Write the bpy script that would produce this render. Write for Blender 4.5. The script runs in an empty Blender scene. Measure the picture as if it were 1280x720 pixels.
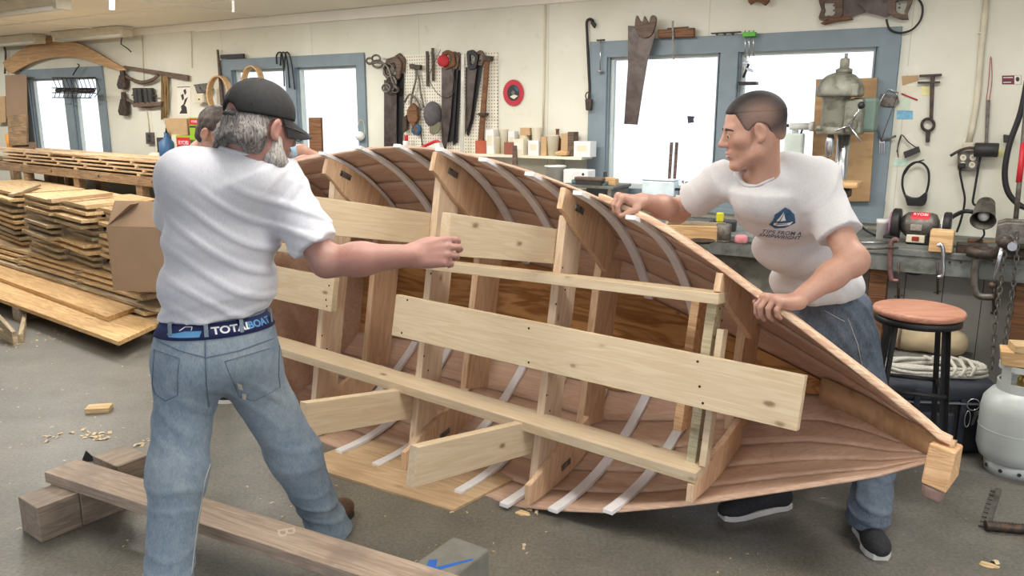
WORLD = 1.05; LAMP = 30; EXPO = .55; DOOR = (-2.4, 6.0)
FILLS = [(.3, -1.5, .65), (2.6, -1.4, .85), (5.0, -1.4, 1.0), (7.6, -1.5, 1.1), (10.5, -1.5, 1.1), (1.5, -3.6, .3), (4.5, -3.8, .3), (8, -4, .25), (0, -5.6, .2), (-1.8, -3.6, .95)]
UP_FILLS = [(1.5, -3.4, .6), (4.2, -3.2, 1.0), (-.8, -3.6, .6)]
import bpy, bmesh, math, random
import numpy as np
from mathutils import Vector, Matrix, noise
from mathutils.bvhtree import BVHTree
random.seed(7)
SC = bpy.context.scene
COL = SC.collection
V = Vector
PI = math.pi
# ------------------------------------------------------------------ camera
PITCH = math.radians(12.4)
FP = 1000.0                       # focal length in pixels of the 1280 wide frame
CAM = V((0, 0, 1.6))
FWD = V((0, math.cos(PITCH), -math.sin(PITCH)))
UPV = V((0, math.sin(PITCH), math.cos(PITCH)))
cd = bpy.data.cameras.new('camera'); cam = bpy.data.objects.new('camera', cd); COL.objects.link(cam)
cam.location = CAM; cam.rotation_euler = (PI/2 - PITCH, 0, 0)
cd.sensor_width = 36; cd.lens = 36*FP/1280; cd.clip_start = .05; cd.clip_end = 200
SC.camera = cam

def ray(x, y): return V((1, 0, 0))*((x-640)/FP) + UPV*((360-y)/FP) + FWD
def hit(x, y, p, n):
    r = ray(x, y); n = V(n); return CAM + r*((V(p)-CAM).dot(n)/r.dot(n))
def flr(x, y, z=0.0): return hit(x, y, (0, 0, z), (0, 0, 1))
def J(x, y, Y): return hit(x, y, (0, Y, 0), (0, 1, 0))
# the long wall: runs to the far end of the shop; u along it, N out of it into the room
WU = V((-.8483, .5297, 0)); WN = V((-.5295, -.8483, 0)).normalized(); WP = -WN*5.4
UP = V((0, 0, 1))
def wl(x, y, off=0.0): return hit(x, y, WP + WN*off, WN)
def wuz(x, y, off=0.0):
    p = wl(x, y, off); return (p-WP).dot(WU), p.z
def wpt(u, z, off=0.0): return WP + WU*u + UP*z + WN*off
def frame(o, x, y=None, z=None):
    """matrix with origin o and orthonormal axes: x kept, z approx kept"""
    x = V(x).normalized()
    if z is not None:
        y = V(z).cross(x).normalized(); z = x.cross(y)
    else:
        z = x.cross(V(y)).normalized(); y = z.cross(x)
    m = Matrix((x, y, z)).transposed().to_4x4(); m.translation = V(o); return m
def wframe(o): return frame(o, -WU, z=WN)      # x to the right along the wall, y up, z out of it
T = Matrix.Translation
def R(a, ax): return Matrix.Rotation(a, 4, ax)
def S(x, y, z): return Matrix.Diagonal((x, y, z, 1))
def lerp(a, b, t): return a + (b-a)*t
def interp(x, xs, ys): return float(np.interp(x, xs, ys))

# ------------------------------------------------------------------ materials
def lin(c):
    return tuple(((v/255)/12.92 if v/255 <= .04045 else ((v/255+.055)/1.055)**2.4) for v in c) + (1,)
MATS = {}
class NT:
    def __init__(s, name):
        s.m = bpy.data.materials.new(name); s.m.use_nodes = True
        s.t = s.m.node_tree; s.b = s.t.nodes['Principled BSDF']
    def n(s, k, **kw):
        x = s.t.nodes.new(k)
        for a, v in kw.items():
            if a.startswith('i_'):
                key = a[2:]
                key = int(key) if key.isdigit() else key.replace('_', ' ')
                x.inputs[key].default_value = v
            else: setattr(x, a, v)
        return x
    def l(s, a, b): s.t.links.new(a, b)
    def ramp(s, fac, stops):
        r = s.n('ShaderNodeValToRGB'); e = r.color_ramp.elements
        e[0].position, e[0].color = stops[0][0], stops[0][1]
        e[1].position, e[1].color = stops[-1][0], stops[-1][1]
        for p, c in stops[1:-1]:
            q = e.new(p); q.color = c
        s.l(fac, r.inputs[0]); return r.outputs[0]
    def mix(s, f, a, b, mode='MIX'):
        x = s.n('ShaderNodeMix', data_type='RGBA', blend_type=mode)
        for i, v in ((0, f), (6, a), (7, b)):
            if hasattr(v, 'links'): s.l(v, x.inputs[i])
            else: x.inputs[i].default_value = v
        return x.outputs[2]
    def math(s, op, a, b=0.0):
        x = s.n('ShaderNodeMath', operation=op)
        for i, v in ((0, a), (1, b)):
            if hasattr(v, 'links'): s.l(v, x.inputs[i])
            else: x.inputs[i].default_value = v
        return x.outputs[0]
    def coords(s, scale=(1, 1, 1), rand=True):
        tc = s.n('ShaderNodeTexCoord'); mp = s.n('ShaderNodeMapping'); mp.inputs['Scale'].default_value = scale
        s.l(tc.outputs['Object'], mp.inputs['Vector'])
        if rand:
            oi = s.n('ShaderNodeObjectInfo')
            vm = s.n('ShaderNodeVectorMath', operation='MULTIPLY'); vm.inputs[1].default_value = (37., 53., 71.)
            s.l(oi.outputs['Random'], vm.inputs[0]); s.l(vm.outputs[0], mp.inputs['Location'])
        return mp.outputs[0]
    def noise(s, co, scale, detail=4, dist=0.0, rough=.55):
        x = s.n('ShaderNodeTexNoise'); x.inputs['Scale'].default_value = scale; x.inputs['Detail'].default_value = detail
        x.inputs['Distortion'].default_value = dist; x.inputs['Roughness'].default_value = rough
        s.l(co, x.inputs['Vector']); return x.outputs['Fac']
    def bump(s, h, strength=.2, dist=.01):
        x = s.n('ShaderNodeBump'); x.inputs['Strength'].default_value = strength; x.inputs['Distance'].default_value = dist
        s.l(h, x.inputs['Height']); s.l(x.outputs[0], s.b.inputs['Normal'])
    def base(s, c):
        if hasattr(c, 'links'): s.l(c, s.b.inputs['Base Color'])
        else: s.b.inputs['Base Color'].default_value = c

def mul(c, k): return tuple(min(1, v*k) for v in c[:3]) + (1,)
def plain(name, rgb, rough=.6, metal=0.0, var=.12, scale=12, bump=0.0, bscale=60, spec=None, alpha=None):
    if name in MATS: return MATS[name]
    s = NT(name); c = lin(rgb); co = s.coords()
    f = s.noise(co, scale, 5)
    s.base(s.ramp(f, [(.3, mul(c, 1-var)), (.7, mul(c, 1+var))]))
    s.b.inputs['Roughness'].default_value = rough; s.b.inputs['Metallic'].default_value = metal
    if spec is not None: s.b.inputs['Specular IOR Level'].default_value = spec
    if bump: s.bump(s.noise(co, bscale, 3), bump, .004)
    MATS[name] = s.m; return s.m
def worn(name, rgb, rgb2, rough=.5, metal=.7, scale=25, lo=.45, hi=.62, bump=.15):
    """metal or paint with patches of a second colour (rust, wear)"""
    if name in MATS: return MATS[name]
    s = NT(name); co = s.coords()
    f = s.noise(co, scale, 8, .3, .65)
    s.base(s.ramp(f, [(lo, lin(rgb)), (hi, lin(rgb2))]))
    s.b.inputs['Roughness'].default_value = rough; s.b.inputs['Metallic'].default_value = metal
    s.bump(f, bump, .003); MATS[name] = s.m; return s.m
def wood(name, light, dark, rings=3.0, rough=.6, axis='X', knots=.5, fibre=.35, var=.16, contrast=(.3, .7), stretch=14, stain=None, gloss=None):
    """boards: grain runs along the object's own axis"""
    if name in MATS: return MATS[name]
    s = NT(name)
    def sc(along, across): return {'X': (along, across, across), 'Y': (across, along, across), 'Z': (across, across, along)}[axis]
    co = s.coords(sc(1, stretch))
    a, b = lin(light), lin(dark)
    warp = s.noise(co, .8, 3, .5)
    f1 = s.noise(co, rings, 3, 1.2, .5)
    w = s.math('SINE', s.math('MULTIPLY', s.math('ADD', s.math('MULTIPLY', f1, 1.0), warp), 26.0))
    w = s.math('ADD', s.math('MULTIPLY', w, .22), f1)
    col = s.ramp(w, [(contrast[0], a), (contrast[1], b)])
    cf = s.coords(sc(2, 90))
    ff = s.noise(cf, 2.0, 4)
    col = s.mix(fibre, col, s.ramp(ff, [(.3, mul(b, .9)), (.65, mul(a, 1.08))]))
    if knots:
        ck = s.coords(sc(4.2, 8.5))
        vo = s.n('ShaderNodeTexVoronoi'); vo.inputs['Scale'].default_value = 1.0; s.l(ck, vo.inputs['Vector'])
        wob_ = s.math('ADD', vo.outputs['Distance'], s.math('MULTIPLY', s.math('SUBTRACT', s.noise(ck, 9, 2), .5), .05))
        k = s.ramp(wob_, [(.05, (1, 1, 1, 1)), (.085, (.55, .55, .55, 1)), (.10, (.15, .15, .15, 1)), (.17, (0, 0, 0, 1))])
        kk = s.n('ShaderNodeRGBToBW'); s.l(k, kk.inputs[0])
        col = s.mix(s.math('MULTIPLY', kk.outputs[0], knots), col, tuple(v*w_ for v, w_ in zip(b[:3], (.40, .30, .24)))+(1,))
    if stain:
        st = s.noise(s.coords((3, 3, 3)), 1.6, 6, .2)
        sf = s.n('ShaderNodeRGBToBW'); s.l(s.ramp(st, [(.5, (0, 0, 0, 1)), (.68, (1, 1, 1, 1))]), sf.inputs[0])
        col = s.mix(s.math('MULTIPLY', sf.outputs[0], .55), col, lin(stain))
    oi = s.n('ShaderNodeObjectInfo')
    hv = s.n('ShaderNodeHueSaturation')
    s.l(col, hv.inputs['Color'])
    mr = s.n('ShaderNodeMapRange'); mr.inputs[3].default_value = 1-var; mr.inputs[4].default_value = 1+var
    s.l(oi.outputs['Random'], mr.inputs[0]); s.l(mr.outputs[0], hv.inputs['Value'])
    s.base(hv.outputs[0]); s.b.inputs['Roughness'].default_value = gloss or rough
    s.b.inputs['Specular IOR Level'].default_value = .3
    s.bump(ff, .12, .002)
    MATS[name] = s.m; return s.m

# ------------------------------------------------------------------ mesh builder
class MB:
    def __init__(s): s.v = []; s.f = []; s.sm = []
    def add(s, vs, fs, M=None, smooth=False):
        o = len(s.v)
        s.v += [tuple(M @ V(p)) if M is not None else tuple(p) for p in vs]
        s.f += [tuple(o+i for i in f) for f in fs]; s.sm += [smooth]*len(fs); return s
    def box(s, lo, hi, M=None):
        x0, y0, z0 = lo; x1, y1, z1 = hi
        vs = [(x0, y0, z0), (x1, y0, z0), (x1, y1, z0), (x0, y1, z0), (x0, y0, z1), (x1, y0, z1), (x1, y1, z1), (x0, y1, z1)]
        return s.add(vs, [(0, 3, 2, 1), (4, 5, 6, 7), (0, 1, 5, 4), (1, 2, 6, 5), (2, 3, 7, 6), (3, 0, 4, 7)], M)
    def cbox(s, c, d, M=None): return s.box([c[i]-d[i]/2 for i in range(3)], [c[i]+d[i]/2 for i in range(3)], M)
    def hexa(s, a, b):      # two quads (lists of 4 points): a prism between them
        vs = list(a)+list(b); n = len(a)
        return s.add(vs, [tuple(range(n))[::-1], tuple(range(n, 2*n))] + [(i, (i+1) % n, n+(i+1) % n, n+i) for i in range(n)])
    def prism(s, pts, z0, z1, M=None, smooth=False):
        n = len(pts); vs = [(x, y, z0) for x, y in pts] + [(x, y, z1) for x, y in pts]
        s.add(vs, [tuple(range(n))[::-1], tuple(range(n, 2*n))], M)
        o = len(s.v)-2*n
        s.f += [(o+i, o+(i+1) % n, o+n+(i+1) % n, o+n+i) for i in range(n)]; s.sm += [smooth]*n; return s
    def ring(s, outer, inner, z0, z1, M=None):   # plate with a hole, both loops the same length
        n = len(outer)
        vs = [(x, y, z) for z in (z0, z1) for lp in (outer, inner) for x, y in lp]
        fs = []
        for i in range(n):
            j = (i+1) % n
            fs += [(i, n+i, n+j, j), (2*n+i, 2*n+j, 3*n+j, 3*n+i), (i, j, 2*n+j, 2*n+i), (n+j, n+i, 3*n+i, 3*n+j)]
        return s.add(vs, fs, M)
    def lathe(s, prof, n=20, M=None, smooth=True, cap=True):
        vs = []; fs = []
        for r, z in prof:
            for i in range(n):
                a = 2*PI*i/n; vs.append((r*math.cos(a), r*math.sin(a), z))
        for k in range(len(prof)-1):
            for i in range(n):
                j = (i+1) % n; fs.append((k*n+i, k*n+j, (k+1)*n+j, (k+1)*n+i))
        s.add(vs, fs, M, smooth)
        if cap:
            o = len(s.v)-len(vs)
            s.f += [tuple(o+i for i in range(n))[::-1], tuple(o+(len(prof)-1)*n+i for i in range(n))]; s.sm += [False]*2
        return s
    def cyl(s, a, b, r, r2=None, n=16, smooth=True):
        a, b = V(a), V(b); d = b-a
        q = d.to_track_quat('Z', 'Y').to_matrix().to_4x4(); q.translation = a
        return s.lathe([(r, 0), (r if r2 is None else r2, d.length)], n, q, smooth)
    def tube(s, pts, r, n=8, closed=False, flat=None):
        pts = [V(p) for p in pts]; m = len(pts); rs = r if isinstance(r, (list, tuple)) else [r]*m
        vs = []; fs = []; up = None
        for i, p in enumerate(pts):
            a = pts[(i-1) % m] if (i or closed) else p; b = pts[(i+1) % m] if (i < m-1 or closed) else p
            d = (b-a).normalized()
            if up is None:
                up = V((0, 0, 1)) if abs(d.z) < .9 else V((1, 0, 0))
            x = up.cross(d).normalized(); y = d.cross(x); up = y
            for k in range(n):
                t = 2*PI*k/n; fy = flat or 1
                vs.append(p + x*(rs[i]*math.cos(t)) + y*(rs[i]*fy*math.sin(t)))
        for i in range(m if closed else m-1):
            j = (i+1) % m
            for k in range(n):
                l = (k+1) % n; fs.append((i*n+k, i*n+l, j*n+l, j*n+k))
        s.add(vs, fs, None, True)
        if not closed:
            o = len(s.v)-len(vs)
            s.f += [tuple(o+k for k in range(n))[::-1], tuple(o+(m-1)*n+k for k in range(n))]; s.sm += [False]*2
        return s
    def sphere(s, c, r, n=14, M=None):
        r = r if isinstance(r, (list, tuple)) else (r, r, r)
        vs = []; fs = []; h = n//2
        for i in range(h+1):
            t = PI*i/h
            for k in range(n):
                a = 2*PI*k/n; vs.append((c[0]+r[0]*math.sin(t)*math.cos(a), c[1]+r[1]*math.sin(t)*math.sin(a), c[2]+r[2]*math.cos(t)))
        for i in range(h):
            for k in range(n):
                l = (k+1) % n; fs.append((i*n+k, (i+1)*n+k, (i+1)*n+l, i*n+l))
        return s.add(vs, fs, M, True)
    def strip(s, sects, closed_sec=True, caps=True, smooth=False):
        """loft through equal-length point loops"""
        n = len(sects[0]); vs = [p for q in sects for p in q]; fs = []
        for i in range(len(sects)-1):
            for k in range(n if closed_sec else n-1):
                l = (k+1) % n; fs.append((i*n+k, i*n+l, (i+1)*n+l, (i+1)*n+k))
        s.add(vs, fs, None, smooth)
        if caps and closed_sec:
            o = len(s.v)-len(vs)
            s.f += [tuple(o+k for k in range(n))[::-1], tuple(o+(len(sects)-1)*n+k for k in range(n))]; s.sm += [False]*2
        return s

WM = {}
def obj(name, mb, mat, parent=None, M=None, bevel=0.0, seg=2, fix=True):
    """one mesh object; M is its world matrix (defaults to its parent's)"""
    M = M.copy() if M is not None else (WM[parent].copy() if parent is not None else Matrix())
    me = bpy.data.meshes.new(name)
    me.from_pydata([tuple(v) for v in mb.v], [], mb.f)
    me.polygons.foreach_set('use_smooth', mb.sm)
    if fix:
        bm = bmesh.new(); bm.from_mesh(me); bmesh.ops.remove_doubles(bm, verts=bm.verts, dist=1e-6)
        bmesh.ops.recalc_face_normals(bm, faces=bm.faces); bm.to_mesh(me); bm.free()
    for m in (mat if isinstance(mat, list) else [mat]): me.materials.append(m)
    return link(name, me, parent, M, bevel, seg)
def link(name, me, parent, M, bevel=0.0, seg=2):
    o = bpy.data.objects.new(name, me); COL.objects.link(o); WM[o] = M
    if parent is not None:
        o.parent = parent; o.matrix_basis = WM[parent].inverted() @ M
    else: o.matrix_basis = M
    if bevel:
        b = o.modifiers.new('bevel', 'BEVEL'); b.width = bevel; b.segments = seg; b.limit_method = 'ANGLE'; b.angle_limit = math.radians(40)
        b.harden_normals = False
    return o
def tag(o, label, cat, group=None):
    o['label'] = label; o['category'] = cat
    if group: o['group'] = group
    return o
def thing(name, label, cat, M, group=None):
    if not isinstance(M, Matrix): M = T(V(M))
    o = bpy.data.objects.new(name, None); COL.objects.link(o); o.matrix_basis = M; WM[o] = M.copy()
    o.empty_display_size = .1
    return tag(o, label, cat, group)
def struct(name, mb, mat, parent=None, M=None, **k):
    o = obj(name, mb, mat, parent, M, **k)
    if parent is None: o['kind'] = 'structure'
    return o
def dup(o, M, label=None, group=None, parent=None):
    c = o.copy(); COL.objects.link(c); WM[c] = M.copy()
    if parent is not None:
        c.parent = parent; c.matrix_basis = WM[parent].inverted() @ M
    else: c.matrix_basis = M
    if label: c['label'] = label
    if group: c['group'] = group
    for ch in list(o.children):
        dup(ch, M @ (WM[o].inverted() @ WM[ch]), parent=c)
    return c
def board(name, a, b, up, w, t, mat, parent=None, bevel=.002, label=None, cat=None, group=None, ext=(0, 0)):
    """plank from a to b (centre line), width w along up, thickness t across"""
    a, b = V(a), V(b); d = (b-a).normalized(); a = a-d*ext[0]; b = b+d*ext[1]
    M = frame((a+b)/2, d, y=up); L = (b-a).length
    o = obj(name, MB().cbox((0, 0, 0), (L, w, t)), mat, parent, M, bevel)
    if label: tag(o, label, cat, group)
    return o
def arc(cx, cy, r, a0, a1, n): return [(cx+r*math.cos(lerp(a0, a1, i/(n-1))), cy+r*math.sin(lerp(a0, a1, i/(n-1)))) for i in range(n)]
def text_mesh(txt, size, depth, spacing=1.0, bold=0.0):
    cu = bpy.data.curves.new('lettering', 'FONT'); cu.body = txt; cu.size = size; cu.extrude = depth; cu.align_x = 'CENTER'; cu.align_y = 'CENTER'
    cu.space_character = spacing; cu.offset = bold
    o = bpy.data.objects.new('lettering', cu); COL.objects.link(o)
    me = bpy.data.meshes.new_from_object(o.evaluated_get(bpy.context.evaluated_depsgraph_get()))
    bpy.data.objects.remove(o); bpy.data.curves.remove(cu); return me
def text(name, txt, size, mat, parent, M, depth=.0006, spacing=1.0, bold=0.0, sx=1.0):
    me = text_mesh(txt, size, depth, spacing, bold)
    if sx != 1: me.transform(S(sx, 1, 1))
    me.materials.clear(); me.materials.append(mat); me.name = name
    return link(name, me, parent, M)
# ================================================================== the room
def floor_mat():
    s = NT('concrete'); co = s.coords(rand=False)
    a = s.noise(co, .55, 6, .4, .6); b = s.noise(co, 4.0, 8, .2, .65); c = s.noise(co, 70, 6, 0, .7)
    col = s.ramp(a, [(.3, lin((82, 79, 71))), (.5, lin((112, 109, 101))), (.72, lin((150, 146, 136)))])
    col = s.mix(.6, col, s.ramp(b, [(.3, lin((76, 73, 66))), (.66, lin((136, 133, 124)))]))
    col = s.mix(.45, col, s.ramp(c, [(.35, lin((60, 56, 52))), (.6, lin((128, 123, 114)))]))
    # pale saw dust in drifts
    d = s.noise(co, 1.3, 5, .8); e = s.noise(co, 160, 3, 0, .7)
    bw = s.n('ShaderNodeRGBToBW'); s.l(s.ramp(d, [(.46, (0, 0, 0, 1)), (.66, (1, 1, 1, 1))]), bw.inputs[0])
    bw2 = s.n('ShaderNodeRGBToBW'); s.l(s.ramp(e, [(.55, (0, 0, 0, 1)), (.63, (1, 1, 1, 1))]), bw2.inputs[0])
    col = s.mix(s.math('MULTIPLY', s.math('MULTIPLY', bw.outputs[0], bw2.outputs[0]), .5), col, lin((192, 174, 144)))
    s.base(col); s.b.inputs['Roughness'].default_value = .42; s.b.inputs['Specular IOR Level'].default_value = .6
    s.bump(s.noise(co, 40, 6), .15, .004); return s.m
def wall_mat():
    s = NT('painted_boards'); co = s.coords(rand=False)
    f = s.noise(co, 1.2, 6, .3); g = s.noise(co, 9, 5)
    col = s.ramp(f, [(.3, lin((214, 211, 192))), (.7, lin((232, 230, 216)))])
    bw = s.n('ShaderNodeRGBToBW'); s.l(s.ramp(g, [(.62, (0, 0, 0, 1)), (.8, (1, 1, 1, 1))]), bw.inputs[0])
    col = s.mix(s.math('MULTIPLY', bw.outputs[0], .35), col, lin((176, 160, 128)))
    # joints between the sheets
    sp = s.n('ShaderNodeSeparateXYZ'); s.l(co, sp.inputs[0])
    j = s.math('LESS_THAN', s.math('ABSOLUTE', s.math('SUBTRACT', s.math('FRACT', s.math('DIVIDE', sp.outputs[0], 1.22)), .5)), .0022)
    col = s.mix(s.math('MULTIPLY', j, .35), col, lin((150, 140, 118)))
    s.base(col); s.b.inputs['Roughness'].default_value = .7; s.bump(g, .08, .003); return s.m
M_floor = floor_mat(); M_wall = wall_mat()
M_ceil = plain('ceiling_paint', (240, 236, 224), .8, var=.05, scale=1.5)
M_trim = plain('old_cream_trim', (214, 206, 184), .7, var=.1)
M_frame = plain('grey_blue_paint', (126, 140, 148), .55, var=.08, scale=7, bump=.06)
M_sash = plain('white_sash', (205, 214, 210), .6, var=.05)
M_glass = None
def glass_mat():
    s = NT('window_glass'); s.base((1, 1, 1, 1)); s.b.inputs['Roughness'].default_value = 0.0
    s.b.inputs['Transmission Weight'].default_value = 1.0; s.b.inputs['IOR'].default_value = 1.0
    s.b.inputs['Alpha'].default_value = .12; return s.m
M_glass = glass_mat()

struct('floor', MB().box((-16, -7, -.1), (9, 16, 0)), M_floor)
CZ = 2.465
# ceiling follows the wall's direction
Mw = frame(WP, WU, z=UP)            # x along the wall, y = -N (outwards) , z up
Mw = Matrix((WU, -WN, UP)).transposed().to_4x4(); Mw.translation = WP
struct('ceiling', MB().box((-3.2, -7.5, CZ), (15, .12, CZ+.08)), M_ceil, None, Mw)
for i, v in enumerate((-.9, -2.1, -3.3)):
    struct('trim_%d' % (i+4), MB().box((-3, v-.018, CZ-.010), (15, v+.018, CZ+.0)), M_ceil, None, Mw, bevel=.002)
for i, u in enumerate((1.2, 3.6, 6.0, 8.4, 10.8)):
    struct('trim_%d' % (i+10), MB().box((u-.018, -7, CZ-.010), (u+.018, 0, CZ)), M_ceil, None, Mw, bevel=.002)
WIN = {1: (8.72, 10.42, [(8.86, 9.38), (9.53, 10.28)], .98, 2.10, 1.09, 1.99),
       2: (4.86, 6.75, [(4.95, 5.71), (5.83, 6.58)], .98, 2.10, 1.09, 2.0),
       3: (.66, 2.70, [(.775, 1.62), (1.735, 2.56)], .955, 2.092, 1.06, 1.985)}
us = sorted([-3.2, 15] + [x for w in WIN.values() for x in (w[0]+.05, w[1]-.05)])
mb = MB()
for a, b in zip(us[:-1], us[1:]):
    w = [w for w in WIN.values() if abs(a-(w[0]+.05)) < 1e-6]
    if w:
        mb.box((a, 0, 0), (b, .12, w[0][3]+.05)); mb.box((a, 0, w[0][4]-.05), (b, .12, CZ))
    else: mb.box((a, 0, 0), (b, .12, CZ))
struct('wall_back', mb, M_wall, None, Mw)
struct('wall_left', MB().box((13.5, -9, 0), (13.62, 0, CZ)), M_wall, None, Mw)
struct('wall_right', MB().box((-3.2, -7.5, 0), (-3.08, -5.4, CZ)).box((-3.2, -2.2, 0), (-3.08, 0, CZ)).box((-3.2, -5.4, 2.3), (-3.08, -2.2, CZ)), M_wall, None, Mw)  # unseen wall; its opening is added to bring in daylight from this side
struct('wall_front', MB().box((-3.2, -7.6, 0), (DOOR[0], -7.5, CZ)).box((DOOR[1], -7.6, 0), (15, -7.5, CZ)).box((DOOR[0], -7.6, 2.3), (DOOR[1], -7.5, CZ)), M_wall, None, Mw)  # unseen wall, added with its doorway to limit daylight from behind the camera
struct('trim_1', MB().box((-3.2, -.035, CZ-.09), (7.05, 0, CZ-.002)).box((7.05, -.02, CZ-.075), (13.5, 0, CZ-.002)), M_ceil, None, Mw, bevel=.004)
struct('baseboard_back', MB().box((-3.2, -.02, 0), (13.5, 0, .14)), M_trim, None, Mw, bevel=.003)
for k, (u0, u1, panes, z0, z1, g0, g1) in WIN.items():
    w = obj('window_%d' % k, MB()
            .box((u0, -.022, g1), (u1, .0, z1)).box((u0, -.022, z0), (u1, .0, g0))
            .box((u0, -.022, g0), (panes[0][0], 0, g1)).box((panes[-1][1], -.022, g0), (u1, 0, g1))
            .box((panes[0][1], -.022, g0), (panes[1][0], 0, g1)), M_frame, None, Mw, bevel=.003)
    w['kind'] = 'structure'
    for (a, b) in panes:
        t = .035
        obj('window_sash', MB().box((a, .03, g1-t*.7), (b, .07, g1+.03)).box((a, .03, g0-.03), (b, .07, g0+t)).box((a-.03, .03, g0), (a+t, .07, g1)).box((b-t, .03, g0), (b+.03, .07, g1)), M_sash, w, Mw, bevel=.003)
        obj('window_pane', MB().box((a, .045, g0), (b, .049, g1)), M_glass, w, Mw)
        # two parallel parting beads in the jamb
        obj('window_jamb', MB().box((a-.004, 0, g0), (a+.012, .03, g1)).box((b-.012, 0, g0), (b+.004, .03, g1)).box((a+.018, 0, g0), (a+.026, .028, g1)), M_frame, w, Mw)
    obj('window_sill', MB().box((u0-.02, -.05, z0-.03), (u1+.02, 0, z0+.005)), M_frame, w, Mw, bevel=.004)
# fluorescent fixtures under the ceiling
M_fix = plain('fixture_enamel', (206, 198, 176), .45, var=.08)
M_tubeL = plain('tube_glass', (232, 230, 222), .3, var=.02)
def fixture(c, ang, label, on=False):
    M = T(c) @ R(ang, 'Z')
    t = thing('ceiling_light', label, 'light', M, 'strip lights under the ceiling')
    obj('housing', MB().prism([(-.085, .0), (-.07, -.05), (-.045, -.075), (.045, -.075), (.07, -.05), (.085, 0)], -.63, .63, R(PI/2, 'Y') @ R(PI/2, 'Z')), M_fix, t, bevel=.003)
    for y in (-.035, .035):
        obj('lamp_tube', MB().cyl((-.6, y, -.085), (.6, y, -.085), .016, n=12), M_tubeL, t)
    obj('end_cap', MB().box((-.645, -.06, -.1), (-.6, .06, -.03)), M_fix, t, bevel=.004)
    obj('end_cap', MB().box((.6, -.06, -.1), (.645, .06, -.03)), M_fix, t, bevel=.004)
    return t
wa = math.atan2(WU.y, WU.x)
l1 = fixture(flr(113, 37, CZ-.005) , wa, 'cream strip light with dangling plug over the arched board')
p = flr(146, 40, CZ-.05)
obj('plug_cord', MB().tube([p, p+V((.05, 0, -.04)), p+V((.03, 0, -.12)), p+V((.1, 0, -.17)), p+V((.13, 0, -.2))], .006, 6), plain('black_rubber', (38, 36, 35), .6), l1, Matrix())
fixture(flr(12, 46, CZ-.005), wa, 'cream strip light farthest down the shop, past the arched board')
fixture(flr(22, 2, CZ-.005), wa, 'cream strip light nearest over the lumber, cut by the top edge of the photo')
# ================================================================== the boat on its side
BL = V((.8216, -.5693, -.0215)).normalized(); BD = V((.5555, .8088, -.1927)); BD = (BD-BL*BD.dot(BL)).normalized(); BB = BL.cross(BD)
BO = flr(673, 627)
BM = Matrix((BL, BB, BD)).transposed().to_4x4(); BM.translation = BO
M_hull = wood('hull_cedar', (208, 178, 156), (192, 156, 134), rings=1.6, knots=.08, var=.10, fibre=.22, contrast=(.2, .8), stretch=10)
M_ply = wood('plywood_bottom', (198, 148, 92), (142, 92, 48), rings=1.6, knots=.9, var=.05, stretch=6, fibre=.15, contrast=(.25, .75))
M_pine = wood('pine', (218, 200, 172), (204, 179, 145), rings=1.8, knots=.9, var=.06, fibre=.2, contrast=(.15, .9))
M_pine2 = wood('pale_fir', (236, 214, 188), (214, 184, 154), rings=2.0, knots=.8, var=.06, fibre=.2, contrast=(.15, .9), axis='Y')
M_futt = wood('futtock_wood', (226, 194, 162), (200, 162, 128), rings=2.2, knots=.3, var=.06, fibre=.25, contrast=(.2, .85), axis='Y', stretch=8)
M_rail = wood('rail_wood', (238, 208, 180), (206, 160, 130), rings=2.5, knots=.0, var=.04, fibre=.35)
M_stem = wood('stem_wood', (222, 184, 142), (186, 142, 100), rings=2.5, knots=.2, var=.06)
M_old = wood('weathered_fir', (208, 196, 164), (178, 162, 130), rings=3, knots=.6, var=.05, stain=(110, 120, 100))
M_rib = plain('white_primed_rib', (240, 238, 240), .45, var=.04, scale=20)
M_steel = worn('dull_steel', (150, 148, 146), (100, 92, 86), .45, .8, 30)
M_hole = plain('dark_hole', (58, 42, 30), .9)
sT, vT = [-1.8, -1.33, -1.09, -.85, -.6, -.365, -.134, .1, .34, .48, .65, .8, .96, 1.24, 1.37, 1.44], [1.28, 1.367, 1.406, 1.425, 1.42, 1.39, 1.348, 1.29, 1.218, 1.163, 1.08, .997, .915, .757, .68, .632]
sB, vB = [-1.8, -1.3, -1.03, -.77, -.31, -.08, .14, .375, .487, .64, .76, 1.04, 1.26, 1.37, 1.44], [.01, -.026, -.033, -.033, -.021, -.010, .036, .10, .145, .206, .258, .388, .49, .557, .60]
bs = list(np.linspace(-1.8, 1.44, 55)); _t = np.interp(bs, sT, vT); _b = np.interp(bs, sB, vB)
bc = list((_t+_b)/2); bh = list((_t-_b)/2)
ks = [-1.8, -.6, 0, .3, .5, .75, .95, 1.05, 1.2, 1.44]
kh = [.24, .26, .25, .17, .12, .065, .02, .014, .012, .008]
ds = [-1.8, -.6, .2, .5, .8, .95, 1.03, 1.15, 1.28, 1.38, 1.44]
dk = [.70, .74, .74, .75, .74, .68, .61, .48, .28, .12, .04]
def skew(b): return -.083-.033*b
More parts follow.
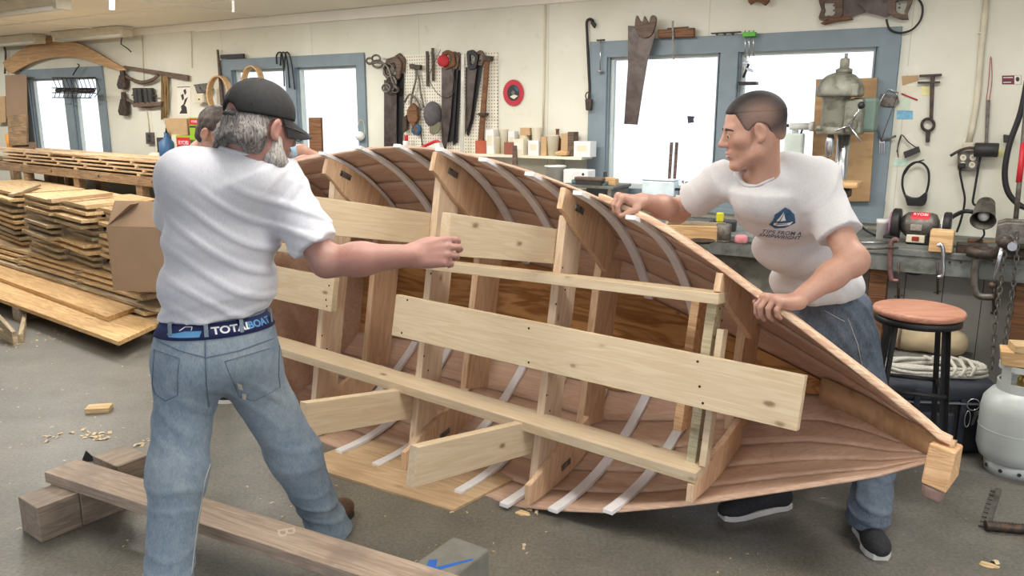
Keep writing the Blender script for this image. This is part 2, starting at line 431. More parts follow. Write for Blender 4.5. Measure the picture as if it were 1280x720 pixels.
def sec(s, side, t, off=0.0):
    """point on the hull's inner skin: t 0 at the sheer, 1 at the bottom panel"""
    c = interp(s, bs, bc); h = interp(s, bs, bh); k = min(interp(s, ks, kh), h*.6); D = interp(s, ds, dk)
    p0 = (h, 0.0); p1 = (h*.89+k*.02, D*.6); p2 = (k, D)
    b = (1-t)**2*p0[0]+2*t*(1-t)*p1[0]+t*t*p2[0]; d = (1-t)**2*p0[1]+2*t*(1-t)*p1[1]+t*t*p2[1]
    db = 2*(1-t)*(p1[0]-p0[0])+2*t*(p2[0]-p1[0]); dd = 2*(1-t)*(p1[1]-p0[1])+2*t*(p2[1]-p1[1])
    l = math.hypot(db, dd) or 1; nb, nd = dd/l, -db/l        # outward
    b += nb*off; d += nd*off
    B = c+side*b; return V((s, B, d+skew(B)))
boat = thing('wooden_boat', 'unfinished wooden boat tipped on its side with moulds and white ribs inside', 'boat', BM)
def bobj(name, mb, mat, **k): return obj(name, mb, mat, k.pop('parent', boat), BM, **k)
SS = list(np.linspace(-1.75, 1.44, 54))
NST = 5
for side in (1, -1):
    for i in range(NST):
        t0, t1 = i/NST, (i+1)/NST+.02
        secs = []
        for s in SS:
            o0 = .010; o1 = .0
            loop = [sec(s, side, lerp(t0, t1, q/4), lerp(o1, o0, q/4)) for q in range(5)] + [sec(s, side, lerp(t0, t1, q/4), lerp(o1, o0, q/4)+.011) for q in range(4, -1, -1)]
            secs.append(loop)
        bobj('hull_plank', MB().strip(secs, smooth=True), M_hull)
# plywood bottom panel
secs = []
for s in np.linspace(-1.75, 1.02, 40):
    a, b = sec(s, 1, 1.0, .002), sec(s, -1, 1.0, .002); d = V((0, 0, .012)); secs.append([a, b, b+d, a+d])
bobj('bottom_panel', MB().strip(secs), M_ply)
# inner stem following the keel line to the bow
secs = []
for s in np.linspace(.93, 1.47, 26):
    k = lerp(.05, .035, (s-.93)/.5); D = interp(s, ds, dk); c = interp(s, bs, bc)
    th = .055
    secs.append([V((s, c-k, D-th+skew(c))), V((s, c+k, D-th+skew(c))), V((s, c+k*.8, D+.03+skew(c))), V((s, c-k*.8, D+.03+skew(c)))])
bobj('inner_stem', MB().strip(secs, smooth=True), wood('stem_oak', (206, 172, 134), (182, 142, 104), rings=1.2, knots=0, var=.02, stretch=3, fibre=.12))
c = V((1.437, .575, -.115))
bobj('stem_head', MB().hexa([c+V((-.035, -.06, -.06)), c+V((.035, -.075, -.06)), c+V((.045, .055, -.07)), c+V((-.03, .065, -.06))],
                            [c+V((-.02, -.035, .14)), c+V((.05, -.05, .12)), c+V((.05, .055, .10)), c+V((-.02, .055, .14))]), M_stem, bevel=.006)
bobj('stem_end', MB().hexa([c+V((-.03, -.105, -.05)), c+V((.02, -.115, -.05)), c+V((.036, -.07, -.058)), c+V((-.032, -.06, -.058))],
                           [c+V((-.02, -.07, .10)), c+V((.03, -.08, .10)), c+V((.045, -.045, .12)), c+V((-.02, -.035, .12))]), plain('purple_grey_end_grain', (138, 112, 104), .8, var=.2, scale=30), bevel=.01)
# sheer rail (upper side) and the thin lower sheer strip
def rail(side, s0, s1, h, d0, d1, name, mat):
    secs = []
    for s in np.linspace(s0, s1, 40):
        a = sec(min(s, 1.44), side, 0.0); a.x = s
        secs.append([a+V((0, side*.006, d0)), a+V((0, side*(.006+h), d0)), a+V((0, side*(.006+h), d1)), a+V((0, side*.006, d1))])
    bobj(name, MB().strip(secs, smooth=True), mat, bevel=.003)
rail(1, .17, 1.46, .022, -.028, .03, 'sheer_rail', M_rail)
rail(-1, -1.6, 1.43, .010, -.006, .03, 'sheer_strip', M_hull)
# transom
n = 12; pts = [sec(-1.74, 1, i/n) for i in range(n+1)] + [sec(-1.74, -1, i/n) for i in range(n, -1, -1)]
bobj('transom', MB().hexa([p for p in pts], [p+V((.022, 0, 0)) for p in pts]), M_hull)
# white ribs, half a rib on each side
for s in (-1.33, -1.09, -.85, -.605, -.367, -.13, .1, .335):
    for side in (1, -1):
        secs = []; ss = s if side > 0 else s+.055
        tm = .985
        N = 22
        for i in range(N+1):
            t = lerp(-.035, tm, i/N); tt = max(t, 0)
            p = sec(ss, side, tt, -.003); q = sec(ss, side, tt, -.020)
            if t < 0:
                tng = (sec(ss, side, .0, -.003)-sec(ss, side, .02, -.003)).normalized()*(-t*1.9); p = p+tng; q = q+tng
            w = .021; dx = V((w, 0, 0)); secs.append([p-dx, p+dx, q+dx, q-dx])
        bobj('rib', MB().strip(secs, smooth=False), M_rib, bevel=.002)
# moulds: post across the opening, sawn futtocks, floor piece
def bolt_holes(mb_list): pass
def mould(s, tmax=.62, post=(.045, .19), pm=M_pine2, fm=M_futt, wide=.155, brk=True):
    c = interp(s, bs, bc); h = interp(s, bs, bh); D = interp(s, ds, dk); k = interp(s, ks, kh)
    m = bobj('mould', MB().box((s-.036, c-h+.075, post[0]), (s, c+h-.115, post[1])), pm, bevel=.002)
    for v in m.data.vertices: v.co.z += skew(v.co.y)
    for side in (1, -1):
        out = [sec(s, side, lerp(-.0, tmax, i/10), -.014) for i in range(11)]
        tng = (out[0]-out[1]).normalized()
        out = [out[0]+tng*.03] + out
        inn = []
        for i, p in enumerate(out):
            t = lerp(0, tmax, max(0, i-1)/10)
            a = sec(s, side, t, -.014); b = sec(s, side, t, -.014-wide*(.55+.45*min(1, t/.2))); inn.append(p+(b-a))
        # straight sawn inner edge
        a, b = inn[0], inn[-1]
        inn = [p*.45+(a.lerp(b, i/(len(inn)-1)))*.55 for i, p in enumerate(inn)]
        loop = out+inn[::-1]
        bobj('futtock', MB().hexa([V((s+.001, p.y, p.z)) for p in loop], [V((s+.026, p.y, p.z)) for p in loop]), fm, parent=m, bevel=.0015)
        if brk:
            i = 3 if side > 0 else 6; p = (out[i]*.62+inn[i]*.38); q = (out[i]-out[i-1]).normalized(); e = V((0, -q.z, q.y))
            M2 = BM @ frame((s+.028, p.y, p.z), q, y=e)
            obj('metal_bracket', MB().cbox((0, 0, 0), (.075, .028, .003)).cyl((-.026, 0, .001), (-.026, 0, .004), .005, n=8).cyl((.026, 0, .001), (.026, 0, .004), .005, n=8), M_steel, m, M2, bevel=.001)
    # floor piece across the bottom
    d0 = D*.54; d1 = D*.80
    f = bobj('floor_piece', MB().box((s-.036, c-k-.13, d0), (s, c+k+.13, d1)), fm, parent=m, bevel=.002)
    for v in f.data.vertices: v.co.z += skew(v.co.y)
    # screws along the post
    for (b, d) in [(.18, .04), (.24, .10), (-.2, .05), (-.27, .09), (.33, .06), (-.36, .05), (.02, .07), (h-.14, .06), (-h+.15, .07)]:
        if abs(b) < h-.09:
            obj('screw', MB().cyl((s-.001, c+b, d+skew(c+b)), (s+.0008, c+b, d+skew(c+b)), .0045, n=8), M_hole, m, BM)
    return m
for s in (-1.34, -.668, 0.0): mould(s)
mould(.67, tmax=.6, post=(.02, .085), pm=M_old, wide=.12, brk=False)
m4 = bobj('mould_prop', MB().box((.69, .36, -.0), (.715, .86, .05)), M_pine, bevel=.002)
for v in m4.data.vertices: v.co.z += skew(v.co.y)
m5 = bobj('mould_prop', MB().box((.50, .42, .10), (.535, .93, .22)), M_stem, bevel=.002)
# long strongback bars, cross planks and the legs
def bboard(name, a, b, dirw, w, t, mat=M_pine):
    A, B_ = BM @ V(a), BM @ V(b)
    return board(name, A, B_, BM.to_3x3() @ V(dirw), w, t, mat, boat)
bboard('strongback_bar', (-1.62, .885, -.12), (.70, .972, -.12), (0, .1, 1), .10, .038)
bboard('strongback_bar', (-1.66, .378, -.105), (.70, .335, -.075), (0, .25, 1), .12, .042)
bboard('cross_plank', (-.77, .672, -.155), (1.025, .672, -.155), (0, 1, 0), .185, .036)
bboard('cross_plank', (-1.75, .70, -.135), (-1.19, .70, -.135), (0, 1, 0), .165, .036)
bboard('brace', (-1.45, 1.10, .13), (-.58, 1.10, .13), (0, 1, 0), .06, .03)
for s, b0, d0, e in ((-.668, .265, -.76, 0), (0, .275, -.86, 0), (-.668, 1.075, -.86, 0), (0, 1.072, -.84, 0)):
    sk = skew(b0)
    bboard('leg', (s-.058, b0+.0, d0+.07), (s-.058, b0-.0, .06+sk), (0, 1, 0), .142, .038)

# nails and bolts showing on the planks
for (s, b, d) in [(-.05, .735, -.174), (-.03, .60, -.174), (.66, .74, -.174), (.70, .60, -.174), (.68, .655, -.174), (-.70, .75, -.174), (-.71, .60, -.174), (-1.22, .74, -.154), (-1.23, .67, -.154), (-1.22, .64, -.154)]:
    obj('nail', MB().cyl((s, b, d), (s, b, d+.003), .005, n=8), M_hole, boat, BM)
# ================================================================== figures: smooth-union distance fields turned into one mesh each
A = lambda v: np.array(tuple(v), dtype=np.float64)
class Field:
    def __init__(s): s.ops = []; s.disp = None
    def _add(s, fn, lo, hi, mode, k): s.ops.append((fn, A(lo), A(hi), mode, k)); return s
    def cap(s, a, b, ra, rb=None, k=.02, mode='u', flat=False):
        a, b = A(a), A(b); rb = ra if rb is None else rb; ab = b-a; L2 = max(ab@ab, 1e-9); L = math.sqrt(L2)
        def fn(P):
            q = P-a; t = q@ab/L2; tc = np.clip(t, 0, 1)
            d = np.linalg.norm(q-tc[:, None]*ab, axis=1)-(ra+(rb-ra)*tc)
            if flat:
                d2 = np.linalg.norm(q-np.clip(t, 0, 9)[:, None]*ab, axis=1)-(ra+(rb-ra)*np.clip(t, 0, 1.2))
                d = np.maximum(d2, (t-1)*L)
            return d
        r = max(ra, rb); return s._add(fn, np.minimum(a, b)-r, np.maximum(a, b)+r, mode, k)
    def ell(s, c, r, Rm=None, k=.02, mode='u'):
        c = A(c); r = A(r); Q = np.eye(3) if Rm is None else np.array(Rm.to_3x3())
        def fn(P):
            q = (P-c)@Q; k0 = np.linalg.norm(q/r, axis=1); k1 = np.linalg.norm(q/(r*r), axis=1)
            return k0*(k0-1)/np.maximum(k1, 1e-9)
        m = max(r); return s._add(fn, c-m, c+m, mode, k)
    def half(s, p, n, k=.005):           # keep what lies on the side the normal points away from
        p = A(p); n = A(V(n).normalized()); s.ops.append((lambda P: (P-p)@n, None, None, 'i', k)); return s
    def slab(s, M, half, r, k=.02, mode='u'):   # rounded box
        Mi = np.array(M.inverted()); h = A(half)-r
        def fn(P):
            q = np.abs(P@Mi[:3, :3].T+Mi[:3, 3])-h
            return np.linalg.norm(np.maximum(q, 0), axis=1)+np.minimum(q.max(axis=1), 0)-r
        c = A(M.translation); m = np.linalg.norm(A(half)); return s._add(fn, c-m, c+m, mode, k)
    @staticmethod
    def comb(d, e, mode, k):
        if mode == 'u':
            h = np.maximum(k-np.abs(d-e), 0)/k; return np.minimum(d, e)-h*h*k*.25
        if mode == 's': e = -e
        h = np.maximum(k-np.abs(d-e), 0)/k; return np.maximum(d, e)+h*h*k*.25
    def mesh(s, h, name):
        lo = np.min([o[1] for o in s.ops if o[3] == 'u'], axis=0)-3*h-.02; hi = np.max([o[2] for o in s.ops if o[3] == 'u'], axis=0)+3*h+.02
        nb = 12; bl = nb*h; nB = np.ceil((hi-lo)/bl).astype(int); N = nB*nb
        G = np.empty(tuple(N), np.float32)
        ix = np.stack(np.meshgrid(*[np.arange(k) for k in nB], indexing='ij'), -1).reshape(-1, 3)
        C = lo+(ix+.5)*bl-.5*h; hd = bl*.5*1.7321
        E = [o[0](C) for o in s.ops]; d = np.full(len(C), 1e3); near = np.full(len(C), 1e3)
        for e, o in zip(E, s.ops):
            d = s.comb(d, e, o[3], o[4])
            if o[3] == 'u': near = np.minimum(near, e)
        act = (np.abs(d) < hd*1.6+.03)
        G4 = G.reshape(nB[0], nb, nB[1], nb, nB[2], nb)
        sg = np.where(d < 0, -1.0, 1.0)
        loc = np.stack(np.meshgrid(*[np.arange(nb)]*3, indexing='ij'), -1).reshape(-1, 3)*h
        for b in range(len(C)):
            i, j, k = ix[b]
            if not act[b]: G4[i, :, j, :, k, :] = sg[b]; continue
            P = lo+ix[b]*bl+loc; dd = np.full(len(P), 1e3)
            for e, o in zip(E, s.ops):
                if o[3] == 'i' or e[b] < hd*1.5+o[4]+.03: dd = s.comb(dd, o[0](P), o[3], o[4])
            if s.disp is not None: dd = dd-s.disp(P)
            G4[i, :, j, :, k, :] = dd.reshape(nb, nb, nb)
        return surface_net(G, lo, h, name)
def surface_net(G, lo, h, name):
    neg = G < 0
    n0, n1, n2 = G.shape
    cnt = np.zeros((n0-1, n1-1, n2-1), np.int8)
    for a in (0, 1):
        for b in (0, 1):
            for c in (0, 1): cnt += neg[a:n0-1+a, b:n1-1+b, c:n2-1+c]
    cells = np.argwhere((cnt > 0) & (cnt < 8)); idx = np.full(cnt.shape, -1, np.int32)
    idx[tuple(cells.T)] = np.arange(len(cells))
    acc = np.zeros((len(cells), 3)); w = np.zeros(len(cells))
    corners = [(a, b, c) for a in (0, 1) for b in (0, 1) for c in (0, 1)]
    for p in corners:
        for ax in range(3):
            if p[ax]: continue
            q = list(p); q[ax] = 1
            ga = G[tuple((cells+p).T)]; gb = G[tuple((cells+q).T)]; m = (ga < 0) != (gb < 0)
            t = np.where(m, ga/np.where(ga == gb, 1, ga-gb), 0); pt = np.repeat(np.array(p, float)[None], len(cells), 0); pt[:, ax] += t
            acc[m] += pt[m]; w[m] += 1
    vs = lo+(cells+acc/np.maximum(w, 1)[:, None])*h
    faces = []
    for ax in range(3):
        u, v = (ax+1) % 3, (ax+2) % 3
        sl0 = [slice(None)]*3; sl1 = [slice(None)]*3; sl0[ax] = slice(0, -1); sl1[ax] = slice(1, None)
        e = np.argwhere(neg[tuple(sl0)] != neg[tuple(sl1)])
        e = e[(e[:, u] > 0) & (e[:, v] > 0) & (e[:, u] < G.shape[u]-1) & (e[:, v] < G.shape[v]-1)]
        flip = neg[tuple(e.T)]
        def cell(du, dv):
            q = e.copy(); q[:, u] -= du; q[:, v] -= dv; return idx[tuple(q.T)]
        f = np.stack([cell(0, 0), cell(1, 0), cell(1, 1), cell(0, 1)], 1)
        f[~flip] = f[~flip][:, ::-1]; faces.append(f)
    f = np.concatenate(faces); f = f[(f >= 0).all(1)]
    me = bpy.data.meshes.new(name); me.vertices.add(len(vs)); me.vertices.foreach_set('co', vs.astype(np.float32).ravel())
    me.loops.add(f.size); me.loops.foreach_set('vertex_index', f.astype(np.int32).ravel())
    me.polygons.add(len(f)); me.polygons.foreach_set('loop_start', np.arange(0, f.size, 4, dtype=np.int32))
    me.update(calc_edges=True); me.validate()
    me.polygons.foreach_set('use_smooth', np.ones(len(me.polygons), bool)); return me
_rs = np.random.RandomState(3); _ND = [(_rs.normal(size=(7, 3)), _rs.uniform(0, 6.28, 7)) for _ in range(4)]
def wob(P, scale, seed=0):
    d, ph = _ND[seed]; return np.sin(P@(d.T*scale)+ph).sum(1)/4
def ssm(x, a, b): t = np.clip((x-a)/(b-a), 0, 1); return t*t*(3-2*t)
def fobj(name, fld, h, mat, parent, smooth=2):
    """mesh of a field, given in world space, as a child of the figure"""
    me = fld.mesh(h, name); me.transform(WM[parent].inverted())
    if smooth:
        bm = bmesh.new(); bm.from_mesh(me)
        for _ in range(smooth): bmesh.ops.smooth_vert(bm, verts=bm.verts, factor=.5, use_axis_x=True, use_axis_y=True, use_axis_z=True)
        bm.to_mesh(me); bm.free()
        me.polygons.foreach_set('use_smooth', np.ones(len(me.polygons), bool))
    me.materials.append(mat); return link(name, me, parent, WM[parent].copy())
def bvh_of(o):
    me = o.data; M = WM[o]
    return BVHTree.FromPolygons([M @ v.co for v in me.vertices], [tuple(p.vertices) for p in me.polygons])
def decal(name, me, mat, parent, M, bv, off=.0015, reach=.3):
    """wrap a flat mesh (in M's xy plane) onto a surface, straight along -z of M"""
    d = -(M.to_3x3() @ V((0, 0, 1))).normalized(); Wi = WM[parent].inverted()
    for v in me.vertices:
        p = M @ V((v.co.x, v.co.y, 0))-d*reach
        h, n, i, t = bv.ray_cast(p, d, 2*reach)
        if h is None: h = M @ v.co; n = -d
        v.co = Wi @ (h + n*off)
    me.materials.clear(); me.materials.append(mat); return link(name, me, parent, WM[parent].copy())
def fine(me, n=2, maxlen=.006):
    bm = bmesh.new(); bm.from_mesh(me); bmesh.ops.triangulate(bm, faces=bm.faces)
    for _ in range(n):
        es = [e for e in bm.edges if e.calc_length() > maxlen]
        if es: bmesh.ops.subdivide_edges(bm, edges=es, cuts=1)
        bmesh.ops.triangulate(bm, faces=[f for f in bm.faces if len(f.verts) > 3])
    bm.to_mesh(me); bm.free(); return me
def poly_mesh(polys, name='print'):
    me = bpy.data.meshes.new(name); vs = []; fs = []
    for p in polys: fs.append(tuple(range(len(vs), len(vs)+len(p)))); vs += [(x, y, 0) for x, y in p]
    me.from_pydata(vs, [], fs); return me

def hand(F, w, f, n, side, curl=(25, 35, 25), spread=.5, thumb=(.6, .4), sc=1.0, curls=None, thumb_down=.35, k=.0035):
    """w wrist, f along the palm to the fingers, n out of the back of the hand, side +1: thumb lies along +(f x n)"""
    w = V(w); f = V(f).normalized(); n = (V(n)-f*V(n).dot(f)).normalized(); t = f.cross(n)*side
    lat = (.033, .011, -.011, -.031); klen = (.092, .095, .089, .08); fl = (.072, .080, .074, .058); rr = (.0098, .0102, .0096, .0086)
    for i in range(4):
        kn = w+f*klen[i]*sc+t*lat[i]*sc+n*(.004 if i in (1, 2) else 0)*sc
        F.cap(w+t*lat[i]*.62*sc-n*.003, kn, .0165*sc, .0125*sc, .014)
        F.ell(w+f*.045*sc+t*lat[i]*.8*sc-n*.010*sc, (.036*sc, .014*sc, .013*sc), frame((0, 0, 0), f, z=n), .012)
    F.ell(w+f*.035*sc+t*.028*sc-n*.012*sc, (.034*sc, .017*sc, .016*sc), frame((0, 0, 0), (f+t*.5), z=n), .014)
    for i in range(4):
        p = w+f*klen[i]*sc+t*lat[i]*sc+n*(.004 if i in (1, 2) else 0)*sc
        cu = curls[i] if curls else curl; a = 0; r = rr[i]*sc
        F.ell(p+n*.003, (.011*sc, .0105*sc, .0105*sc), None, .006)
        for q, (part, c) in enumerate(zip((.44, .31, .25), cu)):
            a += math.radians(c); d = f*math.cos(a)-n*math.sin(a)+t*(lat[i]*spread*(1.6 if q == 0 else .8)); d.normalize()
            e = p+d*fl[i]*part*sc; F.cap(p, e, r, r*.92, k if q else .006); p = e; r *= .92
    b = w+f*.022*sc+t*.026*sc-n*.008*sc; m = b+(f*thumb[0]+t*(1-thumb[0])-n*thumb_down*.5).normalized()*.048*sc
    F.cap(b, m, .0155*sc, .0122*sc, .014)
    e = m+(f*(thumb[1]+.4)+t*(.5-thumb[1])-n*thumb_down).normalized()*.030*sc; F.cap(m, e, .0118*sc, .0105*sc, .005)
    g = e+(f*(thumb[1]+.5)+t*(.2-thumb[1])-n*thumb_down*1.3).normalized()*.024*sc; F.cap(e, g, .0108*sc, .0088*sc, .005)

def head(F, M, sc=1.0, nose=1.0, jaw=1.0):
    """M: origin between the ears, x forward, y to the person's left, z up"""
    P = lambda x, y, z: M @ V((x*sc, y*sc, z*sc))
    e = lambda c, r, k=.02, mode='u', rot=None: F.ell(P(*c), [v*sc for v in r], (M @ rot) if rot else M, k, mode)
    c = lambda a, b, ra, rb, k=.012, mode='u': F.cap(P(*a), P(*b), ra*sc, rb*sc, k, mode)
    e((-.014, 0, .040), (.099, .074, .083)); e((.020, 0, .020), (.070, .063, .074), .02)
    e((.036, 0, -.030), (.056, .058, .078), .03)
    for y in (1, -1):
        c((-.012, y*.052, -.035), (.002, y*.050, -.070), .020, .019, .03)
        c((.002, y*.050, -.070), (.072, y*.014*jaw, -.106), .019, .017, .025)
        e((.058, y*.044, -.020), (.026, .018, .018), .025)
    e((.079, 0, -.106), (.018, .021, .016), .016)
    e((.072, 0, -.062), (.022, .030, .028), .02)
    c((.078, -.034, .022), (.078, .034, .022), .0135, .0135, .016)
    for y in (1, -1): e((.101, y*.031, .002), (.019, .018, .0125), .012, 's')
    for y in (1, -1): e((.0765, y*.031, .001), (.0150, .0160, .0130), .006); e((.0800, y*.031, .0075), (.0150, .0165, .0072), .004); e((.0785, y*.031, -.0075), (.0140, .0155, .0055), .004)
    c((.090, 0, .016), (.110*nose, 0, -.022), .0085, .0115, .012)
    e((.1125*nose, 0, -.027), (.0125, .0115, .0105), .008)
    for y in (1, -1): e((.100, y*.012, -.032), (.011, .0075, .0085), .007)
    c((.089, -.017, -.058), (.089, .017, -.058), .0075, .0075, .008); e((.0955, 0, -.057), (.007, .014, .0065), .006)
    c((.088, -.015, -.0715), (.088, .015, -.0715), .0075, .0075, .008); e((.0935, 0, -.0715), (.007, .013, .0065), .006)
    c((.104, -.022, -.0645), (.104, .022, -.0645), .0035, .0035, .004, 's')
    for y in (1, -1):
        rt = R(.25, 'Y') @ R(-y*.30, 'Z')
        e((-.004, y*.084, -.004), (.021, .0085, .034), .006, 'u', rt)
        e((.000, y*.0925, -.001), (.012, .006, .022), .004, 's', rt)
        e((.002, y*.081, -.030), (.009, .0075, .010), .006)
def skin_mat(name, base, red, dark):
    s = NT(name); co = s.coords(rand=False)
    f = s.noise(co, 18, 6); g = s.noise(co, 140, 3)
    col = s.ramp(f, [(.3, lin(base)), (.75, lin(red))]); col = s.mix(.18, col, s.ramp(g, [(.35, lin(dark)), (.6, lin(base))]))
    s.base(col); s.b.inputs['Roughness'].default_value = .5; s.b.inputs['Subsurface Weight'].default_value = .12
    s.b.inputs['Subsurface Radius'].default_value = (.012, .005, .003); s.b.inputs['Subsurface Scale'].default_value = .6
    s.bump(g, .12, .001); return s.m
def cloth_mat(name, rgb, var=.05, heather=.06, rough=.9, scale=260):
    s = NT(name); co = s.coords(rand=False); c = lin(rgb)
    f = s.noise(co, 3.2, 5); g = s.noise(s.coords((1, 1, .35), rand=False), scale, 2)
    col = s.ramp(f, [(.3, mul(c, 1-var)), (.7, mul(c, 1+var))]); col = s.mix(.5, col, s.ramp(g, [(.35, mul(c, 1-heather*2)), (.6, mul(c, 1+heather))]))
    s.base(col); s.b.inputs['Roughness'].default_value = rough; s.b.inputs['Sheen Weight'].default_value = .15; s.b.inputs['Specular IOR Level'].default_value = .2
    s.bump(s.noise(co, 420, 2), .10, .001); return s.m
def denim_mat(name, dark, mid, pale, lo=.36, hi=.66):
    s = NT(name); co = s.coords(rand=False)
    f = s.noise(co, 4.0, 5, .3); g = s.noise(s.coords((1, 1, .25), rand=False), 300, 2); h = s.noise(s.coords((1, 1, .5), rand=False), 45, 4)
    col = s.ramp(f, [(lo, lin(dark)), (.5, lin(mid)), (hi, lin(pale))])
    col = s.mix(.35, col, s.ramp(h, [(.3, lin(dark)), (.7, lin(pale))])); col = s.mix(.3, col, s.ramp(g, [(.35, lin(dark)), (.62, lin(pale))]))
    s.base(col); s.b.inputs['Roughness'].default_value = .9; s.b.inputs['Specular IOR Level'].default_value = .2; s.bump(g, .2, .001); return s.m
M_skinO = skin_mat('weathered_skin', (172, 132, 120), (164, 110, 100), (140, 100, 90))
M_skinY = skin_mat('young_skin', (186, 144, 126), (176, 130, 112), (156, 114, 98))
M_tee = cloth_mat('heather_tee', (206, 206, 214)); M_teeY = cloth_mat('heather_tee_young', (200, 198, 200))
M_teeB = cloth_mat('light_blue_tee', (150, 178, 200))
M_denO = denim_mat('faded_denim', (100, 118, 136), (128, 145, 162), (160, 170, 177))
M_denY = denim_mat('blue_grey_denim', (56, 64, 77), (82, 93, 108), (122, 131, 142))
M_thread = plain('pale_thread', (196, 190, 176), .9); M_blk = plain('black_cloth', (34, 33, 34), .85, var=.25, scale=60, bump=.2)
M_blk2 = plain('charcoal_mesh', (52, 50, 50), .9, var=.3, scale=150, bump=.3)
def hair_mat(name, a, b, sc=(30, 30, 140)):
    s = NT(name); f = s.noise(s.coords(sc, rand=False), 1.6, 5, .6, .6); s.base(s.ramp(f, [(.32, lin(a)), (.68, lin(b))]))
    s.b.inputs['Roughness'].default_value = .6; s.bump(f, .7, .004); return s.m
M_hairO = hair_mat('grey_hair', (40, 36, 36), (158, 150, 146), (120, 120, 14)); M_beard = hair_mat('grey_beard', (104, 98, 94), (202, 196, 190), (110, 110, 25))
M_hairY = hair_mat('dark_hair', (24, 20, 20), (44, 37, 36), (160, 160, 160)); M_stub = hair_mat('cropped_hair', (116, 92, 82), (146, 116, 102), (420, 420, 420))
M_hair3 = hair_mat('dark_brown_hair', (44, 34, 32), (84, 70, 66), (80, 80, 30))
M_navy = plain('navy_webbing', (34, 42, 92), .7, var=.1, scale=150); M_white = plain('white_print', (236, 236, 238), .7, var=.02); M_cyan = plain('light_blue_print', (92, 152, 200), .7, var=.04)
M_brown = plain('brown_leather', (92, 68, 52), .6, var=.2); M_sole = plain('white_sole', (206, 202, 196), .6, var=.1)
M_inkB = plain('teal_blue_print', (52, 88, 122), .85, var=.08, scale=200); M_ink = plain('grey_blue_print', (72, 80, 100), .85, var=.1, scale=200)
M_shoe = plain('dark_mesh_shoe', (40, 40, 42), .8, var=.35, scale=90, bump=.3)
M_eye = plain('eye_white', (214, 204, 198), .25, var=.02); M_iris = plain('dark_iris', (44, 32, 26), .2)
M_wire = plain('glasses_wire', (52, 48, 46), .35, .7)

def shoe(name, ank, toe, mat, parent, sole):
    """ankle and toe points on the floor"""
    a, t = V(ank), V(toe); a.z = t.z = 0; f = (t-a).normalized(); L = (t-a).length
    h = a-f*.07; F = Field()
    F.cap(h+f*.04+UP*.052, t-f*.06+UP*.040, .040, .036, .02); F.cap(h+f*.045+UP*.055, h+f*.075+UP*.105, .040, .042, .03)
    F.ell(t-f*.07+UP*.036, (.075, .047, .036), frame((0, 0, 0), f, z=UP), .03); F.half((0, 0, .016), (0, 0, -1), .004)
    o = fobj(name, F, .005, mat, parent)
    q = f.cross(UP); n = 14; pts = []
    LL = L+.07
    prof = [(-.0, .026), (.03, .038), (.09, .036), (.15, .040), (LL-.09, .050), (LL-.04, .046), (LL-.008, .026)]
    lp = [(x, y) for x, y in prof] + [(x, -y) for x, y in prof[::-1]]
    M = frame(h, f, z=UP)
    lp = lp if True else lp
    obj('sole', MB().prism([(lerp(a_[0], b_[0], k/4), lerp(a_[1], b_[1], k/4)) for a_, b_ in zip(lp, lp[1:]+lp[:1]) for k in range(4)], .0, .026), sole, o, M, bevel=.004, seg=2)
    for i in range(4):
        c = h+f*(LL*.42+i*.022)+UP*(.098-i*.011)
        obj('lace', MB().tube([c-q*.022+UP*-.006, c+UP*.004, c+q*.022+UP*-.006], .0032, 6), sole if sole is M_white else M_blk2, o, Matrix())
    return o

# ------------------------------------------------------------------ the man in the cap
def tri_fold(P, dirv, wl_, amp, seed, warp=.35):
    """soft ridged folds running across dirv"""
    x = P@A(dirv); ph = x/wl_*2*PI+wob(P, 7, seed)*warp*6
    s = np.sin(ph); return amp*(np.exp(-((s-1)**2)/.25)-.25)
Fo = V((-.5, .866, 0)); Rt = V((.866, .5, 0))
om = thing('person', 'man in black cap, white T-shirt and faded jeans, seen from behind, gripping a timber end', 'person', flr(300, 700) )
pel = J(271, 425, 2.58); ch = J(284, 250, 2.57); nk = J(309, 192, 2.56)
shL = J(232, 222, 2.50); shR = J(345, 228, 2.62)
elR = J(408, 327, 2.56); wrR = J(519, 319, 2.56)
elL = J(218, 300, 2.80); wrL = J(292, 322, 2.98)
hp = J(327, 160, 2.575)
hy = .72; Hx = V((math.sin(hy)*.95, math.cos(hy)*.95, -.20)).normalized(); HM = frame(hp, Hx, z=UP); HSC = 1.04
F = Field()
head(F, HM, HSC)
F.cap(HM @ V((-.035, 0, -.03)), nk+V((0, 0, -.03)), .060, .066, .03)
F.cap(nk+V((0, 0, -.04)), ch, .06, .085, .05); F.cap(shL, shR, .045, .045, .05); F.cap(ch, pel, .085, .09, .05)
F.cap(shR, elR, .054, .047, .03); F.cap(elR, elR.lerp(wrR, .4), .049, .052, .03); F.cap(elR.lerp(wrR, .35), wrR, .052, .034, .03)
F.cap(shL, elL, .054, .044, .03); F.cap(elL, wrL, .044, .029, .03)
hand(F, wrR-(wrR-elR).normalized()*.004, V((1, .10, .10)), V((-.08, -.93, .36)), -1, curls=[(30, 42, 30), (34, 44, 30), (38, 46, 32), (42, 48, 34)], thumb=(.7, .5), sc=1.18, thumb_down=1.1)
hand(F, wrL, V((.6, .75, .1)), V((-.3, -.2, .9)), 1, curl=(35, 45, 30))
body = fobj('body', F, .0038, M_skinO, om)
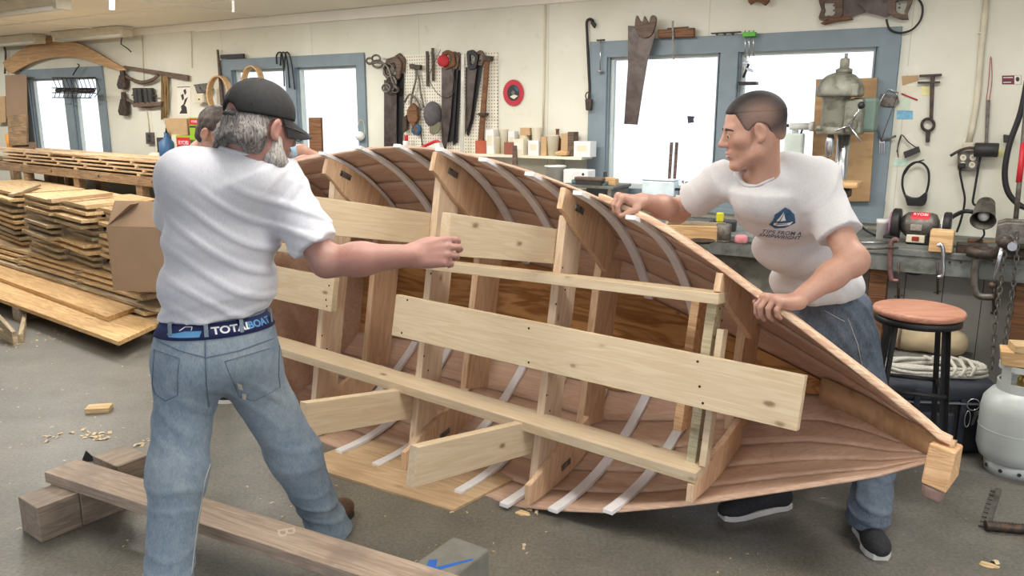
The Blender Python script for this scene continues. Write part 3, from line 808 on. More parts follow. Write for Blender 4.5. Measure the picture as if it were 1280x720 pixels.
# T-shirt
F = Field()
tl = R(0, 'Z')
tm = frame((0, 0, 0), Rt, y=Fo)
for t, rx, ry in ((0.0, .190, .145), (.3, .190, .142), (.6, .185, .135), (.85, .176, .128)):
    p = pel.lerp(ch, t*1.05)+UP*.045; F.ell(p, (rx, ry, .13), tm, .05)
F.ell(ch+UP*.06, (.185, .125, .12), tm, .05)
F.cap(shL+UP*.0, shR, .075, .075, .05); F.cap(nk+V((-.01, 0, -.055)), nk+V((0, 0, -.075)), .088, .12, .05)
slv = shR.lerp(elR, .80); F.cap(shR-(elR-shR).normalized()*.0, slv, .083, .079, .05, flat=True)
F.cap(shL, shL.lerp(elL, .6), .078, .080, .05, flat=True)
F.half(pel+UP*.093, V((.05, 0, -1)), .006)
F.half(nk+V((.0, 0, .004)), V((.10, .15, 1)), .006)
def dO(P):
    # folds drawn from the left shoulder down to the right hip and round the waist
    z = P[:, 2]; a = A(pel)
    m1 = ssm(z, a[2]+.02, a[2]+.12)*(1-ssm(z, a[2]+.42, a[2]+.58))
    m2 = ssm(P[:, 0], a[0]-.16, a[0]+.12)
    d = tri_fold(P, (.50, .1, .86), .078, .0065, 0)*m1*(.35+.65*m2)
    d += tri_fold(P, (-.25, .1, .95), .060, .004, 1)*(1-ssm(z, a[2]+.08, a[2]+.26))
    d += tri_fold(P, (.8, .1, -.6), .07, .0035, 2)*ssm(P[:, 0], a[0]+.12, a[0]+.3)*ssm(z, a[2]+.25, a[2]+.4)
    return d+wob(P, 12, 3)*.0022
F.disp = dO
tee = fobj('t_shirt', F, .005, M_tee, om)
def band_ring(bv, c, r0, tilt, n=60, it=14):
    pts = []
    for a in np.linspace(0, 2*PI, n+1)[:-1]:
        d = V((math.cos(a), math.sin(a), 0)); h_ = bv.find_nearest(c+d*r0+UP*(tilt[0]*d.x+tilt[1]*d.y)); pts.append(h_[0]+h_[1]*.001)
    for _ in range(it): pts = [(pts[i-1]+pts[i]*2+pts[(i+1) % len(pts)])/4 for i in range(len(pts))]
    return pts
obj('neckband', MB().tube(band_ring(bvh_of(tee), nk+UP*.002, .082, (-.008, -.012)), .008, 8, closed=True), M_tee, tee, Matrix())
# jeans
F = Field()
hipL = J(236, 455, 2.54); hipR = J(308, 455, 2.66); knL = J(222, 590, 2.46); knR = J(368, 568, 2.74); anL = J(209, 735, 2.36); anR = J(408, 652, 2.83)
F.ell(pel+UP*.03, (.187, .140, .12), tm, .05); F.ell(pel-UP*.05, (.190, .150, .12), tm, .05)
for b in (hipL, hipR): F.ell(b-Fo*.035-UP*.0, (.095, .10, .12), tm, .05)
F.cap(hipL, knL, .103, .088, .05); F.cap(knL, anL, .088, .076, .05); F.cap(anL, anL+(anL-knL).normalized()*.075, .076, .074, .03, flat=True)
F.cap(hipR, knR, .103, .087, .05); F.cap(knR, anR, .087, .072, .05); F.cap(anR, anR+V((.03, .015, -.065)), .072, .074, .03, flat=True)
F.half(pel+UP*.098, UP, .008)
def dJ(P):
    z = P[:, 2]; kz = (knL.z+knR.z)/2
    mk = np.exp(-((z-kz)/.10)**2); mh = np.exp(-((z-.13)/.10)**2); mc = np.exp(-((z-hipR.z+.10)/.09)**2)
    d = tri_fold(P, (.25, .1, 1), .085, .0035, 0, 1.0)*mk+tri_fold(P, (.3, -.2, 1), .06, .005, 1, .9)*mh+tri_fold(P, (.75, 0, .65), .07, .005, 2)*mc
    return d+wob(P, 9, 1)*.003
F.disp = dJ
jn = fobj('jeans', F, .005, M_denO, om)
jb = bvh_of(jn)
def around(bv, c, z, n=72, off=.003, a0=0, a1=2*PI, r=.4, tilt=(0, 0)):
    out = []
    for i in range(n):
        a = lerp(a0, a1, i/n); d = V((math.cos(a), math.sin(a), 0)); zz = z+tilt[0]*d.x*.18+tilt[1]*d.y*.18
        o = V((c.x, c.y, zz))+d*r; h = bv.ray_cast(o, -d, r)
        out.append((h[0] if h[0] else o-d*(r-.18))+d*off)
    return out
def belt(bv, c, z, hgt, parent, mat, tilt=(0, 0)):
    a = around(bv, c, z-hgt/2, off=.004, tilt=tilt); b = around(bv, c, z+hgt/2, off=.004, tilt=tilt)
    lo = [p*.5+b[i]*.5 for i, p in enumerate(a)]
    n = len(a); secs = []
    for i in range(n+1):
        p, q = a[i % n], b[i % n]; d = V(((p.x-c.x), p.y-c.y, 0)).normalized()*.004; secs.append([p, q, q-d*1.5, p-d*1.5])
    return obj('belt', MB().strip(secs, caps=False, smooth=True), mat, parent, Matrix())
bz = pel.z+.066
bt = belt(jb, pel, bz, .046, om, M_navy)
bb = bvh_of(bt)
cb = V((pel.x, pel.y, bz))
def bframe(px, up=0.0):   # a frame on the belt where this pixel column meets it
    while True:
        d = V((J(px, 405, 2.5).x, 2.5, 0)).normalized(); best = bb.ray_cast(V((0, 0, bz)), d)
        if best[0] is not None or abs(px-271) < 3: break
        px += 2 if px < 271 else -2
    p, nrm = best[0], best[1]
    if nrm.y > 0: nrm = -nrm
    nrm.z = 0
    return frame(p, UP.cross(nrm), z=nrm)
for s_, px, mt in (('TOTAL', 290, M_white), ('BOAT', 325, M_cyan)):
    me = text_mesh(s_, .030, 0.0, 1.0, .0010); me.transform(S(1.32 if s_ == 'TOTAL' else 1.2, 1, 1))
    decal('lettering', fine(me, 1, .01), mt, bt, bframe(px), bb, .001, .12)
m_ = bframe(230)
decal('boat_print', fine(poly_mesh([[(-.05, -.014), (.045, -.014), (.05, .004), (.0, .004), (-.03, -.002), (-.06, -.004)]]), 3, .008), M_cyan, bt, m_, bb, .001, .12)
decal('boat_outline', fine(poly_mesh([[(-.02, .006), (-.002, .018), (.0, .016), (-.016, .005)], [(-.002, .016), (.02, .016), (.02, .018), (-.002, .018)], [(.018, .006), (.02, .006), (.022, .017), (.019, .017)]]), 2, .008), M_white, bt, m_, bb, .001, .12)
def loopat(px, w=.013):
    m = bframe(px); 
    secs = []
    for z, o in ((-.052, .0), (-.03, .0065), (0, .0075), (.026, .0065), (.034, .0)):
        secs.append([m @ V((-w/2, z, o)), m @ V((w/2, z, o)), m @ V((w/2, z, o-.004)), m @ V((-w/2, z, o-.004))])
    obj('belt_loop', MB().strip(secs, smooth=False), M_denO, jn, Matrix(), bevel=.001)
for px in (213, 257, 301, 344): loopat(px)
# seams and back pockets
def seam(pix, name, mat, r=.0016, Yn=2.2, parent=None, bv=None, off=.001):
    pts = []
    for x, y in pix:
        h = (bv or jb).ray_cast(CAM, ray(x, y).normalized())
        if h[0]: pts.append(h[0]+h[1]*off)
    if len(pts) > 1: obj(name, MB().tube(pts, r, 5), mat, parent or jn, Matrix())
def dense(pix, n=6): return [(lerp(a[0], b[0], i/n), lerp(a[1], b[1], i/n)) for a, b in zip(pix[:-1], pix[1:]) for i in range(n)] + [pix[-1]]
M_seam = plain('dark_seam', (104, 118, 136), .9, var=.2)
seam(dense([(257, 425), (257, 450), (258, 480), (261, 508)]), 'seam', M_seam, .0028)
seam(dense([(197, 426), (225, 438), (257, 447), (300, 438), (350, 420)]), 'seam', M_seam, .0024)
seam(dense([(276, 522), (266, 570), (256, 600), (246, 660), (239, 718)]), 'seam', M_thread, .0016)
seam(dense([(282, 520), (325, 570), (346, 620), (364, 660)]), 'seam', M_thread, .0016)
def pocket(q):
    pts = [h[0]+h[1]*.0015 for h in (jb.ray_cast(CAM, ray(x, y).normalized()) for x, y in dense(q+[q[0]], 5)) if h[0]]
    obj('pocket_edge', MB().tube(pts, .0016, 5), M_seam, jn, Matrix())
pocket([(193, 437), (225, 448), (222, 472), (222, 494), (207, 501), (190, 490)])
pocket([(281, 452), (349, 432), (348, 468), (350, 484), (318, 501), (299, 496)])
for pts in ([(296, 478), (302, 480), (304, 487), (299, 486)], [(303, 491), (308, 492), (307, 500), (303, 497)]):
    q = [h[0]+h[1]*.003 for h in (jb.ray_cast(CAM, ray(x, y).normalized()) for x, y in pts)]
    obj('frayed_patch', MB().hexa(q, [p+V((0, -.001, 0)) for p in q]), M_thread, jn, Matrix())
shoe('shoe', anR+V((-.02, .0, 0)), anR+V((-.02, .0, 0))+V((.07, .19, 0)), M_brown, om, M_blk2)
shoe('shoe', anL, anL+V((-.10, .17, 0)), M_brown, om, M_blk2)
# cap, hair, beard, glasses
hh = lambda x, y, z: HM @ V((x*HSC, y*HSC, z*HSC))
F = Field()
F.ell(hh(-.012, 0, .046), (.112*HSC, .088*HSC, .099*HSC), HM, .01); F.half(hh(-.1, 0, .028), HM.to_3x3() @ V((.04, 0, -1)), .004)
F.ell(hh(-.112, 0, .030), (.030, .034, .024), HM, .008, 's')
cap_ = fobj('cap', F, .004, M_blk, om)
secs = []
for i in range(17):
    a = lerp(-1.25, 1.25, i/16); x0, y0 = .098*math.cos(a)-.012, .084*math.sin(a); l = .088*max(0, math.cos(a*1.15))**.6
    x1 = x0+l; dz = -.012-.040*(y0/.084)**2
    p0, p1 = hh(x0, y0, .034), hh(x1, y0*1.02, .030+dz-.012*(l/.075)); u = HM.to_3x3() @ V((0, 0, .005)); secs.append([p0, p1, p1+u, p0+u])
obj('brim', MB().strip(secs, smooth=True), M_blk, cap_, Matrix(), bevel=.001)
obj('crown_button', MB().sphere((0, 0, 0), (.008, .008, .004)), M_blk, cap_, HM @ T(V((-.012, 0, .143))*HSC))
obj('back_strap', MB().tube([hh(-.110, -.030, .018), hh(-.122, 0, .020), hh(-.110, .030, .018)], [.007]*3, 6), M_blk2, cap_, Matrix())
for a in (-.9, 0, .9):
    obj('panel_seam', MB().tube([hh(-.012+.1122*math.cos(a+PI)*math.sin(t), .0882*math.sin(a+PI)*math.sin(t), .046+.0993*math.cos(t)) for t in np.linspace(.06, 1.5, 14)], .0014, 5), M_blk2, cap_, Matrix())
F = Field()
F.ell(hh(-.030, 0, .005), (.096, .084, .070), HM, .02)
F.ell(hh(-.074, -.005, -.030), (.040, .060, .036), HM, .03); F.ell(hh(-.070, .062, -.040), (.040, .026, .045), HM, .03); F.ell(hh(-.055, -.052, -.045), (.042, .026, .042), HM, .03); F.ell(hh(-.06, .056, -.045), (.042, .028, .05), HM, .03)
for i in range(26):
    a = lerp(-1.5, 1.5, i/25)+random.uniform(-.05, .05); x, y = -.045-.068*math.cos(a), .086*math.sin(a)
    l = random.uniform(.015, .045)+(.035 if a > .5 else 0); F.cap(hh(x*.95, y*.95, -.02), hh(x*1.08-random.uniform(0, .018), y*1.06, -.02-l), .013, .004, .010)
F.half(hh(-.1, 0, .058), HM.to_3x3() @ V((.04, 0, 1)), .004); F.half(hh(.028, 0, 0), HM.to_3x3() @ V((1, 0, .0)), .006)
F.cap(hh(.004, -.12, -.006), hh(.004, .12, -.006), .030, .030, .008, 's')
F.disp = lambda P: wob((P-A(hp))@np.array(HM.to_3x3())*np.array([1, 1, .25]), 95, 0)*.0035
fobj('hair', F, .0038, M_hairO, om, 1)
F = Field()
for y in (1, -1):
    F.cap(hh(.012, y*.064, -.038), hh(.018, y*.060, -.085), .020, .030, .02); F.cap(hh(.018, y*.060, -.088), hh(.080, y*.022, -.122), .032, .034, .02)
    F.cap(hh(.098, y*.006, -.049), hh(.088, y*.034, -.066), .008, .009, .01)
F.ell(hh(.082, 0, -.132), (.030, .034, .040), HM, .02)
F.disp = lambda P: wob((P-A(hp))@np.array(HM.to_3x3())*np.array([1, 1, .35]), 110, 1)*.003
fobj('beard', F, .0038, M_beard, om, 1)
g = MB()
for y in (1, -1):
    g.tube([hh(.112, y*.032+.026*math.cos(a), .000+.019*math.sin(a)) for a in np.linspace(0, 2*PI, 24)[:-1]], .0016, 6, closed=True)
    g.tube([hh(.112, y*.057, .006), hh(.06, y*.079, .010), hh(.0, y*.086, .010), hh(-.018, y*.084, -.008)], .0016, 6)
g.tube([hh(.112, -.008, .004), hh(.117, 0, .008), hh(.112, .008, .004)], .0016, 6)
gl = obj('glasses', g, M_wire, om, Matrix())
for y in (1, -1): obj('lens', MB().prism([(.024*math.cos(a), .018*math.sin(a)) for a in np.linspace(0, 2*PI, 20)[:-1]], -.0006, .0006), M_glass, gl, HM @ T(V((.112, y*.032, 0))*HSC) @ R(PI/2, 'Z') @ R(PI/2, 'X'))
def face_parts(M, sc, who, brow, lid=True):
    for y in (1, -1):
        e = obj('eye', MB().sphere((0, 0, 0), .0122*sc), M_eye, who, M @ T(V((.0818, y*.031, -.0005))*sc))
        obj('iris', MB().sphere((0, 0, 0), (.003, .0056, .0046)), M_iris, e, M @ T(V((.0928, y*.031, -.0025))*sc))
        obj('eyebrow', MB().tube([M @ (V(q)*sc) for q in ((.0945, y*.012, .0205), (.0945, y*.026, .0232), (.086, y*.042, .0215), (.077, y*.052, .0145))], [.0035, .0052, .0044, .0018], 6, flat=1.0), brow, who, Matrix())
face_parts(HM, HSC, om, M_beard)

# ------------------------------------------------------------------ the younger man behind the bow
ym = thing('person', 'young man with cropped dark hair and printed grey T-shirt holding the sheer rail', 'person', flr(1020, 668))
pel = J(1037, 400, 3.27); ch = J(976, 262, 3.02); nk = J(951, 213, 2.92)
shR = J(903, 226, 3.02); shL = J(1022, 238, 2.94)
elR = J(846, 264, 3.22)
def on_rail(s, up, back): p = sec(s, 1, 0.0); return BM @ (p+V((0, .028+up, back)))
bd3 = lambda a, b, c: BM.to_3x3() @ V((a, b, c))
wrR = on_rail(.315, .036, .05)
elL = J(1066, 326, 2.74); wrL = on_rail(.935, .042, .045)
fc = V((-.50, -.86, 0)).normalized(); rt = V((-.86, .50, 0)); tm = frame((0, 0, 0), rt, y=-fc)
hp = J(942, 163, 2.87)
Hx = V((-.97, .06, -.20)).normalized(); HM = frame(hp, Hx, z=UP+V((-.02, 0, 0))); HSC = 1.03
hh = lambda x, y, z: HM @ V((x*HSC, y*HSC, z*HSC))
F = Field(); head(F, HM, HSC)
F.cap(hh(-.030, 0, -.04), nk+V((.012, 0, -.05)), .053, .060, .03); F.cap(hh(-.01, .045, -.045), nk+V((-.03, -.035, -.06)), .016, .016, .03)
F.cap(nk+V((.01, 0, -.06)), ch, .055, .075, .04); F.cap(shR, shL, .045, .045, .05); F.cap(ch, pel+UP*.03, .075, .045, .05)
F.cap(shR, elR, .050, .044, .03); F.cap(elR, elR.lerp(wrR, .45), .046, .043, .03); F.cap(elR.lerp(wrR, .4), wrR, .042, .029, .03)
F.cap(shL, elL, .052, .047, .03); F.ell(elL, (.047, .046, .047), None, .03); F.cap(elL, elL.lerp(wrL, .4), .047, .046, .03); F.cap(elL.lerp(wrL, .35), wrL, .045, .030, .03)
hand(F, wrR, bd3(-.55, -.02, -.80), bd3(.05, .98, -.15), -1, curls=[(58, 48, 30), (62, 50, 32), (64, 52, 34), (66, 54, 36)], thumb=(.45, .75), sc=1.08, thumb_down=.7)
hand(F, wrL, bd3(-.55, -.05, -.80), bd3(.0, .97, -.22), 1, curls=[(54, 46, 30), (58, 48, 32), (60, 50, 34), (62, 52, 36)], thumb=(.35, .5), sc=1.16, thumb_down=.15)
body = fobj('body', F, .0036, M_skinY, ym)
F = Field()
for t, rx, ry in ((0.0, .168, .120), (.3, .186, .122), (.6, .192, .120), (.88, .188, .118)):
    p = pel.lerp(ch, t*1.04)+UP*.02; F.ell(p, (rx, ry, .11), tm, .05)
F.ell(ch+UP*.03, (.180, .112, .10), tm, .05)
F.cap(shR, shL, .062, .060, .05); F.cap(nk+V((.03, .0, -.06)), shL, .045, .055, .05); F.cap(nk+V((.012, .01, -.055)), nk+V((.01, .01, -.085)), .082, .11, .05)
F.cap(shR, shR.lerp(elR, .62), .070, .074, .04, flat=True); F.cap(shL, shL.lerp(elL, .64), .070, .078, .05, flat=True)
F.half(J(1037, 377, 3.12), V((.20, .1, -1)), .006)
F.cap(J(982, 207, 2.97), J(1028, 218, 2.98), .055, .060, .05); F.cap(nk+V((-.022, -.015, .014)), hh(-.020, 0, -.02), .070, .080, .008, 's')
def dY(P):
    a = A(pel); z = P[:, 2]
    d = tri_fold(P, (.75, .1, .6), .085, .003, 1)*(1-ssm(z, a[2]+.15, a[2]+.36))
    d += tri_fold(P, (.7, 0, -.7), .075, .004, 2)*ssm(P[:, 0], shL.x-.14, shL.x-.02)*ssm(z, a[2]+.15, a[2]+.3)
    d += tri_fold(P, (.9, 0, .3), .07, .0035, 0)*(1-ssm(P[:, 0], shR.x, shR.x+.14))*ssm(z, a[2]+.2, a[2]+.3)
    return d+wob(P, 11, 2)*.0022
F.disp = dY
teeY = fobj('t_shirt', F, .005, M_teeY, ym)
ty = bvh_of(teeY)
pts = []
cn = nk+V((-.020, -.013, .0))
for a in np.linspace(0, 2*PI, 60)[:-1]:      # round the edge of the neck opening
    d = V((math.cos(a), math.sin(a), 0)); k_ = d.dot(fc); g = cn+d*.076+UP*(-.022*max(0, k_)+.012*max(0, -k_)-.004)
    h_ = ty.find_nearest(g); pts.append(h_[0]+h_[1]*.001)
for _ in range(14): pts = [(pts[i-1]+pts[i]*2+pts[(i+1) % len(pts)])/4 for i in range(len(pts))]
obj('neckband', MB().tube(pts, .0075, 8, closed=True), M_teeY, teeY, Matrix())
# the print on the chest
def facing(px, py, bv):
    r = ray(px, py).normalized(); h = bv.ray_cast(CAM, r)
    acc = V((0, 0, 0))
    for dx in (-18, -9, 0, 9, 18):
        for dy in (-14, 0, 14):
            g_ = bv.ray_cast(CAM, ray(px+dx, py+dy).normalized())
            if g_[0]: acc += g_[1]
    n = acc.normalized(); return h[0], n
p, n = facing(978, 274, ty); n = (n*.25+(CAM-p).normalized()*.75).normalized()
xa = V((1, 0, .06)); PMx = frame(p, xa, z=n)
K = (p-CAM).dot(FWD)/FP         # metres per photo pixel here
def PX(pts): return [((x-978)*K, -(y-274)*K) for x, y in pts]
decal('badge_print', fine(poly_mesh([PX([(962, 264), (975, 256), (984, 261), (992, 268), (995, 280), (984, 287), (974, 288), (964, 281)])]), 4, .006), M_inkB, teeY, PMx, ty, .0012)
sail = [[(969, 274), (974.4, 262), (974.8, 262), (974, 276)], [(975.6, 264), (983, 276), (976, 276.5)], [(968.5, 278), (975, 280), (986, 279.5), (992, 277.5), (989, 282.5), (977, 284), (970, 282)], [(972.5, 268), (973.3, 268), (972, 278), (971, 278)]]
decal('boat_print', fine(poly_mesh([PX(q) for q in sail]), 2, .006), M_white, teeY, PMx, ty, .0020)
decal('boat_print', fine(poly_mesh([PX([(972, 280.6), (985, 280.2), (987, 281), (973, 281.8)])]), 2, .006), M_inkB, teeY, PMx, ty, .0028)
for s_, y in (('TIPS FROM A', 294.5), ('SHIPWRIGHT', 301)):
    me = text_mesh(s_, 7.8*K, 0, 1.06, .0003); me.transform(S(.92, 1, 1)); M2 = PMx @ T((5.5*K, -(y-274)*K, 0)) @ R(-.04, 'Z')
    decal('lettering', fine(me, 1, .01), M_ink, teeY, M2, ty, .0014)
# jeans
F = Field()
hipR = J(1010, 425, 3.38); hipL = J(1066, 425, 3.25); knR = J(1002, 535, 3.66); knL = J(1100, 548, 3.20); anR = J(961, 611, 3.10); anL = J(1086, 640, 2.80)
F.ell(pel-UP*.0, (.165, .12, .10), tm, .05); F.ell(pel-UP*.07, (.172, .13, .11), tm, .05)
F.cap(hipR, knR, .092, .074, .05); F.cap(knR, anR, .074, .070, .04); F.cap(anR, anR+V((-.01, -.0, -.035)), .070, .072, .03, flat=True)
F.cap(hipL, knL, .094, .078, .05); F.cap(knL, anL, .078, .072, .05); F.cap(anL, anL+V((.0, -.0, -.045)), .072, .074, .03, flat=True)
F.ell(pel+UP*.07, (.158, .112, .08), tm, .05); F.half(pel+UP*.13, UP, .006)
def dK(P):
    z = P[:, 2]; mh = np.exp(-((z-.14)/.10)**2)
    d = tri_fold(P, (.3, -.2, 1), .055, .007, 1, .5)*mh+tri_fold(P, (.9, .2, .5), .08, .006, 2)*ssm(z, .3, .5)
    return d+wob(P, 9, 0)*.003
F.disp = dK
jnY = fobj('jeans', F, .005, M_denY, ym); jy = bvh_of(jnY)
seam(dense([(1060, 398), (1072, 430), (1080, 470)]), 'seam', M_thread, .0015, parent=jnY, bv=jy)
seam(dense([(1030, 388), (1056, 402)]), 'pocket_edge', M_thread, .0015, parent=jnY, bv=jy)
seam(dense([(1071, 648), (1090, 655), (1108, 650)]), 'hem_stitch', M_denY, .0016, parent=jnY, bv=jy)
shoe('shoe', flr(968, 636), flr(899, 649), M_shoe, ym, M_sole)
shoe('shoe', anL+V((0, .01, 0)), flr(1102, 703), M_shoe, ym, M_sole)
def fade_mat(z0, HM_, c):
    s = NT('faded_crop'); co = s.coords(rand=False); sp = s.n('ShaderNodeSeparateXYZ'); s.l(co, sp.inputs[0])
    def mapr(x, a, b, lo, hi):
        mr = s.n('ShaderNodeMapRange')
        for i, v in enumerate((a, b, lo, hi)): mr.inputs[i+1].default_value = v
        s.l(x, mr.inputs[0]); return mr.outputs[0]
    sub = s.n('ShaderNodeVectorMath', operation='SUBTRACT'); sub.inputs[1].default_value = tuple(c); s.l(co, sub.inputs[0])
    dot = s.n('ShaderNodeVectorMath', operation='DOT_PRODUCT'); dot.inputs[1].default_value = tuple(HM_.to_3x3() @ V((0, 1, 0))); s.l(sub.outputs[0], dot.inputs[0])
    g = s.math('MINIMUM', mapr(s.math('ABSOLUTE', dot.outputs['Value']), .040, .078, 1.0, .40), mapr(sp.outputs[2], z0-.04, z0+.045, 0.0, 1.0))
    g = s.math('ADD', g, s.math('MULTIPLY', s.math('SUBTRACT', s.noise(co, 420, 3), .5), .35))
    s.base(s.ramp(g, [(.03, lin((182, 140, 122))), (.38, lin((128, 102, 92))), (.6, lin((84, 68, 63))), (.9, lin((34, 28, 28)))])); s.b.inputs['Roughness'].default_value = .75; return s.m
# cropped hair: darker crown, shaved sides
M_fade = fade_mat(hp.z-WM[ym].translation.z, HM, hp-WM[ym].translation)
F = Field(); F.ell(hh(-.014, 0, .041), (.1050*HSC, .0792*HSC, .0895*HSC), HM, .01); F.ell(hh(.020, 0, .022), (.0742*HSC, .0676*HSC, .0785*HSC), HM, .02)
F.half(hh(.078, 0, .060), HM.to_3x3() @ V((1, 0, -.55)), .006); F.half(hh(-.06, 0, .048), HM.to_3x3() @ V((.15, 0, -1)), .01)
hy_ = fobj('hair', F, .0036, M_fade, ym)
F = Field(); F.ell(hh(-.014, 0, .040), (.1035*HSC, .0785*HSC, .0875*HSC), HM, .01); F.ell(hh(.020, 0, .022), (.0735*HSC, .0672*HSC, .078*HSC), HM, .02)
F.ell(hh(-.072, 0, -.015), (.034, .055, .045), HM, .02)
F.half(hh(.050, 0, .03), HM.to_3x3() @ V((1, 0, -.35)), .008); F.half(hh(.0, 0, -.012), HM.to_3x3() @ V((.45, 0, -1)), .008)
F.cap(hh(-.004, -.12, -.008), hh(-.004, .12, -.008), .033, .033, .008, 's')
fobj('cropped_sides', F, .0036, M_fade, ym)
face_parts(HM, HSC, ym, M_hairY)
M_lip = plain('lip_skin', (186, 128, 116), .5, var=.05)
for z, r in ((-.0580, .0045), (-.0705, .0050)):
    obj('lip', MB().tube([hh(.090, -.021, -.0643), hh(.0985, -.010, z), hh(.1005, 0, z), hh(.0985, .010, z), hh(.090, .021, -.0643)], [.0015, r, r, r, .0015], 8), M_lip, ym, Matrix())
for y in (1, -1):
    obj('eyelid', MB().tube([hh(.089, y*.018, .002), hh(.0955, y*.026, .0055), hh(.0955, y*.034, .0058), hh(.087, y*.045, .001)], [.001, .0024, .0024, .001], 6), M_skinY, ym, Matrix())

# ------------------------------------------------------------------ a third man, mostly hidden behind the man in the cap
th = thing('person', 'man in light blue T-shirt, mostly hidden behind the man in the black cap', 'person', V((-1.75, 4.35, 0)))
pel = V((-1.78, 4.42, .92)); nk = V((-1.62, 4.22, 1.38)); ch = V((-1.66, 4.27, 1.22)); hp = J(274, 166, 4.12)
Hx = V((.75, -.45, -.35)).normalized(); HM = frame(hp, Hx, z=UP); HSC = 1.02
hh = lambda x, y, z: HM @ V((x*HSC, y*HSC, z*HSC))
rt = V((-.35, -.93, 0)).normalized(); tm = frame((0, 0, 0), rt, y=V((-.93, .35, 0)))
shR = ch-rt*-.19+UP*.09; shL = ch-rt*.19+UP*.09
elR = J(352, 215, 4.12); wrR = J(380, 200, 4.30); elL = J(376, 191, 4.50); wrL = J(408, 202, 4.62)
F = Field(); head(F, HM, HSC); F.cap(hh(-.03, 0, -.04), nk, .058, .062, .03); F.cap(nk, ch, .06, .085, .05); F.cap(shR, shL, .045, .045, .05); F.cap(ch, pel, .09, .1, .05)
for s_, e_, w_ in ((shR, elR, wrR), (shL, elL, wrL)): F.cap(s_, e_, .048, .042, .03); F.cap(e_, w_, .043, .029, .03)
hand(F, wrR, V((.8, .3, .1)), V((0, -.3, .95)), 1, curl=(35, 45, 35)); hand(F, wrL, V((.8, -.2, -.05)), V((0, -.2, .98)), -1, curl=(35, 45, 35))
b3 = fobj('body', F, .0045, M_skinY, th)
F = Field()
for t in (0, .35, .7, 1): F.ell(pel.lerp(ch, t), (.175, .12, .12), tm, .05)
F.cap(shR, shL, .072, .072, .05); F.cap(shR, shR.lerp(elR, .75), .074, .072, .04, flat=True); F.cap(shL, shL.lerp(elL, .98), .060, .052, .04, flat=True); F.cap(nk-UP*.06, nk-UP*.04, .10, .07, .04)
F.cap(nk+UP*.01, nk+UP*.2, .07, .09, .008, 's'); F.half(pel-UP*.04, -UP, .006); F.disp = lambda P: wob(P, 12, 1)*.003
fobj('t_shirt', F, .007, M_teeB, th)
F = Field(); F.ell(pel-UP*.04, (.165, .12, .11), tm, .05)
for q in (1, -1):
    a = pel+rt*.09*q-UP*.08; k = a+V((.06, -.02, -.40)); an = k+V((-.02, 0, -.36)); F.cap(a, k, .09, .075, .04); F.cap(k, an, .075, .06, .04, flat=True)
    shoe('shoe', an+V((0, 0, 0)), an+V((.22, -.04, 0)), M_shoe, th, M_sole)
F.half(pel+UP*.03, UP, .006); fobj('jeans', F, .008, M_denY, th)
F = Field(); F.ell(hh(-.02, 0, .036), (.108, .085, .094), HM, .01); F.ell(hh(-.07, 0, -.03), (.055, .074, .07), HM, .02)
F.half(hh(.055, 0, .03), HM.to_3x3() @ V((1, 0, -.3)), .008); F.half(hh(-.02, 0, -.05), HM.to_3x3() @ V((.7, 0, -1)), .01)
F.cap(hh(0, -.12, -.01), hh(0, .12, -.01), .032, .032, .008, 's'); F.disp = lambda P: wob(P, 90, 0)*.003
fobj('hair', F, .0045, M_hair3, th)
face_parts(HM, HSC, th, M_hair3)
# ================================================================== lumber, floor things
ORD = ['topmost', 'second from the top', 'third from the top', 'fourth from the top', 'fifth from the top', 'sixth from the top', 'seventh from the top', 'eighth from the top', 'ninth from the top', 'tenth from the top', 'eleventh from the top', 'twelfth from the top']
M_lum = wood('stacked_pine', (226, 200, 156), (186, 150, 104), rings=2.4, knots=.6, var=.16, fibre=.4)
M_lumG = wood('grey_sawn_board', (190, 172, 142), (138, 118, 90), rings=2.8, knots=.5, var=.18, fibre=.5)
M_strip = wood('strip_wood', (222, 196, 160), (180, 146, 108), rings=2.2, knots=.2, var=.14)
M_beamW = wood('old_timber', (176, 146, 112), (126, 98, 72), rings=2.4, knots=.4, var=.1, stain=(96, 86, 74))
M_block = wood('grey_timber_block', (176, 158, 140), (136, 120, 106), rings=2.2, knots=.3, var=.08, stain=(112, 100, 96))
M_card = plain('cardboard', (150, 124, 100), .85, var=.06, scale=6, bump=.05)
Rv = V((-.772, .636, 0)).normalized(); Rn = V((.636, .772, 0)).normalized()      # along the lumber; into the corner behind it
def rframe(p): return Matrix((-Rv, Rn, UP)).transposed().to_4x4()
def rbox(name, p, lx, ly, lz, mat, parent=None, bevel=.002, rz=0.0):
    """box whose nearest, lower corner towards the bow end of the shop is p: runs lx along the lumber, ly back, lz up"""
    M = Matrix((Rv, Rn, UP)).transposed().to_4x4(); M.translation = V(p); M = M @ R(rz, 'Z') @ T((lx/2, ly/2, lz/2))
    return obj(name, MB().cbox((0, 0, 0), (lx, ly, lz)), mat, parent, M, bevel)
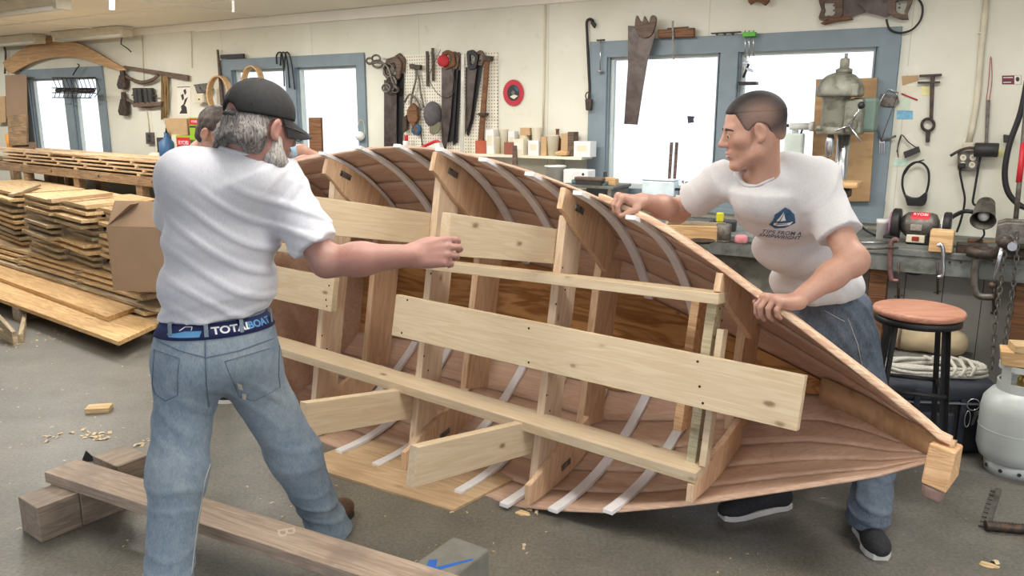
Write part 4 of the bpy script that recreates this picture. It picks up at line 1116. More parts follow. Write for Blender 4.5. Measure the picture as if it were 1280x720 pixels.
# --- raised rack with long stickered strips
A0 = flr(232, 239, .95)+UP*.09; LR = 4.3
rk = thing('lumber_rack', 'long timber rack on short posts carrying layers of pale strips', 'lumber rack', V((A0.x, A0.y, 0))+Rv*2.5)
rbox('rack_beam', A0-UP*.09-Rv*.5, LR+.5, .09, .085, M_beamW, rk); rbox('rack_beam', A0-UP*.09+Rn*.22-Rv*.5, LR+.5, .09, .085, M_beamW, rk)
for d in (.1, .78, 2.1, 3.4):
    rbox('post', V((A0.x, A0.y, 0))+Rv*d+Rn*.01, .12, .07, .955, M_beamW, rk); rbox('post', V((A0.x, A0.y, 0))+Rv*d+Rn*.22, .12, .07, .955, M_beamW, rk)
    rbox('cross_bearer', A0+Rv*d-UP*.005, .06, .30, .02, M_strip, rk)
for d in (.35, .55, 1.6, 2.7):
    rbox('bolt', A0+Rv*d-UP*.055-Rn*.004, .022, .01, .022, M_hole, rk)
nl = 4; z = 1.055
for i in range(nl):
    for j in range(2):
        s0 = random.uniform(-.35, .25)-(i == nl-1)*.0; l = LR-random.uniform(0, .5)-s0
        y = .01+j*.145
        o = rbox('wooden_strip', A0+Rv*s0+Rn*y+UP*(z-1.04), l, .125, .016, M_strip)
        tag(o, 'pale strip %s on the rack, %s of its layer' % (ORD[nl-1-i], ('at the front edge', 'along the back')[j]), 'wood strip', 'strips on the timber rack')
    if i < nl-1:
        for q, d in enumerate(np.arange(.05+.12*(i % 3), LR-.6, .62)):
            o = rbox('spacer_stick', A0+Rv*(d+random.uniform(-.05, .05))+UP*(z+.016-1.04)+Rn*.0, .035, .28, .020, M_strip)
            tag(o, 'thin spacer stick between the strips on the timber rack', 'spacer', 'spacer sticks on the timber rack')
    z += .036
z -= .02
for i, (s0, y, l, th) in enumerate(((-.3, .05, 3.0, .018), (1.3, .02, 3.2, .016), (.5, .17, 3.2, .018))):
    o = rbox('wooden_strip', A0+Rv*s0+Rn*y+UP*(z-1.04), l, .12, th, M_strip, rz=.02*(i-1)); tag(o, 'loose strip lying on top of the timber rack, %s' % ('nearer its end', 'farther down the shop', 'at its back edge')[i], 'wood strip', 'strips on the timber rack')
# dark bundles in the shade under the rack
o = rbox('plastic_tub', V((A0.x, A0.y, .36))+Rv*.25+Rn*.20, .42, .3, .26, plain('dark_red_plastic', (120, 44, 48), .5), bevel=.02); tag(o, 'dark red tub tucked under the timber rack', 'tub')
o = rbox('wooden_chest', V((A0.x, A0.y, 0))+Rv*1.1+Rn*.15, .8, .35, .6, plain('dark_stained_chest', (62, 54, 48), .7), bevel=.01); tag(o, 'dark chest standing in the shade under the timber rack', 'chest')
rbox('plastic_tub_stand', V((A0.x, A0.y, 0))+Rv*.2+Rn*.18, .5, .34, .36, M_beamW, o) if 0 else None
o2 = rbox('wooden_crate', V((A0.x, A0.y, 0))+Rv*.2+Rn*.18, .52, .34, .36, M_beamW, bevel=.006); tag(o2, 'low brown crate under the timber rack, below the red tub', 'crate')

# --- low stack of long boards along the floor
B0 = flr(200, 425, 0.0)
nl = 7; z = .0
for i in range(2):
    o = rbox('spacer_stick', B0+Rv*(.5+i*2.2)+Rn*.05+UP*0, .07, .75, .04, M_lumG); tag(o, 'bearer under the low board stack, %s' % ('near its end', 'far along it')[i], 'bearer', 'bearers of the low stack')
z = .04
for i in range(nl):
    for j in range(2):
        s0 = random.uniform(-.05, .45)+(.25 if i > 4 else 0); back = .0+j*.40+random.uniform(0, .05)+i*.012
        o = rbox('board', B0+Rv*s0+Rn*back+UP*z, 4.6-s0, .36, .026, M_lum if (i > 4 or random.random() < .35) else M_lumG, rz=random.uniform(-.006, .006))
        tag(o, 'long board %s in the low stack, %s' % (ORD[nl-1-i], ('front row', 'back row')[j]), 'board', 'boards in the low stack')
    z += .026
    if i < nl-1:
        for q in range(4):
            o = rbox('spacer_stick', B0+Rv*(.4+q*1.15+random.uniform(-.1, .1))+Rn*.06+UP*z, .04, .7, .018, M_lumG); tag(o, 'thin spacer stick between boards of the low stack', 'spacer', 'spacer sticks in the low stack')
        z += .018
ZL = z
# --- four tall columns of short boards with their ends towards the room
cols = [((-50, 229), (18, 242)), ((31, 244), (62, 252.5)), ((72, 250), (108, 259)), ((124, 259), (164, 268))]
names = ('farthest from the cardboard box', 'second farthest from the cardboard box', 'third, just beyond the one by the cardboard box', 'next to the cardboard box')
tops = (.855, .865, .86, .845)
for c, ((x0, y0), (x1, y1)) in enumerate(cols):
    p1 = flr(x1, y1, .85); p0 = flr(x0, y0, .85); w = (p0-p1).length
    n = 10; zt = tops[c]
    bot = ZL+.0; th = .027; gap = (zt-bot-n*th)/(n)
    for i in range(n):
        zz = bot+gap+(th+gap)*i
        wj = w*random.uniform(.9, 1.06) if i < n-1 else w; e = random.uniform(-.05, .07) if i < n-1 else 0
        q = V((p1.x, p1.y, zz))-Rn*e-Rv*(random.uniform(-.02, .05) if i < n-1 else 0)
        o = rbox('board', q, wj, .62+e, th, M_lum if (i > n-4 or random.random() < .4) else M_lumG, rz=.10+(random.uniform(-.02, .02) if i < n-1 else 0))
        tag(o, 'board %s of the tall stack %s' % (ORD[n-1-i], ('farthest from the box', 'second farthest from the box', 'one before the box', 'next to the cardboard box')[c]), 'board', 'boards in the tall stacks')
        if gap > .004:
            for k in (.08, .48):
                o = rbox('spacer_stick', V((p1.x, p1.y, zz-gap))+Rn*k+Rv*.01, w*.96, .04, gap, M_lumG); tag(o, 'spacer stick between board ends of the tall stacks', 'spacer', 'spacer sticks in the tall stacks')
def stick(a, b, w, t, mat, label, cat='stick', name='wooden_stick', group=None, up=None):
    o = board(name, a, b, up or UP, t, w, mat, None, .002); tag(o, label, cat, group); return o
stick(flr(14, 244, .885), flr(48, 231.5, .885), .05, .022, M_lumG, 'grey batten lying across the tall board stack farthest down the shop')
stick(flr(62, 251, .89), flr(139, 242.5, .89), .045, .03, M_strip, 'pale batten lying across the middle tall board stack')
stick(flr(104, 258, .885), flr(188, 249, .885), .04, .022, M_lum, 'thin batten across the tall board stack next to the cardboard box')
# --- wide planks just above the floor, nearest the room
def plankpoly(name, pix, z0, z1, mat, label):
    pts = [flr(x, y, z1) for x, y in pix]; c = sum(pts, V((0, 0, 0)))/len(pts); d = (pts[1]-pts[0]).normalized(); M = frame(c, d, z=UP); Mi = M.inverted()
    lp = [(Mi @ p) for p in pts]
    o = obj(name, MB().prism([(p.x, p.y) for p in lp], z0-z1, 0), mat, None, M, .002); return tag(o, label, 'plank', 'floor planks')
M_planky = wood('yellow_plank', (220, 184, 132), (184, 142, 92), rings=2.0, knots=.25, var=.05, fibre=.3)
plankpoly('plank', [(-90, 341), (148, 427), (196, 405), (150, 388), (-60, 318)], .10, .13, M_planky, 'lower wide plank raised off the floor on blocks, its corner cut square')
plankpoly('plank', [(-70, 322), (134, 396), (172, 383), (-40, 305)], .131, .165, M_planky, 'upper wide plank lying on another, covered with sawdust')
for i, px in enumerate(((24, 402), (-60, 372))):
    p = flr(px[0], px[1], 0); o = rbox('timber_block', p, .12, .3, .10, M_block, bevel=.004); tag(o, ('short block under the wide floor plank, in view', 'short block under the wide floor plank, farther down')[i], 'block', 'blocks under floor planks')
o = rbox('timber_block', flr(150, 415, 0)+Rv*.1+Rn*.2, .12, .25, .10, M_block, bevel=.004); tag(o, 'short block in the shadow under the end of the wide floor plank', 'block', 'blocks under floor planks')
o = obj('wood_chip', MB().prism([(-.05, -.015), (.05, -.012), (.055, .012), (-.045, .016)], 0, .008), M_lum, None, T(flr(113, 398, .13)) @ R(-.5, 'Z'), .001); tag(o, 'small offcut on the lower wide plank', 'offcut')
# --- cardboard box leaning open
bx = flr(208, 366, ZL+.01)
Mb = Matrix((V((.985, -.17, 0)), V((.17, .985, 0)), UP)).transposed().to_4x4(); Mb.translation = bx
cb_ = thing('cardboard_box', 'open brown cardboard box on the low board stack behind the man in the cap', 'box', Mb)
obj('side', MB().box((-.42, 0, 0), (.10, .006, .47)).box((-.42, .3, 0), (.10, .306, .47)).box((-.42, 0, 0), (-.414, .3, .47)).box((.094, 0, 0), (.10, .3, .47)).box((-.42, 0, 0), (.10, .3, .005)), M_card, cb_, bevel=.001)
obj('flap', MB().box((0, 0, 0), (.50, .005, .20)), M_card, cb_, Mb @ T((-.41, 0, .47)) @ R(-.55, 'X'), .001)
obj('flap', MB().box((0, 0, 0), (.005, .3, .26)), M_card, cb_, Mb @ T((-.42, 0, .47)) @ R(.9, 'Y'), .001)
# --- timber blocks and the beam laid over them
def tbox(name, p0, p1, p2, h, mat, label, cat, group=None, bevel=.004, name_=None):
    """block on the floor from corner p1 along p0 and p2 (floor points)"""
    p0, p1, p2 = V(p0), V(p1), V(p2); x = (p0-p1); M = frame(p1, x, z=UP); lx = x.length; q = M.inverted() @ p2
    o = obj(name, MB().box((0, min(0, q.y), 0), (lx, max(0, q.y), h)), mat, None, M, bevel); return tag(o, label, cat, group)
k1 = flr(52, 679, 0); k2 = flr(104, 658, 0); k0 = flr(26, 664, 0)
tbox('timber_block', k2, k1, k0, .145, M_block, 'pale square timber block under the end of the stencilled floor beam', 'block')
d12 = (k2-k1); k3 = k2+d12*.01
tbox('timber_block', k3+d12*1.15, k3, k3+(k0-k1), .143, M_block, 'second timber block in line under the stencilled floor beam, nearer the man', 'block')
tbox('timber_block', flr(190, 604, 0), flr(150, 620, 0), flr(128, 602, 0), .135, M_block, 'grey-brown timber block on the floor beyond the stencilled beam', 'block')
z1 = .19
e0, e1 = flr(55, 590, z1), flr(98, 573.5, z1); f0 = flr(452, 720, z1)
dx = (f0-e0).normalized(); M = frame(e0, dx, z=UP); wd = (M.inverted() @ e1).y; Lb = 2.2
bmx = thing('timber_beam', 'long brown plank with a pale stencilled letter, laid across the timber blocks', 'plank', M @ T((0, 0, -.045)))
obj('plank_body', MB().cbox((0, 0, 0), (Lb, abs(wd), .045)), wood('brown_plank', (186, 166, 148), (156, 134, 116), rings=2, knots=.1, var=.04, stain=(130, 116, 108)), bmx, M @ T((Lb/2, wd/2, -.0225)), .003)
pB = flr(357, 665, z1); text('stencil_letter', 'B', .085, plain('faded_white_stencil', (196, 180, 164), .9), bmx, frame(pB+UP*.0005, V((.35, -.94, 0)), z=UP), .0003, sx=1.3)
# concrete block
c0, c1 = flr(567, 669.5, .15), flr(612, 686, .15)
x = (c1-c0).normalized(); Mc = frame(c0, x, z=UP); wd = (c1-c0).length
cbk = thing('concrete_block', 'grey concrete block with a blue crayon mark', 'block', Mc @ T((0, 0, -.15)))
obj('block_body', MB().box((0, -.42, -.15), (wd, 0, 0)), plain('cast_concrete', (128, 126, 118), .9, var=.16, scale=14, bump=.3), cbk, Mc, .008)
o = obj('blue_mark', MB().prism([(.03, -.17), (.05, -.15), (.075, -.19), (wd-.01, -.08), (wd-.005, -.09), (.085, -.215), (.09, -.25), (.07, -.215), (.045, -.20)], 0, .0006), plain('blue_crayon', (44, 104, 196), .8), cbk, Mc)
# plywood sheet under the hull
q0, q1, q2 = flr(372, 579, .012), flr(566, 637.5, .012), flr(609.5, 615, .012)
ex = (q0-q1).normalized(); Ms = frame(q1, ex, z=UP); ay = (q2-q1).normalized(); b2 = Ms.inverted() @ (q1+ay*.85)
o = obj('plywood_sheet', MB().prism([(0, 0), ((q0-q1).length, 0), ((q0-q1).length+b2.x, b2.y), (b2.x, b2.y)], -.012, 0), wood('floor_plywood', (204, 176, 142), (182, 152, 118), rings=1.5, knots=.3, var=.03, stretch=7), None, Ms, .001)
tag(o, 'plywood sheet lying on the floor under the boat', 'plywood')
# off-cuts and scraps
tbox('wood_scrap', flr(137, 516, 0), flr(106, 518, 0), flr(106, 512, 0), .03, M_lum, 'small pale offcut lying alone on the open floor', 'offcut')
m = frame(flr(126, 578, 0), V((.9, .3, 0)), z=UP)
sc_ = thing('metal_angle', 'dark bent metal angle lying on the floor beyond the beam', 'metal scrap', m)
obj('plate', MB().box((-.09, -.03, 0), (.09, .03, .006)), M_steel, sc_, m, .001)
obj('upright', MB().prism([(-.085, 0), (-.02, 0), (-.06, .055)], -.003, .003, R(PI/2, 'X')), M_blk2, sc_, m @ T((0, .02, .005)))
obj('upright', MB().prism([(.02, 0), (.085, 0), (.07, .035), (.03, .03)], -.003, .003, R(PI/2, 'X')), M_blk2, sc_, m @ T((0, -.02, .005)))
ms = frame(flr(14, 428, 0), V((.75, -.66, 0)), z=UP)
tr = thing('sawhorse', 'wooden trestle end sticking into view at the edge by the floor planks', 'trestle', ms)
def tbd(a, b, w=.06, t=.03): board('trestle_bar', ms @ V(a), ms @ V(b), UP, w, t, M_lumG, tr)
tbd((-.9, 0, .03), (.10, 0, .03)); tbd((-.9, -.0, .30), (.085, -.0, .066)); tbd((-.9, .40, .03), (.05, .05, .03))
tag(tr, 'wooden trestle foot reaching in from the edge below the floor planks', 'trestle')
# shavings
mbk = MB(); rs = random.Random(5)
def chip(p, sz):
    a = rs.uniform(0, 6.3); u = V((math.cos(a), math.sin(a), 0)); v = V((-u.y, u.x, 0)); k = rs.uniform(.3, .6); h = rs.uniform(.1, .35)*sz
    pts = []
    for i in range(4):
        t = i/3; c = p+u*sz*(t-.5)+UP*(.002+h*math.sin(PI*t)*rs.uniform(.3, 1)); pts.append((c-v*sz*k*.5, c+v*sz*k*.5))
    mbk.add([q for pr in pts for q in pr], [(2*i, 2*i+1, 2*i+3, 2*i+2) for i in range(3)])
for i in range(420):
    x, y = rs.uniform(0, 1280), 430+290*rs.random()**1.2
    if x > 700 and rs.random() < .75: continue
    if x > 850 and rs.random() < .5: continue
    chip(flr(x, y, .001), rs.uniform(.006, .020))
for cx_, cy_, n in ((118, 546, 16), (112, 543, 10), (65, 545, 8), (178, 553, 8), (70, 415, 10), (60, 425, 12), (28, 432, 10), (655, 640, 5), (650, 632, 6), (655, 685, 3), (1236, 706, 2), (345, 660, 6)):
    for i in range(n): chip(flr(rs.gauss(cx_, 9), rs.gauss(cy_, 3), .001), rs.uniform(.012, .032))
o = obj('wood_shavings', mbk, plain('shaving', (214, 190, 152), .8, var=.15), None, Matrix(), fix=False); o['kind'] = 'stuff'; tag(o, 'curled pale wood shavings and dust scattered over the concrete floor', 'shavings')
for pix, lab in (((1235, 707), 'flat pale wood chip alone on the floor below the bow man'), ((654, 642), 'crumpled pale shaving in front of the bow mould')):
    p = flr(*pix, 0); o = obj('wood_chip', MB().prism([(-.03, -.012), (.0, -.022), (.035, -.004), (.02, .014), (-.02, .018)], 0, .005), M_lum, None, T(p) @ R(-.5, 'Z'), .001); tag(o, lab, 'wood chip')
# ================================================================== things along the long wall
WB = Matrix((-WU, UP, WN)).transposed().to_4x4(); WB.translation = WP        # x towards the bow end, y up, z out of the wall
def wq(x, y, off=0.0):
    u, z = wuz(x, y, off); return V((-u, z, off))
def wM(x, y, off=0.0): return WB @ T(wq(x, y, off))
def wpp(pts, c, off): return [((wq(x, y, off)-c).x, (wq(x, y, off)-c).y) for x, y in pts]
def cen(pts): return (sum(p[0] for p in pts)/len(pts), sum(p[1] for p in pts)/len(pts))
def wplate(name, pts, o0, o1, mat, parent=None, bevel=.001, label=None, cat=None, group=None):
    """a silhouette on the wall, given its thickness from o0 to o1 out of the wall"""
    cx, cy = cen(pts); c = wq(cx, cy, o1); M = WB @ T((c.x, c.y, 0))
    o = obj(name, MB().prism(wpp(pts, c, o1), o0, o1), mat, parent, M, bevel)
    if label: tag(o, label, cat, group)
    return o
def wthing(name, label, cat, x, y, off=0.0, group=None): return thing(name, label, cat, wM(x, y, off), group)
def wtube(name, pts, off, r, mat, parent=None, n=7, label=None, cat=None, closed=False, group=None, flat=None):
    offs = off if isinstance(off, (list, tuple)) else [off]*len(pts)
    P = [WB @ wq(x, y, o) for (x, y), o in zip(pts, offs)]; c = sum(P, V((0, 0, 0)))/len(P)
    M = WB.copy(); M.translation = c; Mi = M.inverted()
    o = obj(name, MB().tube([Mi @ p for p in P], r, n, closed=closed, flat=flat), mat, parent, M)
    if label: tag(o, label, cat, group)
    return o
def cur(pts, n=6):       # smooth curve through pixel points
    out = []; m = len(pts)
    for i in range(m-1):
        p0, p1, p2, p3 = pts[max(0, i-1)], pts[i], pts[i+1], pts[min(m-1, i+2)]
        for k in range(n):
            t = k/n; out.append(tuple(.5*(2*b+(c-a)*t+(2*a-5*b+4*c-d)*t*t+(3*b-a-3*c+d)*t**3) for a, b, c, d in zip(p0, p1, p2, p3)))
    return out+[pts[-1]]
def circ(x, y, rx, ry=None, n=24, a0=0, a1=2*PI):
    ry = ry or rx; full = abs(a1-a0-2*PI) < 1e-6
    return [(x+rx*math.cos(lerp(a0, a1, i/(n if full else n-1))), y+ry*math.sin(lerp(a0, a1, i/(n if full else n-1)))) for i in range(n)]
M_blade = worn('saw_steel', (98, 88, 84), (70, 60, 56), .45, .55, 12, .4, .65, .05)
M_iron = worn('dark_iron', (66, 62, 60), (98, 78, 62), .55, .6, 30)
M_iron2 = worn('grey_iron', (122, 118, 112), (92, 84, 76), .5, .7, 26)
M_black = plain('black_steel', (38, 37, 38), .5, .2, var=.2)
M_chrome = plain('bright_steel', (196, 198, 202), .22, .95, var=.03)
M_handle = wood('dark_handle', (132, 92, 62), (86, 58, 40), rings=2.5, knots=0, var=.1)
M_hand2 = wood('grey_brown_handle', (120, 100, 86), (78, 64, 56), rings=2.5, knots=0, var=.1)
M_paper = plain('paper', (232, 228, 214), .85, var=.03); M_ivory = plain('ivory_card', (226, 218, 196), .8, var=.05)
M_whiteP = plain('white_plastic', (226, 226, 222), .45, var=.03)
M_grn = plain('lime_green', (150, 186, 44), .5, var=.05); M_red = plain('red_paint', (196, 36, 48), .5, var=.06)
M_blu = plain('blue_plastic', (48, 92, 132), .45, var=.06); M_dk = plain('dark_plastic', (48, 46, 46), .55, var=.1)
M_tan = plain('tan_card', (188, 156, 116), .8, var=.08); M_cream = plain('cream_plastic', (222, 212, 184), .6, var=.05)
M_bwood = wood('bent_ash', (226, 190, 142), (192, 150, 102), rings=2, knots=0, var=.05)
M_org = plain('orange_plastic', (226, 150, 60), .5)

# --- far window end
wplate('wooden_template', cur([(3, 78), (20, 66), (40, 54), (58, 48.5), (78, 48.5), (98, 54), (118, 64), (140, 77), (156, 86), (150, 88), (128, 82), (104, 74), (80, 71), (58, 73), (40, 78), (26, 85), (14, 92), (8, 88)], 3), .05, .072, wood('pale_ply', (204, 168, 124), (178, 138, 96), rings=1.6, knots=0, var=.03), None, .001, 'arched pale plywood template hung high over the far window', 'template')
wplate('wooden_batten', [(154, 82), (234, 94), (234, 101), (156, 86)], .02, .045, M_hand2, None, .001, 'grey straight batten running from the arched template', 'batten')
t = wthing('wire_rack', 'dark wire rack hung in front of the far window', 'rack', 95, 110, .15)
for i in range(11):
    x = 66+i*5.4; wtube('wire', [(x, 97+abs(i-5)*.1), (x+5, 110+i*.2), (x+2-(i > 8)*4, 122)], [.06, .20, .16], .0045, M_black, t, 5)
for y, o in ((97, .06), (110, .20), (122, .16), (116, .18)): wtube('rail', [(65, y), (120-(y > 120)*6, y+.5)], o, .006, M_black, t, 5)
wtube('hook', cur([(91, 94), (95, 87), (99, 82), (97, 80)], 4), [.08]*13, .007, M_black, t, 5)
for x, y in ((80, 113), (98, 113), (108, 114)): wtube('tool_handle', [(x-9, y), (x+9, y-1)], .17, .022, M_dk, t, 8)
wtube('hanging_strap', cur([(4, 56), (7, 66), (6, 92)], 4), .04, .012, M_hand2, None, 6, 'dark strap hanging down at the far end beside the template', 'strap')
wplate('cardboard_sheet', [(6, 94), (33, 93), (34, 145), (8, 147)], .10, .106, M_card, None, .001, 'brown cardboard sheet leaning beside the far window', 'cardboard')
wplate('plywood_offcut', [(9, 144), (33, 143), (34, 181), (11, 182)], .13, .150, M_beamW, None, .001, 'brown plywood offcut leaning below the cardboard sheet', 'offcut')
wplate('tan_folder', [(-6, 121), (6, 120), (7, 153), (-6, 154)], .06, .07, M_tan, None, .001, 'tan folder standing at the very edge beside the cardboard sheet', 'folder')
# bench under the far windows: wide shelf carrying small things
Msh = WB
def wbench(name, x0, x1, z, depth, th, mat, label, cat):
    u0, u1 = -wuz(x0, 200)[0], -wuz(x1, 200)[0]; t = thing(name, label, cat, WB @ T(((u0+u1)/2, 0, depth/2)))
    obj('worktop', MB().box((u0, z-th, 0.001), (u1, z, depth)), mat, t, WB, .004)
    n = max(2, int((u1-u0)/1.2))
    for i in range(n+1):
        u = lerp(u0+.06, u1-.06, i/n); obj('leg', MB().box((u-.04, 0, depth-.12), (u+.04, z-th, depth-.04)), M_beamW, t, WB, .003)
    return t
HB = 1.045
wbench('work_counter', 95, 330, HB, .34, .04, M_beamW, 'long narrow bench along the wall between the far windows, behind the lumber', 'workbench')
wbench('work_counter', -40, 94, HB, .14, .04, M_beamW, 'shallow wall ledge under the farthest window, behind the lumber', 'ledge')
def on_bench(px, py_bottom, off):   # point on the far bench in this pixel column
    q = wq(px, py_bottom, off); return WB @ V((q.x, HB, off))
def wbox(name, x0, x1, y0, y1, o0, o1, mat, parent=None, label=None, cat=None, group=None, bevel=.003, zb=None):
    """box standing against the wall spanning these pixels at its front face"""
    a = wq(x0, y1, o1); b = wq(x1, y0, o1); zl = zb if zb is not None else a.y
    M = WB @ T(((a.x+b.x)/2, zl, (o0+o1)/2)); w, h, d = abs(b.x-a.x), max(.01, b.y-zl), o1-o0
    o = obj(name, MB().box((-w/2, 0, -d/2), (w/2, h, d/2)), mat, parent, M, bevel)
    if label: tag(o, label, cat, group)
    return o, M, (w, h, d)
def wcyl(name, x0, x1, y0, y1, off, mat, label=None, cat=None, group=None, prof=None, zb=None, parent=None, n=20):
    r = abs(wq(x1, y0, off).x-wq(x0, y0, off).x)/2; a = wq((x0+x1)/2, y1, off); b = wq((x0+x1)/2, y0, off); zl = zb if zb is not None else a.y
    h = max(.01, b.y-zl); M = WB @ T((a.x, zl, off)) @ R(-PI/2, 'X')
    o = obj(name, MB().lathe([(k*r, q*h) for k, q in (prof or ((.94, 0), (1, .02), (1, .97), (.95, 1)))], n), mat, parent, M)
    if label: tag(o, label, cat, group)
    return o, M, (r, h)
# rolls and bottles on the far bench
for x0, x1, y, r, mt, lab in ((112, 186, 183, .055, plain('pale_plastic_film', (196, 198, 190), .35), 'long roll of pale plastic film lying on the far bench'), (112, 190, 177, .045, M_beamW, 'long brown cardboard tube lying behind the film roll')):
    a, b = on_bench(x0, y, .2+(.06 if mt is M_beamW else 0)), on_bench(x1, y, .2+(.06 if mt is M_beamW else 0))
    if mt is M_beamW: a, b = on_bench(x0, y, .06), on_bench(x1, y, .06)
    d = (b-a).normalized(); M = frame(a+UP*(r+.002), d, z=UP); L_ = (b-a).length
    t = thing('film_roll' if mt is not M_beamW else 'cardboard_tube', lab, 'roll', M)
    obj('roll_body', MB().cyl((0, 0, 0), (L_, 0, 0), r), mt, t, M); obj('core', MB().cyl((-.01, 0, 0), (L_+.01, 0, 0), r*.35), M_dk, t, M)
    if mt is not M_beamW:
        for q in (.62, .82): obj('blue_band', MB().cyl((L_*q, 0, 0), (L_*q+.05, 0, 0), r*1.02), M_blu, t, M)
a = on_bench(190, 188, .24); b = on_bench(199, 188, .24); d = (b-a).normalized(); M = frame(a+UP*.075, d, z=UP)
t = thing('cloth_roll', 'stubby cream roll of wadding with a dark hollow core on the far bench', 'roll', M)
obj('roll_body', MB().lathe([(.03, 0), (.07, 0), (.075, .02), (.072, .16), (.03, .16)], 20, R(PI/2, 'Y')), M_cream, t, M); obj('core', MB().cyl((-.002, 0, 0), (.162, 0, 0), .031), M_dk, t, M)
t, M, (r, h) = wcyl('spray_bottle', 204, 217, 166, 195, .2, M_blu, None, None, None, ((.9, 0), (1, .03), (1, .72), (.35, .86), (.30, .9), (.30, 1)), HB)
tag(t, 'blue bottle with a black spout standing on the far bench', 'bottle'); obj('spout', MB().cyl((0, 0, h), (0, 0, h+.05), .012, .004).cyl((0, 0, h-.02), (0, 0, h+.005), .02), M_black, t, M)
t, M, (r, h) = wcyl('paint_can', 200, 207, 172, 194, .14, M_iron, 'dark tin half hidden behind the blue bottle', 'tin', None, None, HB)
o, M, _ = wbox('cardboard_box', 208, 233, 148, 172, .02, .16, M_tan, None, 'small brown box standing on other boxes beside the blue bottle', 'box'); 
o, M, (w_, h_, d_) = wbox('small_box', 216, 235, 169, 194, .02, .18, M_ivory, None, 'cream box with a brown picture beneath the small brown box', 'box', None, .003, HB)
o, M, (w_, h_, d_) = wbox('cardboard_box', 206, 216, 172, 194, .02, .12, M_tan, None, 'brown carton beside the blue bottle, under the small brown box', 'box', None, .003, HB)
for (x0, x1, y0, y1, zb, lab) in ((222, 262, 170, 194, HB, 'lime green and black power tool box, lower of two'), (238, 266, 147, 170, None, 'lime green and black power tool box, upper of two')):
    o, M, (w_, h_, d_) = wbox('tool_box', x0, x1, y0, y1, .04, .30, M_dk, None, lab+' on the far bench', 'tool box', None, .004, zb)
    F_ = M @ T((0, h_/2, d_/2))
    obj('green_panel', MB().box((-w_/2-.001, -h_*.5, -.005), (w_/2+.001, -h_*.05, .002)).box((-w_*.5, h_*.05, -.004), (w_*.5, h_*.5, .0015)), M_grn, o, F_)
    obj('picture_panel', MB().box((-w_*.2, -h_*.35, .0), (w_*.42, h_*.38, .003)), plain('box_print', (96, 104, 62), .6, var=.6, scale=20), o, F_)
    obj('red_panel', MB().box((-w_*.48, h_*.12, .0), (-w_*.08, h_*.44, .004)), M_red, o, F_)
    text('lettering', 'RYOBI', h_*.17, M_white, o, F_ @ T((-w_*.28, h_*.28, .0045)), .0005)
t, M, (r, h) = wcyl('plastic_cup', 12, 19, 168, 184, .08, M_org, 'small orange cup standing at the far end of the bench', 'cup', None, ((.8, 0), (1, 1), (.9, 1), (.7, .1)), HB)
wbox('wooden_block', 18, 35, 178, 188, .02, .12, M_beamW, None, 'brown wooden block on the bench beside the orange cup', 'block', None, .003, HB)
# --- old curved tools between the windows
for k, (hx, hy0, hy1, pts) in enumerate(((151.5, 88, 112, [(152, 92), (162, 98), (176, 103), (190, 100), (198, 94)]), (153, 118, 145, [(154, 123), (162, 126), (172, 131), (186, 133), (200, 130)]))):
    t = wthing('adze', ('upper curved-handled adze hung on the wall by the far window', 'lower curved-handled adze hung on the wall under its twin')[k], 'adze', hx, hy1, .04)
    wplate('blade', [(hx-3, hy0+6), (hx+3, hy0+4), (hx+5, hy1-4), (hx+3, hy1), (hx-4, hy1-1), (hx-6, hy1-6)], .03, .075, M_iron, t, .004)
    wplate('eye', [(hx-2, hy0-3), (hx+1, hy0-3), (hx+3, hy0+8), (hx-2, hy0+8)], .035, .07, M_iron, t, .003)
    wtube('handle', cur(pts, 5), .05, .020, M_hand2, t, 8, flat=.7)
t = wthing('tool_shelf', 'small wall shelf holding a row of dark wooden rollers', 'shelf', 184, 133, .05)
wplate('shelf_board', [(166, 128.5), (201, 127), (201, 132), (166, 134)], .0, .08, M_hand2, t); 
for x in (171.5, 177, 184.5, 190): 
    o, M, _ = wcyl('wooden_roller', x-2.6, x+2.6, 110, 129, .05, M_dk, 'dark wooden roller in the row on the small wall shelf', 'roller', 'rollers on the small shelf', ((.9, 0), (1, .1), (.85, .2), (1, .35), (.85, .5), (1, .65), (.85, .8), (1, .95), (.8, 1)))
wtube('roller_rod', [(165, 119), (196, 120)], .05, .008, M_iron, t, 5)
mb = MB(); rs2 = random.Random(2); c0_ = wq(206, 120, .03)
for i in range(22):
    x = 202+rs2.random()*8; y1 = 150-rs2.random()*18+(x > 206)*6; P = [wq(x+rs2.uniform(-.5, .5), y, .02+rs2.random()*.03)-c0_ for y in (95, 112, 130, y1)]; mb.tube(P, .0055, 5)
o = obj('fibre_bundle', mb, plain('dry_fibre', (150, 124, 84), .9, var=.25), None, WB @ T(c0_), fix=False); tag(o, 'hanging bundle of dry brown fibre beside the curved tools', 'fibre bundle')
t = wthing('wall_print', 'small white print of black branching figures pinned to the wall', 'print', 229, 126, .004)
wplate('sheet', [(221, 107.5), (238, 107), (238, 144.5), (222, 144.5)], 0, .004, M_paper, t)
wplate('ink_border', [(221.6, 108.5), (237.4, 108), (237.4, 109), (221.8, 109.5)], .004, .0045, M_dk, t, 0)
for pts in ([(224, 142), (234, 142), (233, 134), (229, 130), (226, 133), (227, 137)], [(229, 131), (231, 124), (235, 121), (233, 126), (231, 131)], [(228, 126), (226, 119), (229, 117), (230, 123)], [(231, 119), (229, 113), (232, 111), (233, 116)]): wplate('ink_figure', pts, .004, .005, M_dk, t, 0)
